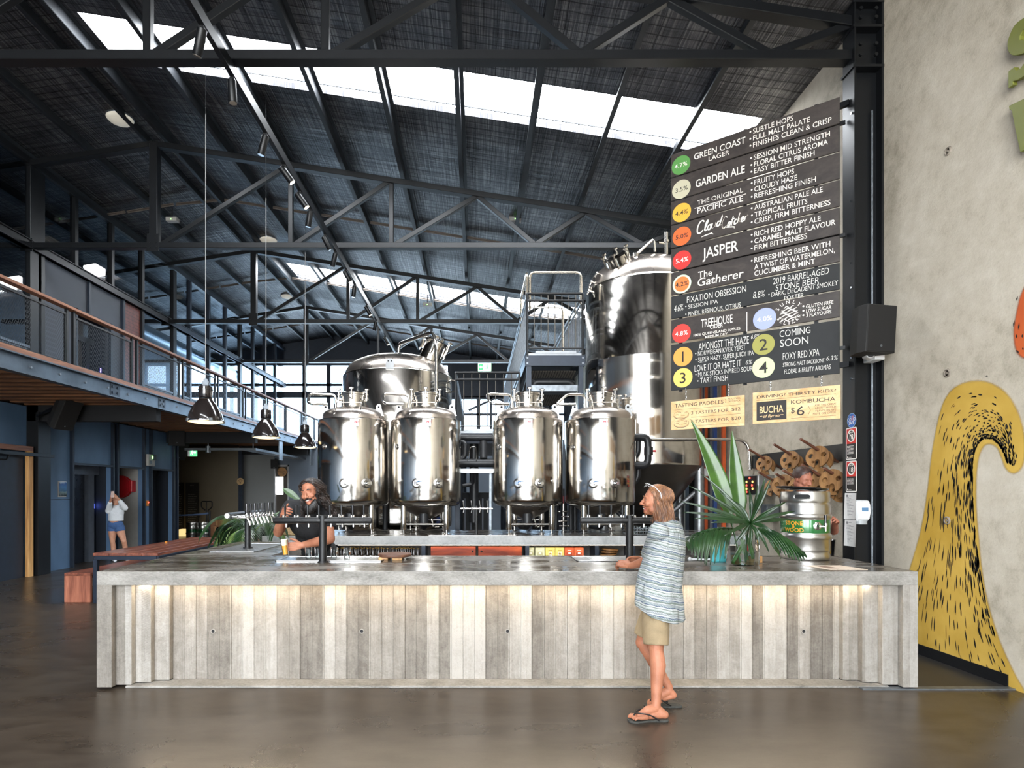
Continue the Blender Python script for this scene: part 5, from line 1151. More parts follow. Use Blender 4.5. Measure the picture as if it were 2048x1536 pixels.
for i,(y0,y1,lab) in enumerate(((857,920,'red and black under 18 notice on the column, upper one with a struck-out ring'),(922.5,984,'red and black under 18 notice on the column, lower one'))):
    r,u0,u1,vb,vt=sticker('age_notice',lab,1692.5,1713.5,y0,y1,mat('notice white',(226,222,214),.5,0,.02),.003)
    m_=.012; vm=vb+(vt-vb)*.5
    b=B(); CP.rect(b,u0+m_,u1-m_,vm,vt-m_,.003,.0036); b.obj('red_panel',M_sred,r,0)
    b=B(); CP.rect(b,u0+m_,u1-m_,vb+m_,vm,.003,.0036); b.obj('black_panel',M_dkink,r,0)
    uc,vc=(u0+u1)/2,(vm+vt)/2-.002
    b=B(); CP.disc(b,uc,vc,.072,.0042,40,.058); 
    b.text('UNDER',.024,CP.M(uc,vc+.03,.005),.014,0,1,'CENTER'); b.text('18',.085,CP.M(uc,vc-.04,.005),.018,0,.95,'CENTER')
    if i==0: b.add([CP.at(uc-.05,vc+.042,.0055),CP.at(uc-.042,vc+.05,.0055),CP.at(uc+.05,vc-.042,.0055),CP.at(uc+.042,vc-.05,.0055)],[(0,3,2,1)])
    b.obj('lettering',M_ink,r,0)
    b=B(); CP.disc(b,uc,vc,.058,.0039,40); b.obj('ring_fill',M_dkink,r,0)
    b=B(); scribble(b,CP,u0+.025,vm-.03,(u1-u0)*.6,.009,.0042,7-i*2,i); CP.rect(b,u0+.025,u0+.04,vb+.02,vb+.036,.004,.0045); scribble(b,CP,u0+.05,vb+.024,.05,.006,.0042,1,9); b.obj('small_print',M_ink,r,0)
for i,(y0,y1,lab) in enumerate(((986,1038,'white printed licence paper on the column, upper sheet'),(1039,1091,'white printed licence paper on the column, lower curling sheet'))):
    u0,vt=cpx(1691,y0); u1=cpx(1714,y0)[0]; vb=cpx(1691,y1)[1]
    r=thing('notice_paper',lab,'paper',tuple(CP.at(u0,vb)),'papers on the black column')
    b=B(); b.grid([[CP.at(u0+(u1-u0)*k/8,vt+(vb-vt)*j/8,.004+.012*abs((k/8-.5)*2)**3*(.3+j/8)) for k in range(9)] for j in range(9)]); b.obj('sheet',M_paper,r,170)
    b=B(); 
    for rw in range(16):
        vv=vt-.05-rw*(vt-vb-.08)/16; scribble(b,CP,u0+.03,vv,(u1-u0)*(.2+.5*((rw*7)%5)/5),.006,.0065,1,rw+20*i)
    CP.rect(b,u0+.03,u0+.05,vt-.045,vt-.02,.0065,.007); scribble(b,CP,u0+.06,vt-.035,.06,.007,.0065,1,3); b.obj('print',mat('grey ink',(90,90,92),.7),r,0)
# soap dispenser on the column web
r=thing('hand_dispenser','white hand sanitiser dispenser on the column above the bar end','dispenser',(4.4,6.72,1.4))
p0=P(1715,1000,6.74); p1=P(1742,1048,6.74); xc=(p0.x+p1.x)/2; w=(p1.x-p0.x)/2; zb,zt=p1.z,p0.z
prof=[(-.35,0),(-.2,.02),(.0,.03),(.3,.06)]
b=B(); rings=[]
for z,k,d in ((zb+.03,.86,.07),(zb+.06,.97,.1),(zb+.13,1,.115),(zt-.06,1,.11),(zt-.015,.97,.09),(zt,.9,.06)):
    rings.append([V((xc+w*k*x_,6.86-.02-(d*y_),z)) for x_,y_ in ((-1,0),(-1,.75),(-.85,.95),(-.5,1),(.5,1),(.85,.95),(1,.75),(1,0))])
b.loft(rings); b.obj('cover',M_white,r,30)
b=B(); b.lathe([(.0,0),(w*.8,.0),(w*.8,.05),(0,.05)],(xc,6.79,zb-.005),20,Matrix.Diagonal((1,.7,1,1))); b.obj('push_lever',mat('grey lever',(150,154,156),.4),r)
b=B(); b.box(xc-.035,xc+.035,6.722,6.728,zt-.125,zt-.085); b.obj('display_window',mat('blue window',(84,118,150),.3),r,0)
# loudspeakers
def speaker(label,loc,rotz,tilt,sz=(.37,.32,.52),bracket=None,grp='black wall loudspeakers'):
    r=thing('loudspeaker',label,'loudspeaker',loc,grp)
    MM=Matrix.Translation(loc)@Matrix.Rotation(rotz,4,'Z')@Matrix.Rotation(tilt,4,'X')
    w,d,h=sz; b=B(); poly=[(-w/2,0),(w/2,0),(w/2,d*.35),(w*.3,d*.85),(w*.12,d),(-w*.12,d),(-w*.3,d*.85),(-w/2,d*.35)]
    b.prism(poly,-h/2,h/2,MM); b.obj('cabinet',mat('black speaker cabinet',(34,33,32),.6,0,.1,20,.05,150),r,0,.006,2)
    b=B(); b.box(-w/2+.008,w/2-.008,-.008,.0,-h/2+.008,h/2-.008,MM); b.obj('grille',mat('black speaker grille',(24,23,23),.7,.2,.2,200,.2,400),r,0,.004,1)
    b=B(); b.lathe([(.014,0),(.012,.004),(0,.004)],M=MM@Matrix.Translation((.0,-.008,-h*.36))@Matrix.Rotation(pi/2,4,'X'),seg=14); b.obj('badge',M_galv,r)
    b=B(); t=MM@V((0,d,.05)); 
    if bracket: b.beam(t,bracket,.06,.03); b.beam(V(bracket)+V((0,0,.09)),V(bracket)+V((0,0,-.09)),.07,.012); b.obj('bracket',M_black,r,0)
    return r
p=P(1763,657,6.35); speaker('black loudspeaker on the column beside the concrete wall',tuple(p),.22,.06,(.375,.33,.5),(4.5,6.78,3.72))
b=B()
pc=P(1739,710,6.6); r=thing('security_camera','white dome security camera under the loudspeaker on the column','camera',tuple(pc))
b=B(); b.tube([pc+V((-.02,-.05,0)),pc+V((0,.04,0)),pc+V((.08,.1,0))],[.045,.05,.04],16); b.box(pc.x+.06,pc.x+.17,6.6,6.8,pc.z-.05,pc.z+.07); b.obj('housing',M_white,r,40,.006)
b=B(); b.cyl(pc+V((-.02,-.052,0)),pc+V((-.024,-.062,0)),.036,seg=20); b.obj('lens_ring',M_blkplastic,r); b=B(); b.cyl(pc+V((-.024,-.064,0)),pc+V((-.025,-.068,0)),.014,seg=16); b.obj('lens',M_white,r)
p=P(143,847,11.6); speaker('black loudspeaker hanging at the left above the photo poster',tuple(P(138,832,11.7)),1.3,.5,(.4,.36,.62),(XL+.3,12.0,3.2))
speaker('black loudspeaker at the end of the blue wall, facing the room',tuple(P(354,870,17.3)),.7,.05,(.42,.36,.62),(XL+.05,17.8,3.2))
speaker('black loudspeaker hanging low beside the green exit sign',tuple(P(362,903,18.6)),1.0,.5,(.42,.4,.6),(P(362,903,18.6).x,18.75,3.46))
speaker('black loudspeaker on the wall above the round toilets sign',tuple(P(548,928,23.1)),.05,.05,(.26,.24,.36),(-7.9,23.55,2.9))
# =====================================================  PADDLES
rail=thing('paddle_rail','long black rail on the concrete wall with pegs holding wooden paddles','rail',(XW-.02,8.6,2.2))
B().box(XW-.03,XW,7.05,10.0,2.08,2.3).obj('rail_board',M_black,rail,0,.004,1)
B().box(XW-.03,XW,7.05,9.6,1.66,1.86).obj('rail_board',M_black,rail,0,.004,1)
M_peg=wood('dark peg timber',(70,42,30),(98,60,44),(120,78,58),.5,0,4)
def paddle_mesh():
    # disc with five holes and a notch, made as a ring-and-bridge plate
    R=.13; holes=[(0,.085,.022),(-.07,.015,.03),(.07,.015,.03),(-.045,-.062,.016)]
    import bmesh
    bm=bmesh.new(); n=48; outline=[]
    for k in range(n):
        a=-pi/2+.26+ (2*pi-.52)*k/(n-1); outline.append((R*cos(a),R*sin(a)))
    for k in range(9): a=-pi*.05+pi*1.1*k/8; outline.append((-.028*cos(a),-.062+.028*sin(a)))
    es=[]
    def loop(pts):
        vs_=[bm.verts.new((x,y,0)) for x,y in pts]; return [bm.edges.new((vs_[i],vs_[(i+1)%len(vs_)])) for i in range(len(vs_))]
    es+=loop(outline)
    for (x,y,r_) in holes: es+=loop([(x+r_*cos(2*pi*k/18),y+r_*sin(2*pi*k/18)) for k in range(18)])
    bmesh.ops.triangle_fill(bm,use_beauty=True,use_dissolve=False,edges=es)
    ret=bmesh.ops.extrude_face_region(bm,geom=bm.faces[:]); bmesh.ops.translate(bm,vec=(0,0,.022),verts=[g for g in ret['geom'] if isinstance(g,bmesh.types.BMVert)])
    bmesh.ops.recalc_face_normals(bm,faces=bm.faces[:]); me=bpy.data.meshes.new('tasting_paddle'); bm.to_mesh(me); bm.free(); me.materials.append(M_pad); me.set_sharp_from_angle(angle=rad(40)); return me
PM=paddle_mesh()
def hang(px,py,n,lab,big=1.0,gap=.03,lean=.0,peg=True):
    Y=4.28*F/(px-CX); z=H-(py-CY)*Y/F; c=V((4.28,Y,z))
    nrm=V((-.80,-.57,.16)).normalized(); pd=V((-.86,-.25,.42)).normalized()
    top=c+V((0,0,.085*big)); wallp=top-pd*((top.x-4.585)/pd.x)*1.0 if False else top+pd*(-(4.585-top.x)/abs(pd.x))
    if peg: b=B(); b.tube([wallp,top+pd*(.30 if n<4 else .14)],.017,12); b.obj('peg',M_peg,rail)
    for k in range(n):
        o=bpy.data.objects.new('tasting_paddle',PM); COL.objects.link(o)
        sp=(k-.0)*gap; pos=c-pd*sp+V((0,0,-.012*k)); 
        zq=nrm+V((0,.10*sin(k*2.1),.09*cos(k*1.7))) ; zq.normalize(); x=V((0,0,1)).cross(zq).normalized(); y=zq.cross(x)
        ro=Matrix((x,y,zq)).transposed().to_4x4()@Matrix.Rotation(.5*sin(k*1.9)*(k>0)+.12,4,'Z')
        o.matrix_world=Matrix.Translation(pos)@ro@Matrix.Scale(big,4)
        tag(o,'round wooden tasting paddle '+('at the front of ' if k==0 else ['','second in ','third in ','fourth in ','fifth in '][k])+lab,'tasting paddle','wooden tasting paddles on the wall pegs')
hang(1529,928,2,'the small upper left peg stack',.95,.07); hang(1581,921,2,'the upper middle peg stack',1.0,.08); hang(1636,914,2,'the upper right peg stack',1.08,.08)
hang(1549,975,1,'the lowest left peg, mostly hidden',1.05,.04); hang(1567,971,5,'the lower left peg stack',1.18,.035); hang(1600,975,2,'the peg stack behind the barman',1.15,.05); hang(1639,966,3,'the lower middle peg stack',1.15,.04); hang(1665,962,5,'the lower right peg stack by the column',1.1,.045)
# fire sign and control box
r=thing('fire_sign','small red fire extinguisher sign on the concrete wall above the control box','sign',(XW,9.7,2.3))
a=WY(1512,910); c=WY(1520,938); B().box(XW-.004,XW,c[0],a[0],c[1],a[1]).obj('plate',M_red,r,0)
b=B(); ym=(a[0]+c[0])/2; b.box(XW-.006,XW-.004,ym-.02,ym+.025,c[1]+.09,a[1]-.02); b.box(XW-.006,XW-.004,c[0]+.02,a[0]-.02,c[1]+.02,c[1]+.04); b.obj('white_symbol',M_white,r,0)
r=thing('control_box','steel control box with red and orange lamps on the concrete wall','control box',(4.45,9.6,1.6))
z0,z1=H-(990-CY)*9.6/F,H-(951-CY)*9.6/F
B().box(4.36,XW,9.3,9.82,z0,z1).obj('enclosure',mat('satin grey box steel',(176,176,174),.35,.7,.05),r,0,.006,2)
B().box(4.352,4.36,9.34,9.8,z0+.01,z1-.01).obj('black_panel',M_blkplastic,r,0)
M_lr=emit('red pilot lamp',(1,.08,.05),2.2); M_lo=emit('orange pilot lamp',(1,.45,.1),2.2)
for j,(dy,dz,mm_) in enumerate(((.23,.27,M_lr),(.13,.21,M_lo),(.34,.21,M_lo),(.15,.155,M_lr),(.34,.155,M_lr),(.13,.1,M_lo),(.34,.1,M_lo),(.34,.05,M_lr))):
    B().cyl((4.352,9.34+dy,z0+dz),(4.342,9.34+dy,z0+dz),.017,seg=12).obj('pilot_lamp',mm_,r)
tag(B().box(4.42,XW,9.15,9.35,1.25,1.5).obj('junction_box',M_galv,smooth=0,bevel=.004),'grey trunking box on the wall below the control box','box')
# =====================================================  THINGS ON THE BAR
def keg(label,loc,R=.232,h=.685,band=(38,104,52),tap=False,grp=None):
    r=thing('beer_keg',label,'keg',loc,grp); x,y,z=loc; k=h/.685; q=R/.232
    prof=[(.0,.04),(.19,.04),(.2,.0),(.222,.004),(.228,.02),(.224,.05),(.216,.07),(.222,.09),(.226,.11),(.226,.2),(.236,.215),(.24,.232),(.236,.25),(.226,.262),(.224,.27),(.224,.405),(.226,.412),(.237,.422),(.24,.438),(.236,.452),(.226,.462),(.226,.545),(.22,.56),(.216,.572),(.222,.585),(.224,.6),(.224,.672),(.218,.685),(.21,.684),(.208,.6),(.2,.585),(0,.58)]
    MK=mat('brushed keg steel',(196,194,190),.3,1,.08,6,.04,60)
    B().lathe([(a*q,c_*k) for a,c_ in prof],loc,64).obj('barrel',MK,r,40)
    b=B(); b.lathe([(.2255*q,.272*k),(.2262*q,.274*k),(.2262*q,.402*k),(.2255*q,.404*k)],loc,64,cap=False); bd=b.obj('colour_band',mat('keg band %d'%band[1],band,.18,.2,.06,coat=.5),r,60)
    return r,bd
kx,ky=(1610-CX)*6.13/F,6.13
KG,bd=keg('large steel keg with green band and black lid standing on the bar end',(kx,ky,HT))
b=B(); 
for tx,dz,sz in (('STONE',.350,.056),('WOOD',.282,.056),('&',.322,.045)):
    t=B().text(tx,sz,Matrix(),.012,0,1.0,'CENTER',1.02)
    for (vx,vy,_) in [None] if False else []: pass
    b.add([(kx+.2272*cos(-pi/2-.97+vx/.2272),ky+.2272*sin(-pi/2-.97+vx/.2272),HT+dz+vy) for vx,vy,_ in t.v],t.f)
b.obj('lettering',mat('keg gold lettering',(226,150,40),.4,.2),bd,0)
b=B(); 
for a in (-pi/2-.61,):
    pts=[]
    for k in range(33):
        t=2*pi*k/32; ex_=.055*(1 if cos(t)>0 else -1)*(abs(cos(t))**.5); pts.append((ex_*1.3,.024*(1 if sin(t)>0 else -1)*abs(sin(t))**.5))
    b.grid([[(kx+.2258*cos(a+u_/.2258),ky+.2258*sin(a+u_/.2258),HT+.635+sg*.024*max(0,1-abs(u_/.0715)**4)**.5) for u_ in [(-.0715+.143*q_/20) for q_ in range(21)]] for sg in (-1,0,1)])
b.obj('hand_hole',M_dark,KG,0)
b=B(); b.tube([(kx+.2255*cos(a+px_*1.04/.2252),ky+.2255*sin(a+px_*1.04/.2252),HT+.635+pz*1.08) for px_,pz in pts[:-1]],.006,8,True); b.obj('hand_hole_rim',mat('brushed keg steel',(1,1,1)),KG)
a=-pi/2-.02; n=V((cos(a),sin(a),0)); p=V((kx,ky,HT+.345))+n*.226; MM=Matrix.Translation(p)@n.to_track_quat('Z','Y').to_matrix().to_4x4()
b=B(); b.lathe([(.04,0),(.04,.01),(.03,.016),(.016,.02),(.014,.06),(0,.06)],M=MM,seg=24); b.tube([p+n*.05,p+n*.07+V((.045,0,.0)),p+n*.07+V((.045,0,-.045))],[.013,.014,.011],10); b.cyl(p+n*.07+V((.045,0,0)),p+n*.07+V((.045,0,.03)),.018,seg=12); fa=b.obj('faucet',M_chrome,KG)
b=B(); b.tube([p+n*.07+V((.045,0,.03)),p+n*.068+V((.043,0,.11))],[.01,.015],12); b.obj('tap_handle',mat('dark chrome handle',(90,90,92),.2,.9),KG)
lid=tag(B().lathe([(0,0),(.2,.0),(.235,.012),(.24,.022),(.235,.026),(.2,.016),(0,.014)],(kx-.03,ky,HT+.70),48,Matrix.Rotation(.07,4,'Y')).obj('tray_lid',mat('glossy black tray',(20,21,24),.2,0,.05,coat=.4)),'round black tray lying tilted on top of the large keg','tray')
# paper leaflet
u=P(1630,1130,5.55); pts=[P(1614,1132,5.5),P(1688,1141,5.2),P(1718,1141,5.2),P(1660,1131,5.55)]
b=B(); b.prism([(3.08,5.25),(3.42,5.25),(3.36,5.55),(3.02,5.55)],HT+.0005,HT+.003); lf=tag(b.obj('leaflet',mat('cream leaflet',(226,206,186),.5),smooth=0),'cream paper leaflet lying on the bar near its right end','leaflet')
b=B(); b.prism([(3.12,5.33),(3.22,5.33),(3.19,5.5),(3.1,5.5)],HT+.0031,HT+.0035); b.obj('printed_photo',mat('leaflet photo',(146,118,100),.6,0,.4,30),lf,0)
# glasses
def tumbler(x,y,label):
    r=thing('beer_glass',label,'glass',(x,y,HT+.0065),'empty glasses on the left drip tray')
    b=B(); b.lathe([(0,.008),(.024,.008),(.0275,.02),(.034,.118),(.0352,.12),(.0362,.118),(.0295,.012),(.027,.0),(0,0)],(x,y,HT+.0065),32); b.obj('bowl',M_clear,r,40); return r
for px,nm in ((617,'first from the left, under the bartender hand'),(636,'just left of the black tap post'),(668,'just right of the black tap post'),(694,'rightmost of the four, nearest the wooden board')): tumbler((px-CX)*6.0/F,6.0,'empty straight beer glass on the drip tray, %s'%nm)
# wooden serving board on two feet
wx,wy=(789.5-CX)*6.1/F,6.1
r=thing('serving_paddle','round dark wooden serving board on blocks lying on the bar','serving board',(wx,wy,HT))
b=B(); rr=random.Random(4); pr=[]; n=40; rim=[.168*(1+.02*sin(5*2*pi*k/n)+.012*rr.uniform(-1,1)) for k in range(n)]
rings=[[V((wx+rim[k]*s*cos(2*pi*k/n),wy+rim[k]*s*sin(2*pi*k/n),z)) for k in range(n)] for s,z in ((.97,HT+.028),(1,HT+.033),(1.0,HT+.052),(.97,HT+.057))]; b.loft(rings); b.obj('disc',wood('rough dark wood',(60,36,26),(104,68,48),(140,98,70),.6,0,4),r,50)
for dx in (-.1,.04): b=B(); b.box(wx+dx-.05,wx+dx+.045,wy-.1,wy+.1,HT,HT+.027); b.obj('foot',M_oak,r,0,.003,1)
# vase with water
vx,vy=(1485-CX)*5.62/F,5.62
r=thing('glass_vase','clear glass vase with water holding the tropical leaves on the bar','vase',(vx,vy,HT))
VR=.147
B().lathe([(0,.012),(VR-.012,.012),(VR-.006,.02),(VR-.006,.30),(VR-.003,.303),(VR,.30),(VR,.012),(VR-.01,0),(0,0)],(vx,vy,HT),64).obj('body',M_clear,r,40)
def water():
    m=N('vase water'); t=m.n('BsdfTransparent'); t.inputs[0].default_value=(.80,.90,.91,1); g=m.n('BsdfGlossy'); g.inputs['Roughness'].default_value=.02; f=m.n('Fresnel'); f.inputs[0].default_value=1.33; x=m.n('MixShader'); m.l(f.outputs[0],x.inputs[0]); m.l(t.outputs[0],x.inputs[1]); m.l(g.outputs[0],x.inputs[2]); m.l(x.outputs[0],m.out.inputs[0]); return m.mat
B().lathe([(0,.014),(VR-.008,.014),(VR-.008,.115),(0,.115)],(vx,vy,HT),48).obj('water',water(),r,40)
tag(B().box(vx-.19,vx-.02,vy+.24,vy+.29,HT,HT+.21).obj('tissue_box',mat('aqua box card',(86,196,206),.5,0,.04),smooth=0,bevel=.004),'aqua blue box standing behind the glass vase','box')
# leaves
def leafmat(name,c0,c1,rough=.35):
    m=N(name); co=m.coord(); f=m.noise(co,7,4); oi=m.n('ObjectInfo'); g=m.noise(m.coord((60,60,6)),4,3)
    c=m.ramp(m.math('MULTIPLY_ADD',g,.4,m.math('MULTIPLY',f,.6)),[(.35,c0),(.65,c1)]); p=m.bsdf(Base_Color=c,Roughness=rough,Coat_Weight=.15); 
    return m.mat
M_lfb=leafmat('bright blade leaf',(28,58,14),(58,94,28)); M_lfd=leafmat('dark palm leaf',(14,34,16),(30,60,24)); M_lfm=leafmat('deep green frond',(16,40,20),(38,70,30))
def blade(b,pts,w,up=None,fold=.25,nw=4):
    """ribbon along pts with width list w; folded along midrib"""
    pts=[V(p) for p in pts]; rows=[]
    for i,p in enumerate(pts):
        t=(pts[min(i+1,len(pts)-1)]-pts[max(i-1,0)]).normalized(); u=V(up) if up else V((0,-1,0)); s=t.cross(u); s=s.normalized() if s.length>1e-4 else t.orthogonal().normalized(); nn_=s.cross(t)
        rows.append([p+s*(w[i]*q/nw)+nn_*(abs(q/nw)*w[i]*fold) for q in range(-nw,nw+1)])
    b.grid(rows)
def curve3(p0,p1,p2,n=14): return [V(p0)*(1-t)**2+V(p1)*2*t*(1-t)+V(p2)*t*t for t in [k/n for k in range(n+1)]]
def solid(o,th=.0015):
    m=o.modifiers.new('thickness','SOLIDIFY'); m.thickness=th; return o
c0=V((vx,vy,HT+.3))
prof=lambda n,wm,tip=.02,base=.25,pk=.4: [wm*max(.02,(min(1,(base+(1-base)*min(1,(k/n)/pk)))*(1-max(0,((k/n)-pk)/(1-pk))**1.7))) for k in range(n+1)]
for tipx,tipy,bx,wm,lab in ((1381,838,1471,.085,'tall pointed bright green leaf leaning left out of the vase'),(1464,860,1484,.075,'tall pointed bright green leaf standing upright in the vase')):
    tip=P(tipx,tipy,5.72); base=V((vx-.02 if tipx<1400 else vx+.03,vy,HT+.02)); mid=(tip+base)/2+V((.10 if tipx<1400 else -.03,0,.06))
    n=26; cv=curve3(base,mid,tip,n); b=B(); w=[wm*(.12 if k/n<.28 else 1)*0+ (.008 if k/n<.25 else wm*min(1,(k/n-.25)/.2+.1)*(1-max(0,(k/n-.5)/.5)**1.6)) for k in range(n+1)]
    blade(b,cv,w,(0,-1,0),.3,5); solid(tag(b.obj('palm_leaf',M_lfb,smooth=170),lab,'leaf','tropical leaves in the glass vase'))
# fan palm
fc=P(1500,1047,5.45); rr=random.Random(5)
fr=thing('fan_palm_leaf','dark green fan palm leaf with radiating spikes at the front of the vase','leaf',tuple(fc),'tropical leaves in the glass vase')
tips=[(1365,1024),(1360,1003),(1378,972),(1402,947),(1440,985),(1498,978),(1530,955),(1542,957),(1574,1003),(1590,1023),(1588,1040),(1545,1065),(1538,1105),(1518,1090),(1497,1104),(1468,1090),(1448,1072),(1420,1046),(1388,1037),(1465,1000),(1516,965),(1560,1012)]
for i,(tx,ty) in enumerate(tips):
    tip=P(tx,ty,5.45+rr.uniform(-.2,.15)); n=12; cv=curve3(fc,(fc+tip)/2+V((0,-.05,.035)),tip,n); b=B()
    w=[.018*min(1,.15+k/n*2.2)*(1-max(0,(k/n-.4)/.6)**1.5)+.0012 for k in range(n+1)]
    blade(b,cv,w,(.15*sin(i),-1,.2),.5,2); solid(b.obj('leaflet_blade',M_lfd,fr,170),.001)
b=B(); b.tube(curve3(fc,fc+V((-.01,.06,-.12)),(vx+.01,vy-.05,HT+.03),8),.006,8); b.obj('stem',M_lfd,fr)
# drooping fronds
def frond(label,p0,p1,p2,nl,L,sgn,droop):
    r=thing('monstera_leaf',label,'leaf',tuple(p0),'tropical leaves in the glass vase')
    cv=curve3(p0,p1,p2,24); b=B(); b.tube(cv,[.006-.0002*k for k in range(25)],8); b.obj('midrib',M_lfm,r)
    for k in range(nl):
        t=.18+.8*k/(nl-1); j=min(23,int(t*24)); a=cv[j]; d=(cv[j+1]-cv[j]).normalized()
        for s in (0,1):
            l=L*(sin(pi*min(.95,.25+t*.7)))*(1 if s==0 else .55)
            e=a+d*l*.55+V((0,-.12 if s==0 else .16,-l*droop*(1 if s==0 else .25)))
            m_=a+d*l*.35+V((0,-.07 if s==0 else .08,-l*droop*.15))
            c2=curve3(a,m_,e,8); bb=B(); w=[.02*min(1,.4+q*.3)*(1-max(0,(q-4)/4.2)**1.4)+.001 for q in range(9)]; blade(bb,c2,w,(0,-1,.35),.25,2); solid(bb.obj('lobe',M_lfm,r,170),.001)
frond('large drooping split leaf hanging left of the vase toward the customer',c0+V((-.02,0,.02)),P(1430,1045,5.5),P(1368,1085,5.35),11,.30,1,1.0)
frond('large drooping split leaf hanging right over the keg',c0+V((.03,0,.02)),P(1545,1040,5.55),P(1600,1105,5.3),10,.24,1,.9)
for i,(a0,a1,lab) in enumerate((((1490,1080),(1465,1126),'cut green leaf blade dipping into the vase water, left'),((1480,1075),(1494,1120),'cut green leaf blade dipping into the vase water, middle'),((1492,1070),(1506,1118),'cut green leaf blade dipping into the vase water, right'),((1530,1060),(1562,1118),'small green leaf hanging beside the wooden boxes'))):
    b=B(); A,C_=P(*a0,5.58),P(*a1,5.58); n=10; blade(b,curve3(A,(A+C_)/2+V((.01,0,.02)),C_,n),[.02*min(1,.3+k/n*2)*(1 if k<9 else .8) for k in range(n+1)] if i<3 else [.028*sin(pi*min(.98,.08+k/n)) for k in range(n+1)],(0,-1,0),.2,2); solid(tag(b.obj('leaf_blade',M_lfb,smooth=170),lab,'leaf','tropical leaves in the glass vase'))
# condiment boxes and small things
def wbox(x0,x1,y0,y1,h,label,fill):
    r=thing('condiment_box',label,'box',((x0+x1)/2,y0,HT),'small wooden boxes on the bar')
    t=.012; b=B(); b.box(x0,x1,y0,y0+t,HT,HT+h); b.box(x0,x1,y1-t,y1,HT,HT+h); b.box(x0,x0+t,y0+t,y1-t,HT,HT+h); b.box(x1-t,x1,y0+t,y1-t,HT,HT+h); b.box(x0+t,x1-t,y0+t,y1-t,HT,HT+.01); b.obj('box',M_oak,r,0,.002,1)
    for k in range(fill):
        yy=y0+.03+k*.03; b=B(); b.box(x0+.02,x1-.02,yy,yy+.012,HT+.012,HT+h+.01+.004*(k%3),Matrix()); b.obj('sachet',M_paper if k%2 else mat('dark sachet',(70,72,80),.5),r,0)
wbox(2.62,2.75,5.78,6.05,.06,'small oak box of napkins right of the vase, nearer the keg',5)
wbox(2.46,2.58,5.9,6.12,.06,'small oak box of sachets right behind the vase',4)
r=thing('sauce_bottle','small red labelled bottle behind the wooden boxes','bottle',(2.86,6.1,HT)); B().lathe([(0,0),(.026,0),(.027,.09),(.02,.11),(.012,.12),(.012,.15),(0,.15)],(2.78,6.15,HT),18).obj('body',mat('red sauce',(150,30,26),.2,0,.1),r); B().lathe([(.0275,.03),(.0275,.07)],(2.78,6.15,HT),18,cap=False).obj('label',M_paper,r)
r=thing('soap_pump','small clear pump bottle seen through the vase','bottle',(2.6,6.3,HT)); B().lathe([(0,0),(.03,0),(.03,.1),(.012,.12),(.012,.14),(0,.14)],(2.6,6.3,HT),18).obj('body',M_white,r); b=B(); b.cyl((2.6,6.3,HT+.14),(2.6,6.3,HT+.18),.006); b.box(2.57,2.61,6.29,6.31,HT+.175,HT+.19); b.obj('pump',M_white,r)
b=B(); b.tube([(2.12,5.95,HT+.012),(2.25,5.92,HT+.014),(2.36,5.9,HT+.02)],[.012,.008,.014],10); b.ball((2.11,5.95,HT+.014),.02,12,8); tag(b.obj('measuring_scoop',M_white),'white plastic scoop lying on the bar left of the vase','scoop')
b=B(); b.box(2.2,2.42,6.0,6.2,HT,HT+.045); tag(b.obj('card_terminal',M_blkplastic,smooth=0,bevel=.01),'black payment terminal lying on the bar behind the vase','terminal')
r=thing('ice_bucket','steel bucket standing behind the keg beside the column','bucket',(3.9,6.75,.98))
b=B(); b.lathe([(0,0),(.085,0),(.1,.2),(.104,.205),(.098,.205),(.083,.01),(0,.01)],(4.1,7.05,.93),36); b.obj('pail',mat('polished bucket',(190,188,186),.12,1,.05),r)
tag(B().box(3.98,4.26,6.85,7.4,.86,.93).obj('side_shelf',M_blkplastic,smooth=0,bevel=.004),'black shelf behind the bar end carrying the steel bucket','shelf')
b=B(); b.box(4.0,4.24,6.9,7.35,0,.86); tag(b.obj('side_cabinet',M_dark,smooth=0),'dark cabinet below the black shelf behind the bar end','cabinet')
# glass rack on back bar right
r=thing('glass_rack','wire rack of clean glasses on the back bar behind the leaning customer','rack',(2.45,9.5,ZBB))
b=B(); x0,x1,y0,y1=2.38,3.05,9.4,9.8
for z in (ZBB+.01,ZBB+.06,ZBB+.1): b.tube([(x0,y0,z),(x1,y0,z),(x1,y1,z),(x0,y1,z)],.004,6,True)
for k in range(6): b.cyl((x0+(x1-x0)*k/5,y0,ZBB),(x0+(x1-x0)*k/5,y0,ZBB+.1),.003,seg=6)
b.obj('wire_frame',M_galv,r)
g0=None
for i in range(2):
    for k in range(7):
        loc=(x0+.06+k*.09,9.48+i*.14,ZBB+.012)
        if g0 is None:
            g0=thing('rack_glass','clean upturned glass in the wire rack on the back bar','glass',loc,'clean glasses in the wire rack'); B().lathe([(0,.12),(.026,.12),(.034,.0),(.036,.0),(.029,.125),(0,.125)],loc,20).obj('bowl',M_clear,g0,40)
        else: dup(g0,loc)
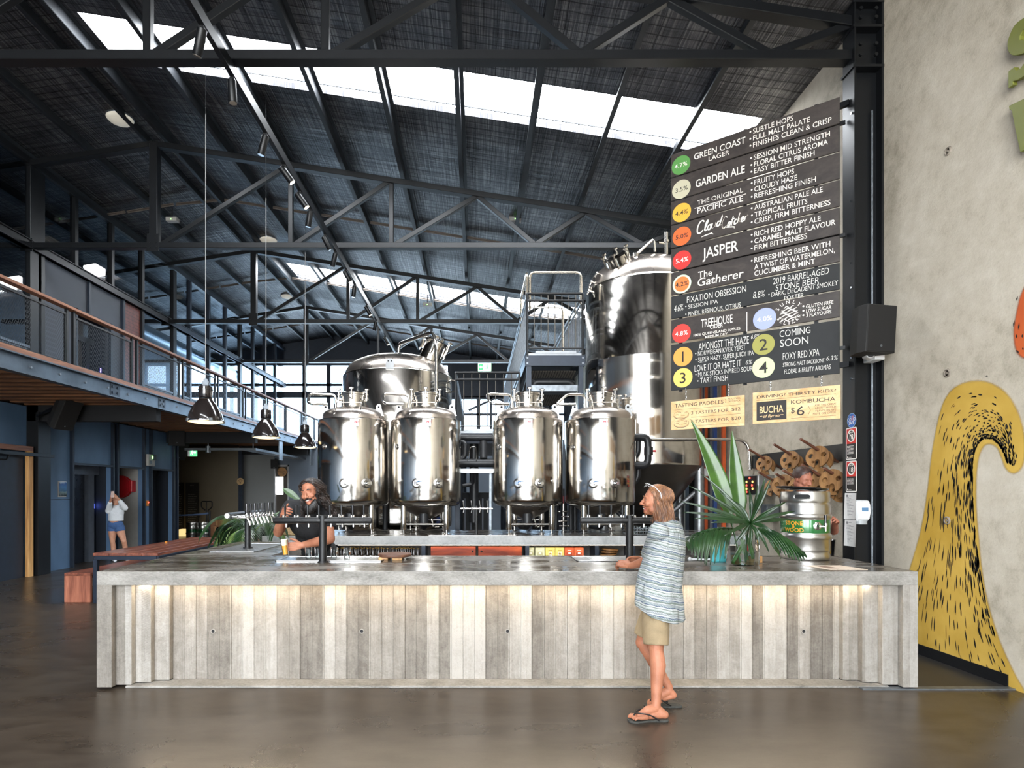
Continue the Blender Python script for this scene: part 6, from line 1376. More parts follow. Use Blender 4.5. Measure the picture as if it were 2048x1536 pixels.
# =====================================================  LAMPS
M_lampblk=mat('glossy bronze black enamel',(34,29,28),.12,.1,.1,coat=.6)
M_warmglass=emit('warm lamp glass',(1,.74,.38),1.25)
def pendant(Y,label):
    k=Y/8.2; x=-3.71-.0*k; zr=2.655
    x={8.2:-3.71,10.55:-3.71,12.95:-3.71}[Y]
    r=thing('pendant_lamp',label,'pendant lamp',(x,Y,zr),'black industrial pendant lamps')
    c=(x,Y,zr)
    B().lathe([(.232,.0),(.229,.03),(.215,.09),(.19,.15),(.155,.215),(.115,.27),(.09,.3),(.085,.3),(.11,.262),(.15,.205),(.185,.14),(.21,.08),(.224,.02),(.228,0)],c,48,cap=False).obj('shade',M_lampblk,r,50)
    B().lathe([(.236,-.006),(.243,-.004),(.245,.006),(.238,.012),(.228,.008),(.228,-.004)],c,48,cap=False).obj('rim',M_chrome,r,50)
    B().lathe([(.228,.0),(.15,-.022),(0,-.03)],c,40,cap=False).obj('glass',M_warmglass,r,60)
    B().lathe([(.06,.3),(.085,.305),(.088,.315),(.062,.318)],c,30).obj('collar',M_blkplastic,r,40)
    B().lathe([(.086,.325),(.092,.335),(.092,.43),(.1,.432),(.1,.438),(.092,.44),(.09,.475),(.05,.495),(0,.5)],c,36).obj('ballast_housing',M_lampblk,r,40)
    b=B(); b.prism([(-.035,0),(.035,0),(.05,.05),(.03,.06),(.022,.09),(.0,.1),(-.022,.09),(-.03,.06),(-.05,.05)],-.012,.012,Matrix(((1,0,0,x),(0,0,-1,Y),(0,1,0,zr+.495),(0,0,0,1)))); b.obj('hook',M_galv,r,0)
    for a in (.6,2.2,3.9,5.4): B().box(-.02,.02,-.012,.012,-.012,.03,Matrix.Translation((x+.237*cos(a),Y+.237*sin(a),zr))@Matrix.Rotation(a+pi/2,4,'Z')).obj('rim_clip',M_galv,r,0)
    b=B(); b.cyl((x,Y,zr+.58),(x,Y,6.86),.0055,seg=8); b.obj('suspension_cord',mat('grey suspension cord',(140,140,140),.6),r)
    b=B(); b.cyl((x,Y,6.86),(x,Y,ZR(x)-.02),.003,seg=6); b.obj('wire',M_blkplastic,r)
for Y,l in ((8.2,'black industrial pendant lamp, largest and nearest of three over the bar wing'),(10.55,'black industrial pendant lamp, middle of the three over the bar wing'),(12.95,'black industrial pendant lamp, farthest of three, beside the leftmost small tank')): pendant(Y,l)
# track with spotlights
XT,ZTR=-2.82,6.5
tag(B().box(XT-.03,XT+.03,4.0,22.9,ZTR-.02,ZTR+.115).obj('light_track',M_black,smooth=0,bevel=.004),'long black light track running under the roof trusses','light track')
M_lampon=emit('lit spot lamp face',(1,.9,.68),6)
SPOTS=[(5.15,-.25,.5,0),(6.18,-.35,.45,0),(6.95,.05,.1,0),(8.03,-.3,.15,0),(8.8,.75,.35,1),(9.57,.7,.25,1),(10.2,-.2,.2,0),(11.2,.5,.5,0),(12.0,-.3,.3,0),(12.95,.6,.3,1),(13.9,-.15,.2,0),(15.4,.6,.3,1),(16.8,-.2,.3,0),(18.5,.6,.2,1)]
ordn=['first','second','third','fourth','fifth','sixth','seventh','eighth','ninth','tenth','eleventh','twelfth','thirteenth','fourteenth']
for i,(Y,dx,dy,on) in enumerate(SPOTS):
    r=thing('track_spotlight','black track spotlight, %s along the light track from the front%s'%(ordn[i],', lit' if on else ', unlit'),'spotlight',(XT,Y,ZTR-.02),'black spotlights on the light track')
    piv=V((XT-.02,Y,ZTR-.09)); d=V((dx,dy*.6,-1)).normalized()
    b=B(); b.box(XT-.035,XT+.02,Y-.035,Y+.035,ZTR-.05,ZTR-.02); b.cyl((XT-.02,Y,ZTR-.05),tuple(piv),.016,seg=10); b.obj('mount',M_blkplastic,r,0)
    b=B(); b.tube([piv-d*.05,piv-d*.045,piv+d*.2,piv+d*.205],[.042,.05,.05,.046],24); b.obj('barrel',M_black,r,40)
    b=B(); b.cyl(piv+d*.206,piv+d*.208,.042,seg=20); b.obj('lamp_face',M_lampon if on else M_clear if False else (M_lampon if on else mat('dark spot lens',(150,140,130),.1,.0)),r)
# high bay domes
M_dome=mat('white diffuser',(226,220,205),.6,0,.03,emit=.15)
for (px,py,Y,l) in ((240,245,11.7,'round white light dome under the roof near the ridge, nearest'),(537,483,17.3,'round white light dome under the roof just above the second truss chord'),(575,596,22.3,'round white light dome under the roof, farthest back')):
    p=P(px,py,Y); zt=ZR(p.x)
    r=thing('ceiling_dome_light',l,'ceiling light',(p.x,Y,zt),'round white dome lights under the roof')
    B().lathe([(.24,.0),(.24,-.04),(.2,-.08),(.1,-.105),(0,-.11)],(p.x,Y,zt-.015),36,cap=False).obj('diffuser',M_dome,r,50); B().lathe([(.245,.0),(.25,-.02),(.24,-.035)],(p.x,Y,zt-.012),36,cap=False).obj('rim',M_galv,r,50)
for (px,py,Y,l) in ((345,440,15.2,'small grey emergency light box under the roof left of the pendant cord'),(1030,440,13.7,'small grey emergency light box under the roof left of the menu board'),(855,610,18.0,'white emergency light fitting below the farther skylight')):
    p=P(px,py,Y); zt=ZR(p.x)
    r=thing('emergency_light',l,'emergency light',tuple(p),'emergency lights under the roof')
    B().box(p.x-.14,p.x+.14,Y-.08,Y+.08,p.z-.05,p.z+.05).obj('housing',mat('light grey plastic',(170,168,164),.5),r,0,.01); B().cyl((p.x,Y,p.z+.05),(p.x,Y,zt),.012).obj('stem',M_purlin,r)
    B().box(p.x-.01,p.x+.01,Y-.085,Y-.08,p.z-.02,p.z+.0).obj('indicator',emit('green indicator',(.3,1,.2),3),r,0)
# exit signs
def runner(b,pl,u,v,s):
    d=.003; L=lambda pts,w:[b.beam(pl.at(u+x0*s,v+y0*s,d),pl.at(u+x1*s,v+y1*s,d),w*s,.002,tuple(pl.n)) for (x0,y0),(x1,y1) in zip(pts,pts[1:])]
    pl.disc(b,u+.02*s,v+.75*s,.1*s,d,14); L([(0,.6),(-.1,.2),(.12,.0),(.1,-.35)],.16); L([(-.1,.2),(-.25,-.05),(-.5,-.15)],.14); L([(0,.55),(.22,.4),(.35,.5)],.1); L([(0,.55),(-.25,.45),(-.3,.2)],.1)
M_exit=emit('green exit panel',(.10,.48,.22),1.0); M_exw=emit('white exit pictogram',(.85,1,.9),1.5)
r=thing('exit_sign','green and white exit sign hanging in front of the far truss','exit sign',(.25,22.8,6.3))
pl=Plane((P(956,742,22.8)),(1,0,0)); w=.50;h=.30
B().box(pl.o.x,pl.o.x+w,22.81,22.87,pl.o.z,pl.o.z+h).obj('housing',M_white,r,0)
b=B(); pl.rect(b,0,w,0,h,-.004,.0); b.obj('panel',emit('pale green exit panel',(.62,.95,.70),1.5),r,0)
b=B(); pl.rect(b,.03,.19,.03,.27,.0,.002); b.obj('green_arrow_field',M_exit,r,0); b=B(); runner(b,pl,.36,.12,.16); b.obj('pictogram',M_exit,r,0); b=B(); b.add([pl.at(*p,.003) for p in ((.05,.15),(.11,.21),(.11,.17),(.17,.17),(.17,.13),(.11,.13),(.11,.09))],[tuple(range(7))]); b.obj('arrow',M_exw,r,0)
b=B(); b.cyl((pl.o.x+.08,22.85,pl.o.z+h),(pl.o.x+.08,22.9,6.63),.008); b.cyl((pl.o.x+.42,22.85,pl.o.z+h),(pl.o.x+.42,22.9,6.63),.008); b.obj('hanger',M_galv,r)
r=thing('exit_sign','small green exit sign below the mezzanine beside the hanging speaker','exit sign',tuple(P(384,905,18.3)))
pl=Plane(P(380,913,18.3),(1,-.15,0)); B().box(pl.o.x-.06,pl.o.x-.0,18.28,18.33,pl.o.z,pl.o.z+.23).obj('end_cap',M_white,r,0)
b=B(); pl.rect(b,0,.22,0,.23,-.03,0); b.obj('panel',M_exit,r,0); b=B(); runner(b,pl,.07,.09,.11); b.add([pl.at(*p,.003) for p in ((.20,.12),(.16,.17),(.16,.14),(.12,.14),(.12,.10),(.16,.10),(.16,.07))],[tuple(range(7))]); b.obj('pictogram',M_exw,r,0)
b=B(); p=pl.at(.22,.2,-.02); b.cyl(p,p+V((.28,0,.02)),.015); b.cyl(p+V((.34,0,-.09)),p+V((.34,0,.12)),.07,seg=16); b.cyl(p+V((.34,0,.12)),V((p.x+.34,p.y,3.43)),.012); b.obj('stem',M_galv,r)
# cable tray under the mezzanine
r=thing('cable_tray','long grey cable tray hung below the mezzanine','cable tray',(-6.9,20,2.95))
b=B(); b.box(-7.15,-7.13,18.3,27.5,2.95,3.02); b.box(-6.75,-6.73,18.3,27.5,2.95,3.02)
for k in range(27): b.box(-7.13,-6.75,18.5+k*.33,18.53+k*.33,2.95,2.965)
b.box(-8.9,-6.73,18.25,18.3,2.95,3.02)
b.obj('tray',mat('grey tray steel',(96,100,104),.45,.7,.1),r,0)
for Y in (18.6,21,24,27): B().cyl((-6.94,Y,3.0),(-6.94,Y,3.46),.012).obj('hanger',M_galv,r)
# =====================================================  LEFT GROUND FLOOR
r=thing('barn_door','dark sliding door with timber frame and black top rail at the left edge','door',(-8.95,10.5,0),None,None)
B().box(-9.05,-9.0,7.0,11.9,0,2.42).obj('door_panel',mat('very dark blue door',(28,38,52),.5,0,.15),r,0)
B().box(-8.98,-8.9,11.92,12.04,0,2.5).obj('timber_post',M_oak,r,0,.004); B().box(-8.98,-8.9,7.0,12.04,2.5,2.6).obj('timber_head',M_rail,r,0,.004)
b=B(); b.box(-8.9,-8.84,6.5,12.55,2.4,2.47); b.obj('rail',M_black,r,0,.004); b=B(); b.tube(bend([(-8.86,10.9,2.4),(-8.86,10.95,2.3),(-8.86,11.3,2.3),(-8.86,11.35,2.4)],.03),.016,8); b.obj('hanger',M_black,r)
r=thing('photo_poster','small curling seaside photo print on the blue wall','poster',(XL,12.95,1.6))
y0,y1=XL*F/(116-CX),XL*F/(131-CX); z0,z1=H-(993-CY)*12.95/F,H-(963-CY)*12.95/F
def post():
    m=N('seaside photo print'); t=m.n('TexCoord'); s=m.n('SeparateXYZ'); m.l(t.outputs['Object'],s.inputs[0]); f=m.noise(m.coord((4,6,10)),2.2,5)
    g=m.math('DIVIDE',m.math('SUBTRACT',s.outputs[2],z0),z1-z0); g=m.math('ADD',g,m.math('MULTIPLY',m.math('SUBTRACT',f,.5),.4))
    m.bsdf(Base_Color=m.ramp(g,[(.05,(30,40,50)),(.28,(120,140,140)),(.36,(60,100,130)),(.6,(70,120,170)),(.85,(60,100,160)),(.97,(190,205,220))]),Roughness=.3); return m.mat
b=B(); b.grid([[(XL+.01+.03*((k/6-.5)*2)**2*.5,y0+(y1-y0)*k/6,z0+(z1-z0)*j/4) for k in range(7)] for j in range(5)]); b.obj('print',post(),r,170)
b=B(); b.box(XL+.004,XL+.008,y0-.012,y1+.012,z0-.012,z1+.012); b.obj('white_border',M_paper,r,0)
r=thing('alarm_box','grey alarm box with green display on the blue wall above the woman','alarm',(XL+.1,16.5,2.5))
B().box(XL+.07,XL+.14,16.35,16.68,2.4,2.72).obj('housing',mat('light grey plastic',(170,168,164),.5),r,0,.01); B().box(XL+.1,XL+.16,16.55,16.72,2.56,2.72).obj('display_box',M_blkplastic,r,0,.006); B().cyl((XL+.14,16.45,2.5),(XL+.155,16.45,2.5),.05).obj('siren',M_galv,r); B().box(XL+.14,XL+.165,16.54,16.545,2.6,2.68).obj('green_display',emit('green indicator',(.3,1,.2),3),r,0)
r=thing('call_point','small orange break glass box with red lamp on the blue wall','call box',(XL+.08,16.5,1.4)); B().box(XL,XL+.05,16.42,16.54,1.3,1.45).obj('housing',mat('orange plastic',(206,130,40),.4),r,0,.006); B().ball((XL+.055,16.5,1.4),.018,12,8).obj('red_lamp',M_lr,r)
r=thing('fire_hose_reel','red fire hose reel in the pale alcove behind the woman','hose reel',(-9.72,16.1,1.85))
b=B(); MM=Matrix.Translation((-9.62,16.28,1.83))@Matrix.Rotation(pi/2,4,'X'); b.lathe([(0,0),(.29,.0),(.3,.02),(.3,.03),(.24,.035),(.24,.12),(.3,.125),(.3,.15),(.06,.16),(0,.16)],M=MM,seg=40); b.obj('drum',M_red,r,40); B().box(-9.36,-9.26,16.1,16.3,1.68,2.0).obj('red_box',M_red,r,0,.02)
# table and bench
r=thing('long_table','long red hardwood table on a dark steel frame left of the bar','table',(-5.33,10.6,0))
for k in range(4): B().box(-5.83+.2475*k+.002,-5.83+.2475*(k+1)-.002,9.1,12.25,.722,.765).obj('top_plank',M_redwood,r,0,.003,1)
b=B()
for x in (-5.8,-4.87): b.box(x-.03,x+.03,9.13,12.2,.66,.72)
for y in (9.14,12.18): b.box(-5.8,-4.87,y-.03,y+.03,.66,.72)
b.obj('steel_frame',mat('navy steel tube',(34,42,56),.4,.3),r,0,.003,1)
for x in (-5.8,-4.87):
    for y in (9.14,12.18): B().box(x-.03,x+.03,y-.03,y+.03,0,.66).obj('leg',mat('navy steel tube',(34,42,56),.4,.3),r,0,.003,1)
r=thing('bench','long red hardwood bench with solid end beside the table','bench',(-6.13,10.7,0))
B().box(-6.33,-5.93,9.2,12.3,.405,.45).obj('seat',M_redwood,r,0,.003,1)
for y in (9.2,12.25): B().box(-6.33,-5.93,y,y+.05,0,.404).obj('end_panel',wood('red hardwood end',(110,60,44),(150,90,68),(176,112,86),.45,2,4),r,0,.003,1)
B().box(-6.3,-5.96,9.3,12.2,.36,.404).obj('rail',mat('navy steel tube',(34,42,56),.4,.3),r,0)
r=thing('glass_bowl','round clear glass bowl near the far end of the long table','bowl',(-5.0,11.75,.765)); B().lathe([(0,.005),(.05,.0),(.06,.03),(.11,.1),(.12,.16),(.1,.22),(.085,.24),(.08,.24),(.095,.22),(.115,.16),(.105,.1),(.055,.035),(0,.02)],(-5.0,11.75,.765),32).obj('bowl',M_clear,r,40)
tag(B().lathe([(0,0),(.02,0),(.022,.03),(0,.032)],(-5.65,10.9,.765),14).obj('orange_cap',mat('orange plastic',(206,130,40),.4)),'tiny orange cap on the long table','cap')
# kegs, barrier, jack, panels, cartons far left
for px,l in ((383.5,'small steel keg with green band at the back left, left of the pair'),(406,'small steel keg with green band beside the barrier post, right of the pair')):
    keg(l,((px-CX)*21.5/F,21.5,0),.19,.6,(30,84,46),grp='small kegs at the back wall')
r=thing('queue_barrier','black belt barrier post with blue belt by the kegs','barrier',(P(419.5,1000,21.2).x,21.2,0)); x=r.location.x
b=B(); b.cyl((x,21.2,.02),(x,21.2,1.02),.035,seg=16); b.lathe([(.17,0),(.17,.012),(.04,.03)],(x,21.2,0),24); b.obj('post',M_black,r); b=B(); b.loft([[V((x,21.2,.9)),V((x,21.205,.9)),V((x,21.205,.96)),V((x,21.2,.96))]]+[[V((x-.3*k,21.2-.1*k,.9-.035*k+.005*k*k)),V((x-.3*k,21.205-.1*k,.9-.035*k+.005*k*k)),V((x-.3*k,21.205-.1*k,.96-.035*k+.005*k*k)),V((x-.3*k,21.2-.1*k,.96-.035*k+.005*k*k))] for k in range(1,5)]); b.obj('belt',mat('blue belt webbing',(52,76,112),.6),r,0)
r=thing('pallet_jack','black pallet jack handle standing behind the kegs','pallet jack',(P(413.5,1000,22.3).x,22.3,0)); x=r.location.x
b=B(); b.tube(bend([(x-.05,22.3,1.0),(x-.2,22.3,1.12),(x-.2,22.3,1.33),(x+.2,22.3,1.33),(x+.2,22.3,1.12),(x+.05,22.3,1.0)],.06),.022,10); b.cyl((x,22.3,1.0),(x,22.3,.2),.03); b.cyl((x,22.3,1.0),(x,22.3,1.32),.012); b.obj('handle',M_black,r); b=B(); b.box(x-.27,x-.11,22.2,23.2,.0,.17); b.box(x+.11,x+.27,22.2,23.2,.0,.17); b.box(x-.2,x+.2,22.15,22.4,.1,.35); b.obj('fork_frame',mat('jack yellow',(170,130,40),.5),r,0)
for px0,px1,l in ((352,367,'tall dark information panel on the olive wall, left one'),(372.5,397.5,'tall dark information panel with white text behind the kegs, right one')):
    x0,x1=(px0-CX)*23.55/F,(px1-CX)*23.55/F; r=thing('info_panel',l,'panel',((x0+x1)/2,23.5,.3),'tall dark information panels'); z1=H-(965-CY)*23.5/F
    B().box(x0,x1,23.5,23.58,.12,z1).obj('board',mat('charcoal panel',(40,38,36),.6,0,.05),r,0)
    pl=Plane((x0,23.5,.12),(1,0,0)); b=B(); W_=x1-x0
    scribble(b,pl,W_*.35,z1-.12-.12,W_*.3,.03,.002,1,2)
    for k in range(15): scribble(b,pl,W_*.2,z1-.6-k*.085,W_*(.55+.12*((k*5)%3)/2),.028,.002,1,k)
    b.obj('white_text',mat('faint white text',(120,118,112),.6),r,0)
for (px0,px1,py0,py1,Y,l) in ((421,446,1040,1071,20.6,'brown cardboard carton behind the barrier post, wide lower one'),(424,438,1052,1071,20.3,'small brown carton in front of the wide carton'),):
    a=P(px0,py0,Y); c=P(px1,py1,Y); r=thing('cardboard_box',l,'box',((a.x+c.x)/2,Y,.1),'brown cartons by the kegs'); B().box(a.x,c.x,Y,Y+.3 if Y>20.4 else Y+.25,.12,a.z).obj('carton',mat('brown cardboard',(120,78,48),.75,0,.15,5),r,0,.004); B().box((a.x+c.x)/2-.03,(a.x+c.x)/2+.03,Y-.002,Y,.12,a.z).obj('tape',mat('carton tape',(150,110,70),.5),r,0)
tag(B().box(P(424,1,20.3).x,P(447,1,20.3).x,20.1,21.0,0,.12).obj('blue_pallet',mat('blue pallet',(28,70,130),.5,0,.15),smooth=0,bevel=.01),'blue pallet under the brown cartons','pallet')
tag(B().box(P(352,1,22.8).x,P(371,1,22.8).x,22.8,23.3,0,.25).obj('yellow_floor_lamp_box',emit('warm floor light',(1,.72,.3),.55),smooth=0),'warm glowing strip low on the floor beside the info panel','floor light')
# round signs
r=thing('wifi_sign','round plywood wifi sign on the slim dark column','sign',(P(480.6,963,22.8).x,22.85,2.0)); p=P(480.6,963,22.85); pl=Plane(p,(1,0,0))
b=B(); b.cyl(p+V((0,.018,0)),p,.135,seg=40); b.obj('disc',mat('pale ply disc',(178,146,102),.6,0,.1,6),r); b=B(); pl.disc(b,0,-.07,.014,.002,14)
for k in (1,2,3): b.tube([pl.at(.038*k*sin(a),-.07+.045*k*cos(a),.002) for a in [rad(-45+90*j/12) for j in range(13)]],.007,5,flat=.2)
b.obj('wifi_symbol',M_dkink,r,0)
r=thing('toilets_sign','round plywood toilets sign above the back doorway','sign',tuple(P(564,944,23.3))); p=P(564,944,23.3); pl=Plane(p,(1,0,0)); b=B(); b.cyl(p+V((0,.02,0)),p,.18,seg=40); b.obj('disc',mat('ply disc',(150,108,62),.6,0,.1,6),r); b=B(); b.text('TOILETS',.075,pl.M(0,-.02,.002),.004,0,1,'CENTER',1.1); b.add([pl.at(*q_,.002) for q_ in ((.02,-.08),(.06,-.12),(.05,-.09),(.1,-.09),(.1,-.07),(.05,-.07),(.06,-.05))],[tuple(range(7))]); b.obj('lettering',M_dkink,r,0); b=B(); b.box(p.x+.1,p.x+.14,23.3,23.6,p.z-.02,p.z+.02); b.obj('arm',M_oak,r,0)
# potted palms behind the wing
def palm(x,y,label,seed,zt):
    rr=random.Random(seed); r=thing('potted_palm',label,'plant',(x,y,0),'potted palms between the table and the bar wing')
    B().lathe([(0,0),(.15,0),(.2,.4),(.21,.42),(.19,.42),(.18,.38),(0,.37)],(x,y,0),28).obj('pot',mat('grey plant pot',(84,82,80),.7,0,.1),r,40)
    b=B(); b.tube(curve3((x,y,.37),(x+.02,y,.75),(x+.03*rr.uniform(-1,1),y,1.12),8),[.025,.024,.022,.022,.021,.02,.018,.016,.012],10); b.tube(curve3((x+.06,y+.05,.37),(x+.08,y+.06,.7),(x+.06,y+.1,1.0),8),.012,8); b.obj('trunk',wood('palm trunk',(96,78,62),(136,116,96),(160,140,118),.8,2,4),r)
    for k in range(9):
        a=2*pi*k/9+rr.uniform(-.3,.3); L=rr.uniform(.42,.62); rise=rr.uniform(.12,.42); c=V((x,y,1.05+.04*(k%3)))
        e=c+V((cos(a)*L,sin(a)*L*.8,rise-.32)); m_=c+V((cos(a)*L*.55,sin(a)*L*.45,rise+.12)); cv=curve3(c,m_,e,16); b=B(); b.tube(cv,[.006-.0003*q_ for q_ in range(17)],6)
        for j in range(3,17):
            t=(cv[min(j+1,16)]-cv[j-1]).normalized(); s=t.cross(V((0,0,1))).normalized()
            for sg in (-1,1):
                l=.26*(1-.5*abs(j/16-.5)); tip=cv[j]+t*l*.6+s*sg*l*.65+V((0,0,-l*.45)); blade(b,[cv[j],(cv[j]+tip)/2+V((0,0,.02)),tip],[.006,.013,.001],(0,-.4,.9),.2,1)
        b.obj('frond',M_lfd if k%3 else leafmat('light palm frond',(60,92,40),(120,140,80)),r,170)
palm(-3.75,9.6,'potted palm with arching fronds between the table and the bar wing, left one',3,1.2)
palm(-3.27,8.72,'potted palm with arching fronds close to the back bar end, right one',8,1.2)
r=thing('banana_plant','broad green leaf plant behind the bearded bartender shoulder','plant',(-3.05,8.9,0)); B().lathe([(0,0),(.12,0),(.15,.3),(.16,.32),(0,.3)],(-3.62,8.75,0),24).obj('pot',mat('grey plant pot',(84,82,80),.7),r,40)
b=B(); blade(b,curve3((-3.62,8.75,.3),(-3.45,8.8,1.3),P(585,995,8.8)+V((.12,0,-.1)),10),[.012]*11,(0,-1,0),.1,1); blade(b,curve3(P(588,994,8.8)+V((.1,0,-.06)),P(576,982,8.8),P(563,976,8.8),12),[.05*sin(pi*min(.97,.06+k/12)) for k in range(13)],(0,-1,.3),.2,3); b.obj('leaf',M_lfb,r,170)
# mezzanine bits
r=thing('mezzanine_bench','small white slatted bench with timber legs on the mezzanine deck','bench',(-7.6,12.6,3.6))
b=B()
for k in range(4): b.box(-7.7+.09*k,-7.63+.09*k,12.2,12.9,3.78,3.8)
b.obj('seat_slats',M_white,r,0)
for (x,y) in ((-7.68,12.25),(-7.4,12.25),(-7.68,12.85),(-7.4,12.85)): B().box(x-.02,x+.02,y-.02,y+.02,3.6,3.78).obj('leg',M_oak,r,0)
# woven basket tray on the back bar left
tag(B().box(-3.05,-2.6,9.35,9.7,ZBB,ZBB+.21).obj('woven_basket',mat('pale rattan',(186,160,120),.8,0,.35,60,.4,120),smooth=0,bevel=.02),'pale woven basket on the back bar behind the bartender arm','basket')
# =====================================================  PEOPLE
def capsule(b,pts,rs,seg=18):
    pts=[V(p) for p in pts]
    b.tube(pts,rs,seg); 
    for p,r in ((pts[0],rs[0]),(pts[-1],rs[-1])): b.ball(p,r,seg,10)
    for p,r in zip(pts[1:-1],rs[1:-1]): b.ball(p,r*.985,seg,8)
def fuse(name,b,vox,mats,parent,it=6,paint=None,sub=None):
    me=b.mesh(name+'_src'); o=bpy.data.objects.new('tmp',me); COL.objects.link(o)
    m=o.modifiers.new('r','REMESH'); m.mode='VOXEL'; m.voxel_size=vox; m.use_smooth_shade=True
    if it: s=o.modifiers.new('s','SMOOTH'); s.factor=.5; s.iterations=it
    dg=bpy.context.evaluated_depsgraph_get(); me2=bpy.data.meshes.new_from_object(o.evaluated_get(dg)); bpy.data.objects.remove(o); bpy.data.meshes.remove(me)
    me2.name=name; me2.materials.clear()
    for x in mats: me2.materials.append(x)
    if paint:
        idx=[paint(p.center) for p in me2.polygons]; me2.polygons.foreach_set('material_index',idx)
    return link(name,me2,parent,180)
def frame(fwd,up=(0,0,1),c=(0,0,0)):
    """local frame: -Y forward, Z up, X to the left hand side of the viewer facing the figure"""
    f=V(fwd).normalized(); u=V(up); u=(u-f*u.dot(f)).normalized(); x=u.cross(f).normalized()*-1
    y=-f; x=y.cross(u).normalized()
    return Matrix(((x.x,y.x,u.x,c[0]),(x.y,y.y,u.y,c[1]),(x.z,y.z,u.z,c[2]),(0,0,0,1)))
def head(b,M,s=1.0,mouth=.0):
    q=lambda x,y,z:(M@V((x*s,y*s,z*s))); R=M.to_3x3().to_4x4()
    E=lambda c,r,rot=None:b.ball(q(*c),tuple(k*s for k in r),24,16,R if rot is None else R@rot)
    E((0,.018,.035),(.076,.096,.086)); E((0,-.022,.0),(.07,.07,.09)); E((0,-.032,-.05),(.055,.058,.068)); E((0,-.07,-.094),(.026,.022,.02))
    for x in (-1,1):
        E((x*.038,-.066,-.028),(.027,.022,.024)); E((x*.046,-.02,-.07),(.022,.04,.034)); E((x*.027,-.080,.026),(.025,.012,.0085)); E((x*.0125,-.101,-.033),(.0095,.012,.009))
        E((x*.032,-.073,.0135),(.018,.012,.006)); E((x*.032,-.072,-.0085),(.017,.011,.005))
        E((x*.0765,.014,-.006),(.010,.019,.031),Matrix.Rotation(x*.35,4,'Z')); E((x*.08,.02,.008),(.008,.015,.018))
    capsule(b,[q(0,-.083,.016),q(0,-.1,-.008),q(0,-.113,-.029)],[.009*s,.0105*s,.0125*s],14)
    E((0,-.085,-.061+mouth*.004),(.026,.011,.0062)); E((0,-.082,-.0745-mouth*.004),(.023,.011,.007)); E((-.027,-.077,-.064+mouth*.004),(.007,.008,.005)); E((.027,-.077,-.064+mouth*.004),(.007,.008,.005)); E((0,-.078,-.05),(.02,.014,.014))
def eyes(parent,M,s,look=(0,-1,-.1),half=False):
    for x in (-1,1):
        q=M@V((x*.031*s,-.0705*s,.0025*s)); R=M.to_3x3().to_4x4()
        b=B(); b.ball(q,.0125*s,16,10); e=b.obj('eye',M_eyew,parent,180)
        d=(M.to_3x3()@V(look)).normalized(); b=B(); b.ball(q+d*.0075*s,.0062*s,12,8); b.obj('iris',M_eyed,e,180)
M_eyew=mat('eye white',(226,218,210),.25,0,.02); M_eyed=mat('dark iris',(46,34,26),.2)
M_lip=mat('lip skin',(158,90,78),.45,0,.06); M_stub=mat('stubbled skin',(138,84,58),.6,0,.25,90)
M_teeth=mat('teeth',(232,226,214),.3,0,.02)
def hand(b,wrist,palm,fdir,ndir,curl,thumb,s=1.0,side=1,spread=.16,lens=(.074,.082,.076,.06)):
    """palm centre, finger direction, palm normal (towards what is held); curl = bend per joint"""
    wrist=V(wrist);palm=V(palm);f=V(fdir).normalized();n=V(ndir).normalized(); n=(n-f*n.dot(f)).normalized(); a=f.cross(n).normalized()*side
    capsule(b,[wrist,wrist.lerp(palm,.5)],[.027*s,.025*s],14)
    for k in range(4):
        o=(k-1.5)*.0195*s; base=palm+f*.042*s+a*o-f*abs(k-1.3)*.004*s
        capsule(b,[wrist.lerp(palm,.35)+a*o*.6,palm+a*o,base],[.017*s,.0135*s,.0105*s],10)
        d=(f+a*spread*(k-1.5)*.5).normalized(); p=base; c=curl[k] if isinstance(curl,(list,tuple)) else curl; ang=0; pts=[p]; L=lens[k]*s
        for j,frac in enumerate((.44,.31,.25)):
            ang+=c*(.9 if j==0 else 1.1); dd=(d*cos(ang)+n*sin(ang)); p=p+dd*L*frac*1.25; pts.append(p)
        capsule(b,pts,[.0098*s,.0092*s,.0085*s,.0072*s],12)
    t0=wrist.lerp(palm,.45)+a*-.022*s*1.0; pts=[t0]; p=t0
    for d,L,r in thumb: p=p+(f*d[0]+a*-d[1]+n*d[2]).normalized()*L*s; pts.append(p)
    capsule(b,pts,[.0165*s,.0125*s,.0108*s,.0082*s][:len(pts)],12)
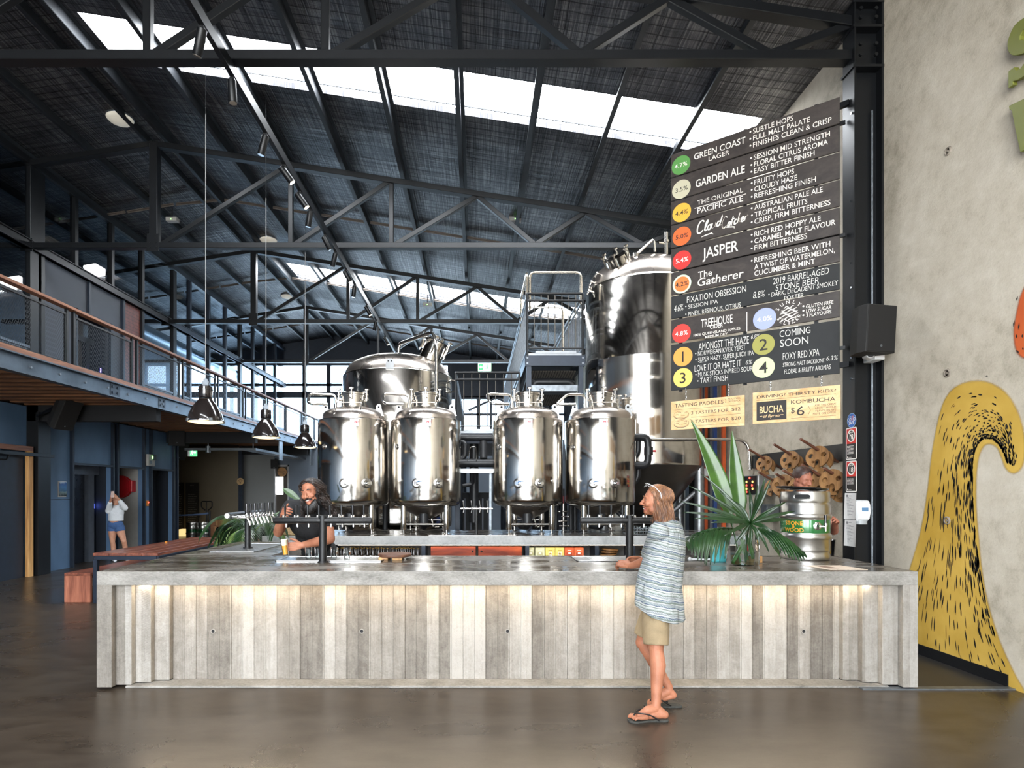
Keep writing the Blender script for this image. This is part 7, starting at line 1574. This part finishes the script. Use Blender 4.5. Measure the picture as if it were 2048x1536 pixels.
def strands(b,M,s,n,seed,L,wave,rad_,front=.35,down=1.0,layer=(.02,.16),flat=.6,flare=.0,elmax=1.45):
    """hair locks rooted on the skull, combed away from the face, then hanging down"""
    rr=random.Random(seed)
    for i in range(n):
        a=rr.uniform(-pi,pi); el=rr.uniform(-.1,elmax)
        d=V((sin(a)*cos(el),cos(a)*cos(el),sin(el)))
        if d.y<-front and d.z<.62: continue
        sx=1 if d.x>0 else -1
        p=V((d.x*.078,.018+d.y*.098,.038+d.z*.088)); lay=1+rr.uniform(*layer); l=L*rr.uniform(.8,1.1); ph=rr.uniform(0,6.28); m=13; pts=[]
        v=V((sx*(.75 if d.y<.3 else .35),.75,.25*d.z)).normalized()
        xa=abs(p.x)
        for j in range(m):
            t=j/(m-1); w=V((cos(ph+t*9*wave),sin(ph*1.3+t*8*wave),.5*sin(ph+t*7*wave)))*(.011*min(1,t*3))*wave
            pts.append(M@((p+w)*s)); g=.55*down
            v=(v+V((0,.02,-g))).normalized() if p.z>-.03 else (v*.7+V((sx*flare,.03,-1.0))).normalized()
            p=p+v*l/(m-1)
            e=V((p.x/.078,(p.y-.018)/.098,(p.z-.038)/.088)); ln=e.length
            if p.z>-.035:
                k=min(max(ln,1.03),lay)/max(ln,1e-4); p=V((p.x*k,.018+(p.y-.018)*k,.038+(p.z-.038)*k))
            else:
                # hang beside and behind the neck, never over the face
                if p.y<.0 and abs(p.x)<.07: p.x=sx*.072
                if p.y<-.045: p.y=-.045
        r=rad_*rr.uniform(.7,1.2)*s
        b.tube(pts,[r*(.55+.6*sin(pi*min(.9,.12+j/m)))*(1 if j<m-1 else .25) for j in range(m)],7,flat=flat)
def haircap(b,M,s,thick=.012,hair_front=-.055,low=-.03):
    """skull cap leaving the face open"""
    vs=[];rows=[]
    for i in range(17):
        t=pi*.5*(1-i/16)   # from crown down
        row=[]
        for k in range(41):
            a=2*pi*k/40; zlow=low if cos(a)>-.2 else None
            ph=(pi/2-t)
            lim=1.9 if cos(a)>-.15 else (1.9-(-.15-cos(a))/.85*1.15)
            e=ph/(pi/2)*lim
            d=V((sin(a)*sin(e),cos(a)*sin(e),cos(e))); row.append(M@(V((d.x*(.078+thick),.018+d.y*(.098+thick),.038+d.z*(.088+thick)))*s))
        rows.append(row)
    b.grid(rows)
def hairmat(name,c0,c1,c2):
    m=N(name); co=m.coord((60,60,9)); f=m.noise(co,3,5,.65); g=m.noise(m.coord((1,1,1)),14,3)
    m.bsdf(Base_Color=m.ramp(m.math('MULTIPLY_ADD',g,.4,m.math('MULTIPLY',f,.6)),[(.34,c0),(.5,c1),(.66,c2)]),Roughness=.42,Anisotropic=.4); m.bump(f,.4,.004); return m.mat
def cloth(name,col,var=.12,bscale=9,bump=.35,rough=.85):
    m=N(name); co=m.coord(); f=m.noise(co,bscale,3,.5,1.2); w=m.noise(m.coord((1,1,.5)),300,2)
    k=lambda t: tuple(min(1,x*t) for x in lin(col))+(1,)
    m.bsdf(Base_Color=m.ramp(m.math('MULTIPLY_ADD',w,.4,m.math('MULTIPLY',f,.6)),[(.3,k(1-var)),(.7,k(1+var))]),Roughness=rough); m.bump(m.math('MULTIPLY_ADD',w,.08,f),bump,.02); return m.mat
def skinmat(name,c0,c1):
    m=N(name); co=m.coord(); f=m.noise(co,9,4); g=m.noise(co,260,2)
    p=m.bsdf(Base_Color=m.ramp(m.math('MULTIPLY_ADD',g,.3,m.math('MULTIPLY',f,.7)),[(.35,c0),(.65,c1)]),Roughness=.6,Subsurface_Weight=.08,Subsurface_Radius=(.012,.005,.003)); m.bump(g,.08,.002); return m.mat
# ---------------------------------------------------- leaning customer
def customer():
    f=V((-.80,.60,0)).normalized(); lft=V((0,0,1)).cross(f)
    r=thing('person','long haired man in patterned shirt and khaki shorts leaning on the bar','person',(1.38,4.6,0))
    sk=skinmat('tanned skin',(142,88,62),(174,114,86))
    C=V((1.515,4.80,1.30)); Ls=C+lft*.175+V((0,0,.085)); Rs=C-lft*.175+V((0,0,.085)); Hc=V((1.437,4.73,.95)); nk=C+V((-.035,.01,.19))
    HM=frame((-1,.12,.02),(.12,0,1),P(1311,1001,4.8)); hs=1.0
    b=B(); head(b,HM,hs,.6)
    capsule(b,[HM@V((0,.03,-.06)),nk+V((0,0,-.0)),C+V((0,0,.1))],[.056,.058,.075])
    TR=frame(f,(0,0,1))
    b.ball(C,(.19,.115,.17),24,16,TR); b.ball(C.lerp(Hc,.5),(.155,.105,.2),24,16,TR); b.ball(Hc,(.165,.115,.13),24,16,TR)
    capsule(b,[Rs,C+V((0,0,.12)),Ls],[.06,.07,.06])
    # legs
    nh=Hc+lft*.085+V((0,0,-.04)); fh=Hc-lft*.085+V((0,0,-.04))
    nkn,nan=V((1.365,4.575,.50)),V((1.335,4.475,.085)); fkn,fan=V((1.325,4.80,.49)),V((1.515,4.745,.125))
    for h,kn,an in ((nh,nkn,nan),(fh,fkn,fan)):
        capsule(b,[h,h.lerp(kn,.45),kn],[.092,.078,.056]); cb=(an-kn).cross(V((0,1,0))).normalized()*-.018
        capsule(b,[kn,kn.lerp(an,.28)+V((.016,0,0)),kn.lerp(an,.6)+V((.006,0,0)),an+V((0,0,.03)),an],[.053,.058,.045,.034,.036])
    # feet
    def foot(an,heel,ball_,toe,side):
        capsule(b,[heel,an.lerp(heel,.3)],[.03,.033]); capsule(b,[an,an.lerp(ball_,.5)+V((0,0,.012)),ball_],[.036,.034,.027]); capsule(b,[heel,heel.lerp(ball_,.5),ball_],[.028,.026,.027])
        d=(toe-ball_); sd=V((0,0,1)).cross(d).normalized()
        for k in range(5):
            o=sd*(k-2)*.0175*side; e=ball_+d*(1.0-.11*k)+o*1.05; capsule(b,[ball_.lerp(heel,.22)+o*.75,ball_+o+V((0,0,-.004)),e+V((0,0,.004)),e+d.normalized()*.012+V((0,0,-.005))],[.02,.0135,.0105 if k else .0135,.0085 if k else .011],10)
    foot(nan,V((1.395,4.462,.04)),V((1.20,4.43,.042)),V((1.145,4.425,.033)),1)
    foot(fan,V((1.548,4.742,.092)),V((1.40,4.725,.05)),V((1.345,4.72,.034)),-1)
    # arms
    Le=V((1.435,4.965,1.135)); Lw=V((1.325,5.155,1.062)); Re=V((1.585,5.20,1.075)); Rw=V((1.475,5.33,1.085))
    capsule(b,[Ls,Ls.lerp(Le,.5),Le],[.056,.05,.043]); capsule(b,[Le,Le.lerp(Lw,.35),Lw],[.043,.043,.028])
    capsule(b,[Rs,Rs.lerp(Re,.5),Re],[.056,.05,.043]); capsule(b,[Re,Re.lerp(Rw,.35),Rw],[.043,.043,.028])
    hand(b,Lw,V((1.275,5.235,1.068)),(-.62,.72,.12),(.25,.45,-.55),[.55,.6,.65,.7],[((.7,.7,.3),.035,0),((.9,.2,.4),.03,0),((.9,-.1,.5),.024,0)],1.0,1,.1)
    hand(b,Rw,V((1.395,5.32,1.095)),(-.95,-.12,.05),(-.1,-.8,-.55),[.5,.5,.5,.55],[((.7,.6,.3),.035,0),((.95,.2,.2),.03,0),((.95,.1,.1),.024,0)],1.0,-1,.1)
    hi=HM.inverted()
    def paint(c):
        p=hi@c; 
        if abs(p.x)<.03 and p.y<-.07 and -.082<p.z<-.054: return 1
        if p.y<-.0 and -.125<p.z<-.045 and p.length<.17 and p.y<-.01: return 2
        return 0
    fuse('body',b,.0034,[sk,M_lip,M_stub],r,5,paint)
    eyes(r,HM,hs,(.0,-1,-.02))
    b=B(); b.ball(HM@V((0,-.0905,-.067)),(.012,.004,.0045),12,8,HM.to_3x3().to_4x4()); b.obj('teeth',M_teeth,r,180)
    # hair
    hm=hairmat('sun bleached brown hair',(54,34,22),(104,68,44),(168,118,76))
    b=B(); haircap(b,HM,hs,.007); strands(b,HM,hs,1500,21,.35,.8,.0038,.42,1.0,(.05,.22)); b.obj('hair',hm,r,170)
    b=B(); rr=random.Random(2)
    for k in range(260):
        x=rr.uniform(-.056,.056); z=rr.uniform(-.112,-.082)+abs(x)*.7; y=-.078+abs(x)*.95+rr.uniform(0,.012); b.tube([HM@V((x,y,z)),HM@V((x*1.02,y-.008,z-.014))],[.004,.001],5)
    for k in range(30):
        x=rr.uniform(-.026,.026); b.tube([HM@V((x,-.097+abs(x)*.3,-.048)),HM@V((x*1.1,-.1+abs(x)*.3,-.057))],[.003,.001],5)
    for x in (-1,1): b.tube([HM@V((x*.014,-.092,.03)),HM@V((x*.032,-.091,.036)),HM@V((x*.05,-.078,.03))],[.003,.004,.002],6,flat=.6)
    b.obj('beard_and_brows',hairmat('sandy facial hair',(96,58,36),(134,86,54),(160,108,70)),r,170)
    # sunglasses pushed up
    b=B(); s_=lambda x,y,z:HM@V((x,y,z))
    for x in (-1,1):
        b.tube([s_(x*.075,-.06,.125),s_(x*.094,-.02,.105),s_(x*.098,.02,.06),s_(x*.094,.03,.015)],.0028,8)
    b.tube([s_(-.075,-.06,.125),s_(-.03,-.075,.135),s_(.03,-.075,.135),s_(.075,-.06,.125)],.003,8); sg=b.obj('sunglasses',M_white,r)
    for x in (-1,1): b=B(); b.ball(s_(x*.038,-.068,.118),(.03,.006,.022),16,8,HM.to_3x3().to_4x4()@Matrix.Rotation(-.9,4,'X')); b.obj('lens',mat('dark lens',(20,18,18),.1),sg,180)
    # shirt
    def shirtmat():
        m=N('woven stripe shirt'); t=m.n('TexCoord'); s=m.n('SeparateXYZ'); m.l(t.outputs['Object'],s.inputs[0]); nz=m.noise(m.coord(),9,3)
        h=m.math('ADD',m.math('MULTIPLY_ADD',s.outputs[0],.22,s.outputs[2]),m.math('MULTIPLY',nz,.035))
        fr=m.math('FRACT',m.math('DIVIDE',h,.125)); al=m.math('ADD',s.outputs[0],s.outputs[1])
        zig=m.math('GREATER_THAN',m.math('SINE',m.math('ADD',m.math('MULTIPLY',al,260),m.math('MULTIPLY',h,500))),.1)
        W_,G,Nv,Lt,Gy=(172,174,171),(104,112,106),(62,74,102),(150,158,154),(128,133,135)
        base=m.ramp(fr,[(0,W_),(.07,G),(.12,W_),(.2,Nv),(.24,Lt),(.34,Gy),(.40,W_),(.46,G),(.54,Lt),(.62,Nv),(.66,W_),(.74,Gy),(.8,W_),(.88,G),(.93,Lt)],'CONSTANT')
        pat=m.ramp(fr,[(0,(0,0,0,1)),(.24,(1,1,1,1)),(.33,(0,0,0,1)),(.54,(1,1,1,1)),(.62,(0,0,0,1)),(.8,(.8,.8,.8,1)),(.88,(0,0,0,1))],'CONSTANT')
        x=m.mix(m.math('MULTIPLY',m.math('MULTIPLY',pat,zig),.75),base,(*lin((84,98,112)),1))
        fl=m.noise(m.coord((240,240,420)),1,2); x=m.mix(.5,x,m.mix(1.0,x,m.ramp(fl,[(.35,(.45,.46,.5,1)),(.6,(1,1,1,1))]),'MULTIPLY'))
        m.bsdf(Base_Color=x,Roughness=.9); m.bump(m.noise(m.coord((1.4,1.4,.7)),8,3,.5,1.5),.6,.03); return m.mat
    b=B(); fold=random.Random(6)
    rings=[]; nseg=56
    prof=[(1.49,.06,.06,(-.01,.0)),(1.475,.085,.07,(-.005,.0)),(1.458,.125,.085,(.0,.0)),(1.43,.165,.105,(.0,0)),(1.38,.20,.125,(.0,0)),(1.30,.212,.14,(.0,0)),(1.2,.212,.148,(-.01,0)),(1.1,.21,.152,(-.035,-.02)),(1.0,.212,.158,(-.06,-.04)),(.9,.226,.172,(-.072,-.068)),(.82,.236,.178,(-.078,-.075)),(.76,.238,.18,(-.078,-.08))]
    for z,rw,rd,(ox,oy) in prof:
        ring=[]
        for k in range(nseg):
            a=2*pi*k/nseg; q=lft*(rw*cos(a))+f*(-rd*sin(a)); bk=sin(a)   # bk>0 is the back
            t=max(0,(1.3-z)/.5); wob=1+.035*t*sin(a*7+z*9)+.02*t*sin(a*13-z*17)
            zz=z-(.075*bk if z<1.0 else .075*bk*max(0,(1.25-z)/.25) if z<1.25 else 0)-(.05*max(0,-cos(a))*0)
            ring.append(V((C.x+ox,C.y+oy,zz))+q*wob)
        rings.append(ring)
    b.loft(rings)
    def sleeve(S0,E0,t1):
        d=(E0-S0); u=V((0,1,0)); u=(u-d.normalized()*u.dot(d.normalized())).normalized(); w=d.normalized().cross(u); rg=[]
        for j in range(11):
            t=-.06+(t1+.06)*j/10; c=S0+d*t; R=.074+.012*j/10
            rg.append([c+(u*cos(2*pi*k/32)+w*sin(2*pi*k/32))*R*(1+.03*sin(k*1.2+j*.8)) for k in range(32)])
        b.loft(rg); b.ball(S0+V((0,0,.004)),.076,20,14)
    sleeve(Ls,Le,.84); sleeve(Rs,Re,.84)
    sh=fuse('shirt',b,.0075,[shirtmat()],r,3)
    b=B(); b.tube([C+V((-.012,.004,.165))+ (lft*cos(a)*.075+f*(-sin(a))*.07)+V((0,0,.028*max(0,sin(a))-.02*max(0,-sin(a)))) for a in [2*pi*k/24 for k in range(24)]],.017,8,True,flat=.35); b.obj('collar',sh.data.materials[0],r,170)
    # shorts
    b=B(); b.ball(Hc+V((-.01,0,-.05)),(.165,.12,.13),24,16,TR)
    for h,kn,rr_,tt in ((nh,nkn,(.088,.104,.1,.094),.93),(fh,fkn,(.088,.10,.098,.09),.90)):
        pts=[h,h.lerp(kn,.35),h.lerp(kn,.7),h.lerp(kn,tt)]; b.tube(pts,list(rr_),22); b.ball(h,rr_[0],22,12)
    fuse('shorts',b,.008,[cloth('khaki cotton',(136,118,90),.14,7,.6)],r,3)
    # flip flops
    M_th=mat('worn dark rubber',(50,50,46),.8,0,.4,40)
    def thong(nm,c,ang,L,parent,strap):
        MM=Matrix.Translation(c)@Matrix.Rotation(ang,4,'Z'); pl=Sm.cat([(-.5,-.14),(-.52,.05),(-.44,.17),(-.25,.2),(.1,.14),(.35,.13),(.48,.08),(.5,-.02),(.46,-.1),(.3,-.12),(0,-.11),(-.3,-.18)],5,True)
        b=B(); b.prism([(x*L,y*L) for x,y in pl],0,.016,MM); o=b.obj(nm,M_th,parent,0,.004,2)
        b=B(); 
        for pts in strap: b.tube(Sm.cat([tuple(p) for p in pts],5),.007,8,flat=.6)
        b.obj('strap',mat('black rubber strap',(28,28,28),.5),o,170)
    thong('flip_flop',(1.27,4.445,.0),.02,.295,r,[[(1.155,4.425,.018),(1.165,4.425,.062),(1.20,4.39,.075),(1.27,4.385,.062),(1.335,4.40,.02)],[(1.165,4.425,.062),(1.20,4.465,.075),(1.27,4.49,.06),(1.33,4.495,.02)]])
    thong('flip_flop',(1.47,4.735,.0),.02,.29,r,[[(1.36,4.72,.018),(1.37,4.72,.062),(1.42,4.68,.08),(1.52,4.70,.02)],[(1.37,4.72,.062),(1.42,4.77,.08),(1.52,4.78,.02)]])
customer()
# ---------------------------------------------------- bearded bartender
def bartender():
    r=thing('person','bearded long haired bartender in black t-shirt pouring a beer behind the bar','person',(-1.8,6.85,.1))
    sk=skinmat('olive skin',(140,86,62),(176,118,90)); s=1.12
    Rs=P(581,1014,6.55); Ls=P(653,1018,6.55); C=(Rs+Ls)/2+V((0,.03,-.08)); Hc=V((-1.80,6.87,1.02)); lft=(Ls-Rs).normalized(); f=lft.cross(V((0,0,1)))*1; f=V((-.05,-1,0))
    HM=frame((-.20,-1,-.16),(-.20,-.16,1),P(621,984,6.30)); 
    b=B(); head(b,HM,s,1.0); capsule(b,[HM@V((0,.03,-.06)),C+V((0,-.02,.12))],[.066,.072])
    TR=frame((0,-1,0),(0,.15,1)); b.ball(C+V((0,0,-.06)),(.20,.13,.2),24,16,TR); b.ball(C.lerp(Hc,.55),(.185,.13,.24),24,16,TR); b.ball(Hc,(.18,.13,.14),24,16,TR)
    capsule(b,[Rs,C+V((0,0,.08)),Ls],[.07,.08,.07])
    for sg in (-1,1):
        h=Hc+V((sg*.1,0,-.05)); kn=Hc+V((sg*.12,-.02,-.46)); an=V((Hc.x+sg*.13,6.88,.2)); capsule(b,[h,kn],[.1,.065]); capsule(b,[kn,kn.lerp(an,.3),an],[.062,.064,.045]); capsule(b,[an+V((0,.04,-.06)),an+V((0,-.18,-.07))],[.04,.035])
    Re=P(557,1064,6.28); Rw=P(565,1036,6.02); Le=P(660,1078,6.38); Lw=P(606,1090,6.16)
    capsule(b,[Rs,Rs.lerp(Re,.5),Re],[.066,.06,.052]); capsule(b,[Re,Re.lerp(Rw,.35),Rw],[.053,.053,.034])
    capsule(b,[Ls,Ls.lerp(Le,.5),Le],[.066,.06,.052]); capsule(b,[Le,Le.lerp(Lw,.35),Lw],[.053,.053,.034])
    th=V((-1.875,5.86,1.51))
    hand(b,Rw,V((-1.925,5.945,1.50)),(.25,-.75,.12),(.75,.25,-.25),[.62,.68,.72,.78],[((.3,.5,.1),.035,0),((.5,.95,.1),.032,0),((.3,1,.3),.026,0)],1.12,-1,.12)
    hand(b,Lw,V((-1.868,6.125,1.14)),(-.86,-.42,-.0),(-.18,.62,-.1),[.5,.55,.6,.65],[((.6,.7,.4),.036,0),((.85,.5,.4),.032,0),((.9,.2,.6),.026,0)],1.12,1,.12)
    hi=HM.inverted()
    def paint(c):
        p=(hi@c)/s
        return 1 if abs(p.x)<.028 and p.y<-.07 and -.084<p.z<-.052 else 0
    fuse('body',b,.0036,[sk,M_lip],r,5,paint); eyes(r,HM,s,(-.05,-1,-.6))
    for x in (-1,1): b=B(); b.ball(HM@(V((x*.031,-.0718,.0055))*s),(.0155*s,.0128*s,.0085*s),16,10,HM.to_3x3().to_4x4()@Matrix.Rotation(.3,4,'X')); b.obj('eyelid',sk,r,180)
    b=B(); b.ball(HM@(V((0,-.0945,-.0675))*s),(.016*s,.005*s,.0045*s),12,8,HM.to_3x3().to_4x4()); b.obj('teeth',M_teeth,r,180)
    hm=hairmat('dark curly hair',(14,11,10),(34,25,21),(70,50,40))
    b=B(); haircap(b,HM,s,.006); strands(b,HM,s,2300,33,.35,2.1,.0042,.45,.9,(.06,.5),flare=.3); b.obj('hair',hm,r,170)
    b=B(); rr=random.Random(12)
    for k in range(420):
        a=rr.uniform(-1.25,1.25); t=rr.random(); x=sin(a)*.058; y=-.035-.045*cos(a); z=-.055-.05*(1-abs(a)/1.4)-t*.012
        if abs(a)<.35 and z>-.088: z=-.092
        root=V((x,y,z)); d=V((sin(a)*.35,-.28*cos(a),-1)).normalized(); L=rr.uniform(.05,.085); ph=rr.uniform(0,6)
        b.tube([HM@((root+d*L*q+V((cos(ph+q*9),sin(ph+q*8),0))*.006*q)*s) for q in (0,.33,.66,1)],[.005,.0065,.005,.0012],5)
    for k in range(130):
        a=rr.choice((-1,1))*rr.uniform(.75,1.45); z=rr.uniform(-.075,.0); root=V((sin(a)*.067,-.038*cos(a)*1.7,z)); b.tube([HM@(root*s),HM@((root+V((sin(a)*.01,-.012,-.035)))*s)],[.005,.001],5)
    for k in range(80):
        x=rr.uniform(-.034,.034); root=V((x,-.094+abs(x)*.55,-.046-abs(x)*.25)); b.tube([HM@(root*s),HM@((root+V((x*.35,-.008,-.016)))*s)],[.0042,.001],5)
    for x in (-1,1): b.tube([HM@(V((x*.014,-.092,.031))*s),HM@(V((x*.032,-.093,.036))*s),HM@(V((x*.053,-.078,.026))*s)],[.004,.0055,.002],6,flat=.6)
    b.obj('beard_and_brows',hairmat('black beard',(8,7,7),(20,16,14),(42,32,28)),r,170)
    # t-shirt
    b=B(); b.ball(C+V((0,0,-.06)),(.225,.155,.21),24,16,TR); b.ball(C.lerp(Hc,.5),(.215,.16,.26),24,16,TR); b.ball(Hc+V((0,0,-.02)),(.21,.16,.17),24,16,TR); capsule(b,[Rs+V((.01,0,0)),C+V((0,.01,.085)),Ls-V((.01,0,0))],[.082,.095,.082])
    for S0,E0 in ((Rs,Re),(Ls,Le)): b.tube([S0,S0.lerp(E0,.35),S0.lerp(E0,.66)],[.082,.085,.083],20); b.ball(S0,.082,18,12)
    fuse('t_shirt',b,.009,[cloth('black cotton',(24,24,26),.2,8,.9)],r,4)
    b=B(); capsule(b,[Hc+V((0,0,-.12)),Hc+V((0,0,-.2))],[.17,.17]); 
    for sg in (-1,1): capsule(b,[Hc+V((sg*.1,0,-.1)),Hc+V((sg*.12,-.02,-.46)),V((Hc.x+sg*.13,6.88,.24))],[.12,.09,.08])
    fuse('trousers',b,.014,[cloth('dark trousers',(30,32,38))],r,3)
    # glass of beer in hand
    g=thing('beer_glass','glass of pale foaming beer held in the bartender hand under the tap','glass',(-1.935,6.08,1.06))
    MM=Matrix.Translation((-1.935,6.075,1.055))@Matrix.Rotation(-.12,4,'Y')
    B().lathe([(0,.006),(.028,.006),(.037,.155),(.039,.155),(.031,0),(0,0)],M=MM,seg=28).obj('bowl',M_clear,g,40)
    B().lathe([(0,.008),(.0272,.008),(.0335,.1),(0,.1)],M=MM,seg=28).obj('beer',mat('golden beer',(216,150,50),.2,0,.05,emit=.0),g,40); B().lathe([(.0336,.1),(.0365,.15),(.03,.163),(0,.166)],M=MM,seg=28).obj('foam',mat('beer foam',(238,226,198),.8),g,60)
bartender()
# ---------------------------------------------------- woman with phone
def woman():
    Y=14.6; q=lambda px,py,dy=0:P(px,py,Y+dy)
    r=thing('person','woman in white sweater and denim shorts raising a phone by the blue wall','person',(q(238,1122).x,Y,0))
    sk=skinmat('warm skin',(176,124,98),(206,152,124)); HM=frame((.35,-1,.0),(0,0,1),q(231,1001)); b=B(); head(b,HM,.95); nk=q(232,1018); capsule(b,[HM@V((0,.03,-.06)),nk],[.045,.05])
    C=q(232,1026); Hp=q(231,1049); b.ball(C,(.16,.11,.17),20,14); b.ball(Hp,(.17,.125,.14),20,14); capsule(b,[C,Hp],[.12,.13])
    for kx,ky,fx,fy,hx,ddy in ((225,1083,227,1117,225,0),(248,1083,251,1113,239,.1)):
        h=q(hx,1057); kn=q(kx,ky,-.03); an=q(fx,fy,ddy); capsule(b,[h,h.lerp(kn,.4),kn],[.098,.088,.056]); capsule(b,[kn,kn.lerp(an,.35)+V((0,.02,0)),an],[.054,.058,.038])
    Rs,Ls=q(220,1014),q(244,1012); Re,Le=q(217,1022,-.12),q(250,1016,-.12); Rw,Lw=q(221,1001,-.28),q(237,998,-.28)
    for S0,E0,W0 in ((Rs,Re,Rw),(Ls,Le,Lw)): capsule(b,[S0,E0],[.05,.042]); capsule(b,[E0,W0],[.04,.026])
    hand(b,Rw,q(222.5,993,-.3),(.1,0,1),(.8,.1,0),.5,[((.6,.6,.4),.03,0),((.7,.2,.6),.026,0)],.9,1); hand(b,Lw,q(229,991,-.3),(-.7,0,.6),(-.3,.6,-.3),.45,[((.6,.6,.4),.03,0),((.7,.2,.6),.026,0)],.9,-1)
    fuse('body',b,.007,[sk],r,3)
    b=B(); haircap(b,HM,.97,.016); strands(b,HM,.97,110,4,.24,.6,.011,.2,1); b.obj('hair',hairmat('dark brown hair',(22,16,14),(40,28,24),(66,46,38)),r,170)
    b=B(); b.ball(C+V((0,0,.02)),(.19,.13,.16),20,14); b.tube([C,C+V((0,0,-.15)),C+V((0,0,-.19))],[.175,.17,.17],24,flat=.8); capsule(b,[Rs,C+V((0,0,.12)),Ls],[.06,.07,.06])
    for S0,E0,W0 in ((Rs,Re,Rw),(Ls,Le,Lw)): capsule(b,[S0,E0,E0.lerp(W0,.75)],[.07,.068,.05])
    fuse('sweater',b,.011,[cloth('white ribbed knit',(214,218,222),.06,30,.4)],r,2)
    b=B(); b.ball(Hp+V((0,0,-.0)),(.185,.14,.13),20,14); 
    for hx,kx in ((225,225),(239,245)): h=q(hx,1052); b.tube([h,q(hx+(kx-hx)*.3,1062)],[.108,.112],20)
    fuse('denim_shorts',b,.01,[cloth('blue denim',(62,92,138),.15,20,.4)],r,2)
    for fx,fy,ddy in ((229,1121,0),(254,1118,.1)):
        a=q(fx,fy,ddy); b=B(); capsule(b,[V((a.x-.02,a.y,.05)),V((a.x+.1,a.y-.14,.04))],[.045,.04]); b.box(a.x-.06,a.x+.14,a.y-.18,a.y+.04,.0,.015) if False else None; fuse('shoe',b,.008,[mat('white canvas shoe',(214,218,224),.6)],r,2)
    ph=thing('mobile_phone','pale phone held up by the woman in the white sweater','phone',tuple(q(225,990,-.33))); c=q(225,990,-.34); B().box(c.x-.038,c.x+.038,c.y-.006,c.y+.004,c.z-.06,c.z+.09).obj('case',mat('pink phone case',(206,182,172),.4),ph,0,.004); B().cyl((c.x-.02,c.y-.006,c.z+.07),(c.x-.02,c.y-.009,c.z+.07),.009).obj('camera_lens',M_blkplastic,ph)
woman()
# ---------------------------------------------------- stooping barman behind the keg
def barman():
    r=thing('person','dark haired barman stooping behind the large keg, only head and hand showing','person',(3.75,6.95,.1))
    sk=skinmat('ruddy skin',(140,84,64),(168,108,86)); Y=6.8; HM=frame((.35,-.9,-.35),(.1,-.3,1),P(1606,958,Y)); s=1.02
    b=B(); head(b,HM,s); C=P(1606,1010,Y+.12); Hc=V((C.x,7.05,.98)); capsule(b,[HM@V((0,.03,-.06)),C+V((0,-.03,.12))],[.06,.066]); b.ball(C,(.19,.12,.19),20,14); b.ball(C.lerp(Hc,.5),(.16,.12,.22),20,14); b.ball(Hc,(.17,.12,.13),20,14)
    for sg in (-1,1):
        S0=C+V((sg*.19,0,.06)); capsule(b,[C+V((0,0,.08)),S0],[.07,.06])
        if sg>0: E0=P(1668,1062,Y-.06); W0=P(1670,1046,Y-.32)
        else: E0=S0+V((-.03,-.06,-.3)); W0=E0+V((.02,-.2,-.02))
        capsule(b,[S0,E0],[.055,.045]); capsule(b,[E0,W0],[.044,.03]); hand(b,W0,W0+V((-.03 if sg>0 else 0,-.07,.03)),(-.4 if sg>0 else 0,-.8,.35),(-.6,0,-.4),.4,[((.6,.6,.3),.035,0),((.8,.3,.3),.028,0)],1,1)
        capsule(b,[Hc+V((sg*.09,0,-.05)),Hc+V((sg*.1,-.04,-.45)),V((Hc.x+sg*.1,7.05,.2))],[.1,.06,.045]); capsule(b,[V((Hc.x+sg*.1,7.08,.14)),V((Hc.x+sg*.1,6.88,.13))],[.04,.035])
    fuse('body',b,.006,[sk],r,4); eyes(r,HM,s,(0,-1,-.4))
    b=B(); haircap(b,HM,s,.014); strands(b,HM,s,420,9,.05,.4,.0042,.5,.6); b.obj('hair',hairmat('short brown hair',(30,20,17),(56,38,32),(84,58,48)),r,170)
    b=B(); b.ball(C,(.215,.145,.19),20,14); b.ball(C.lerp(Hc,.5),(.2,.15,.26),20,14); b.ball(Hc,(.195,.15,.15),20,14)
    for sg in (-1,1): S0=C+V((sg*.19,0,.06)); capsule(b,[C+V((0,0,.06)),S0,S0+V((sg*.02,-.02,-.16))],[.085,.078,.075])
    fuse('t_shirt',b,.012,[cloth('charcoal cotton',(36,36,40),.2,8,.6)],r,3)
    b=B(); 
    for sg in (-1,1): capsule(b,[Hc+V((sg*.09,0,-.1)),Hc+V((sg*.1,-.04,-.45)),V((Hc.x+sg*.1,7.05,.22))],[.12,.085,.075])
    fuse('trousers',b,.016,[cloth('dark trousers two',(30,32,38))],r,2)
barman()
S(B().box(-2.15,3.55,6.45,9.25,0.006,.1).obj('floor_duckboard',mat('black duckboard',(26,26,26),.7,0,.2),smooth=0),'raised dark floor behind the bar where the staff stand','floor')
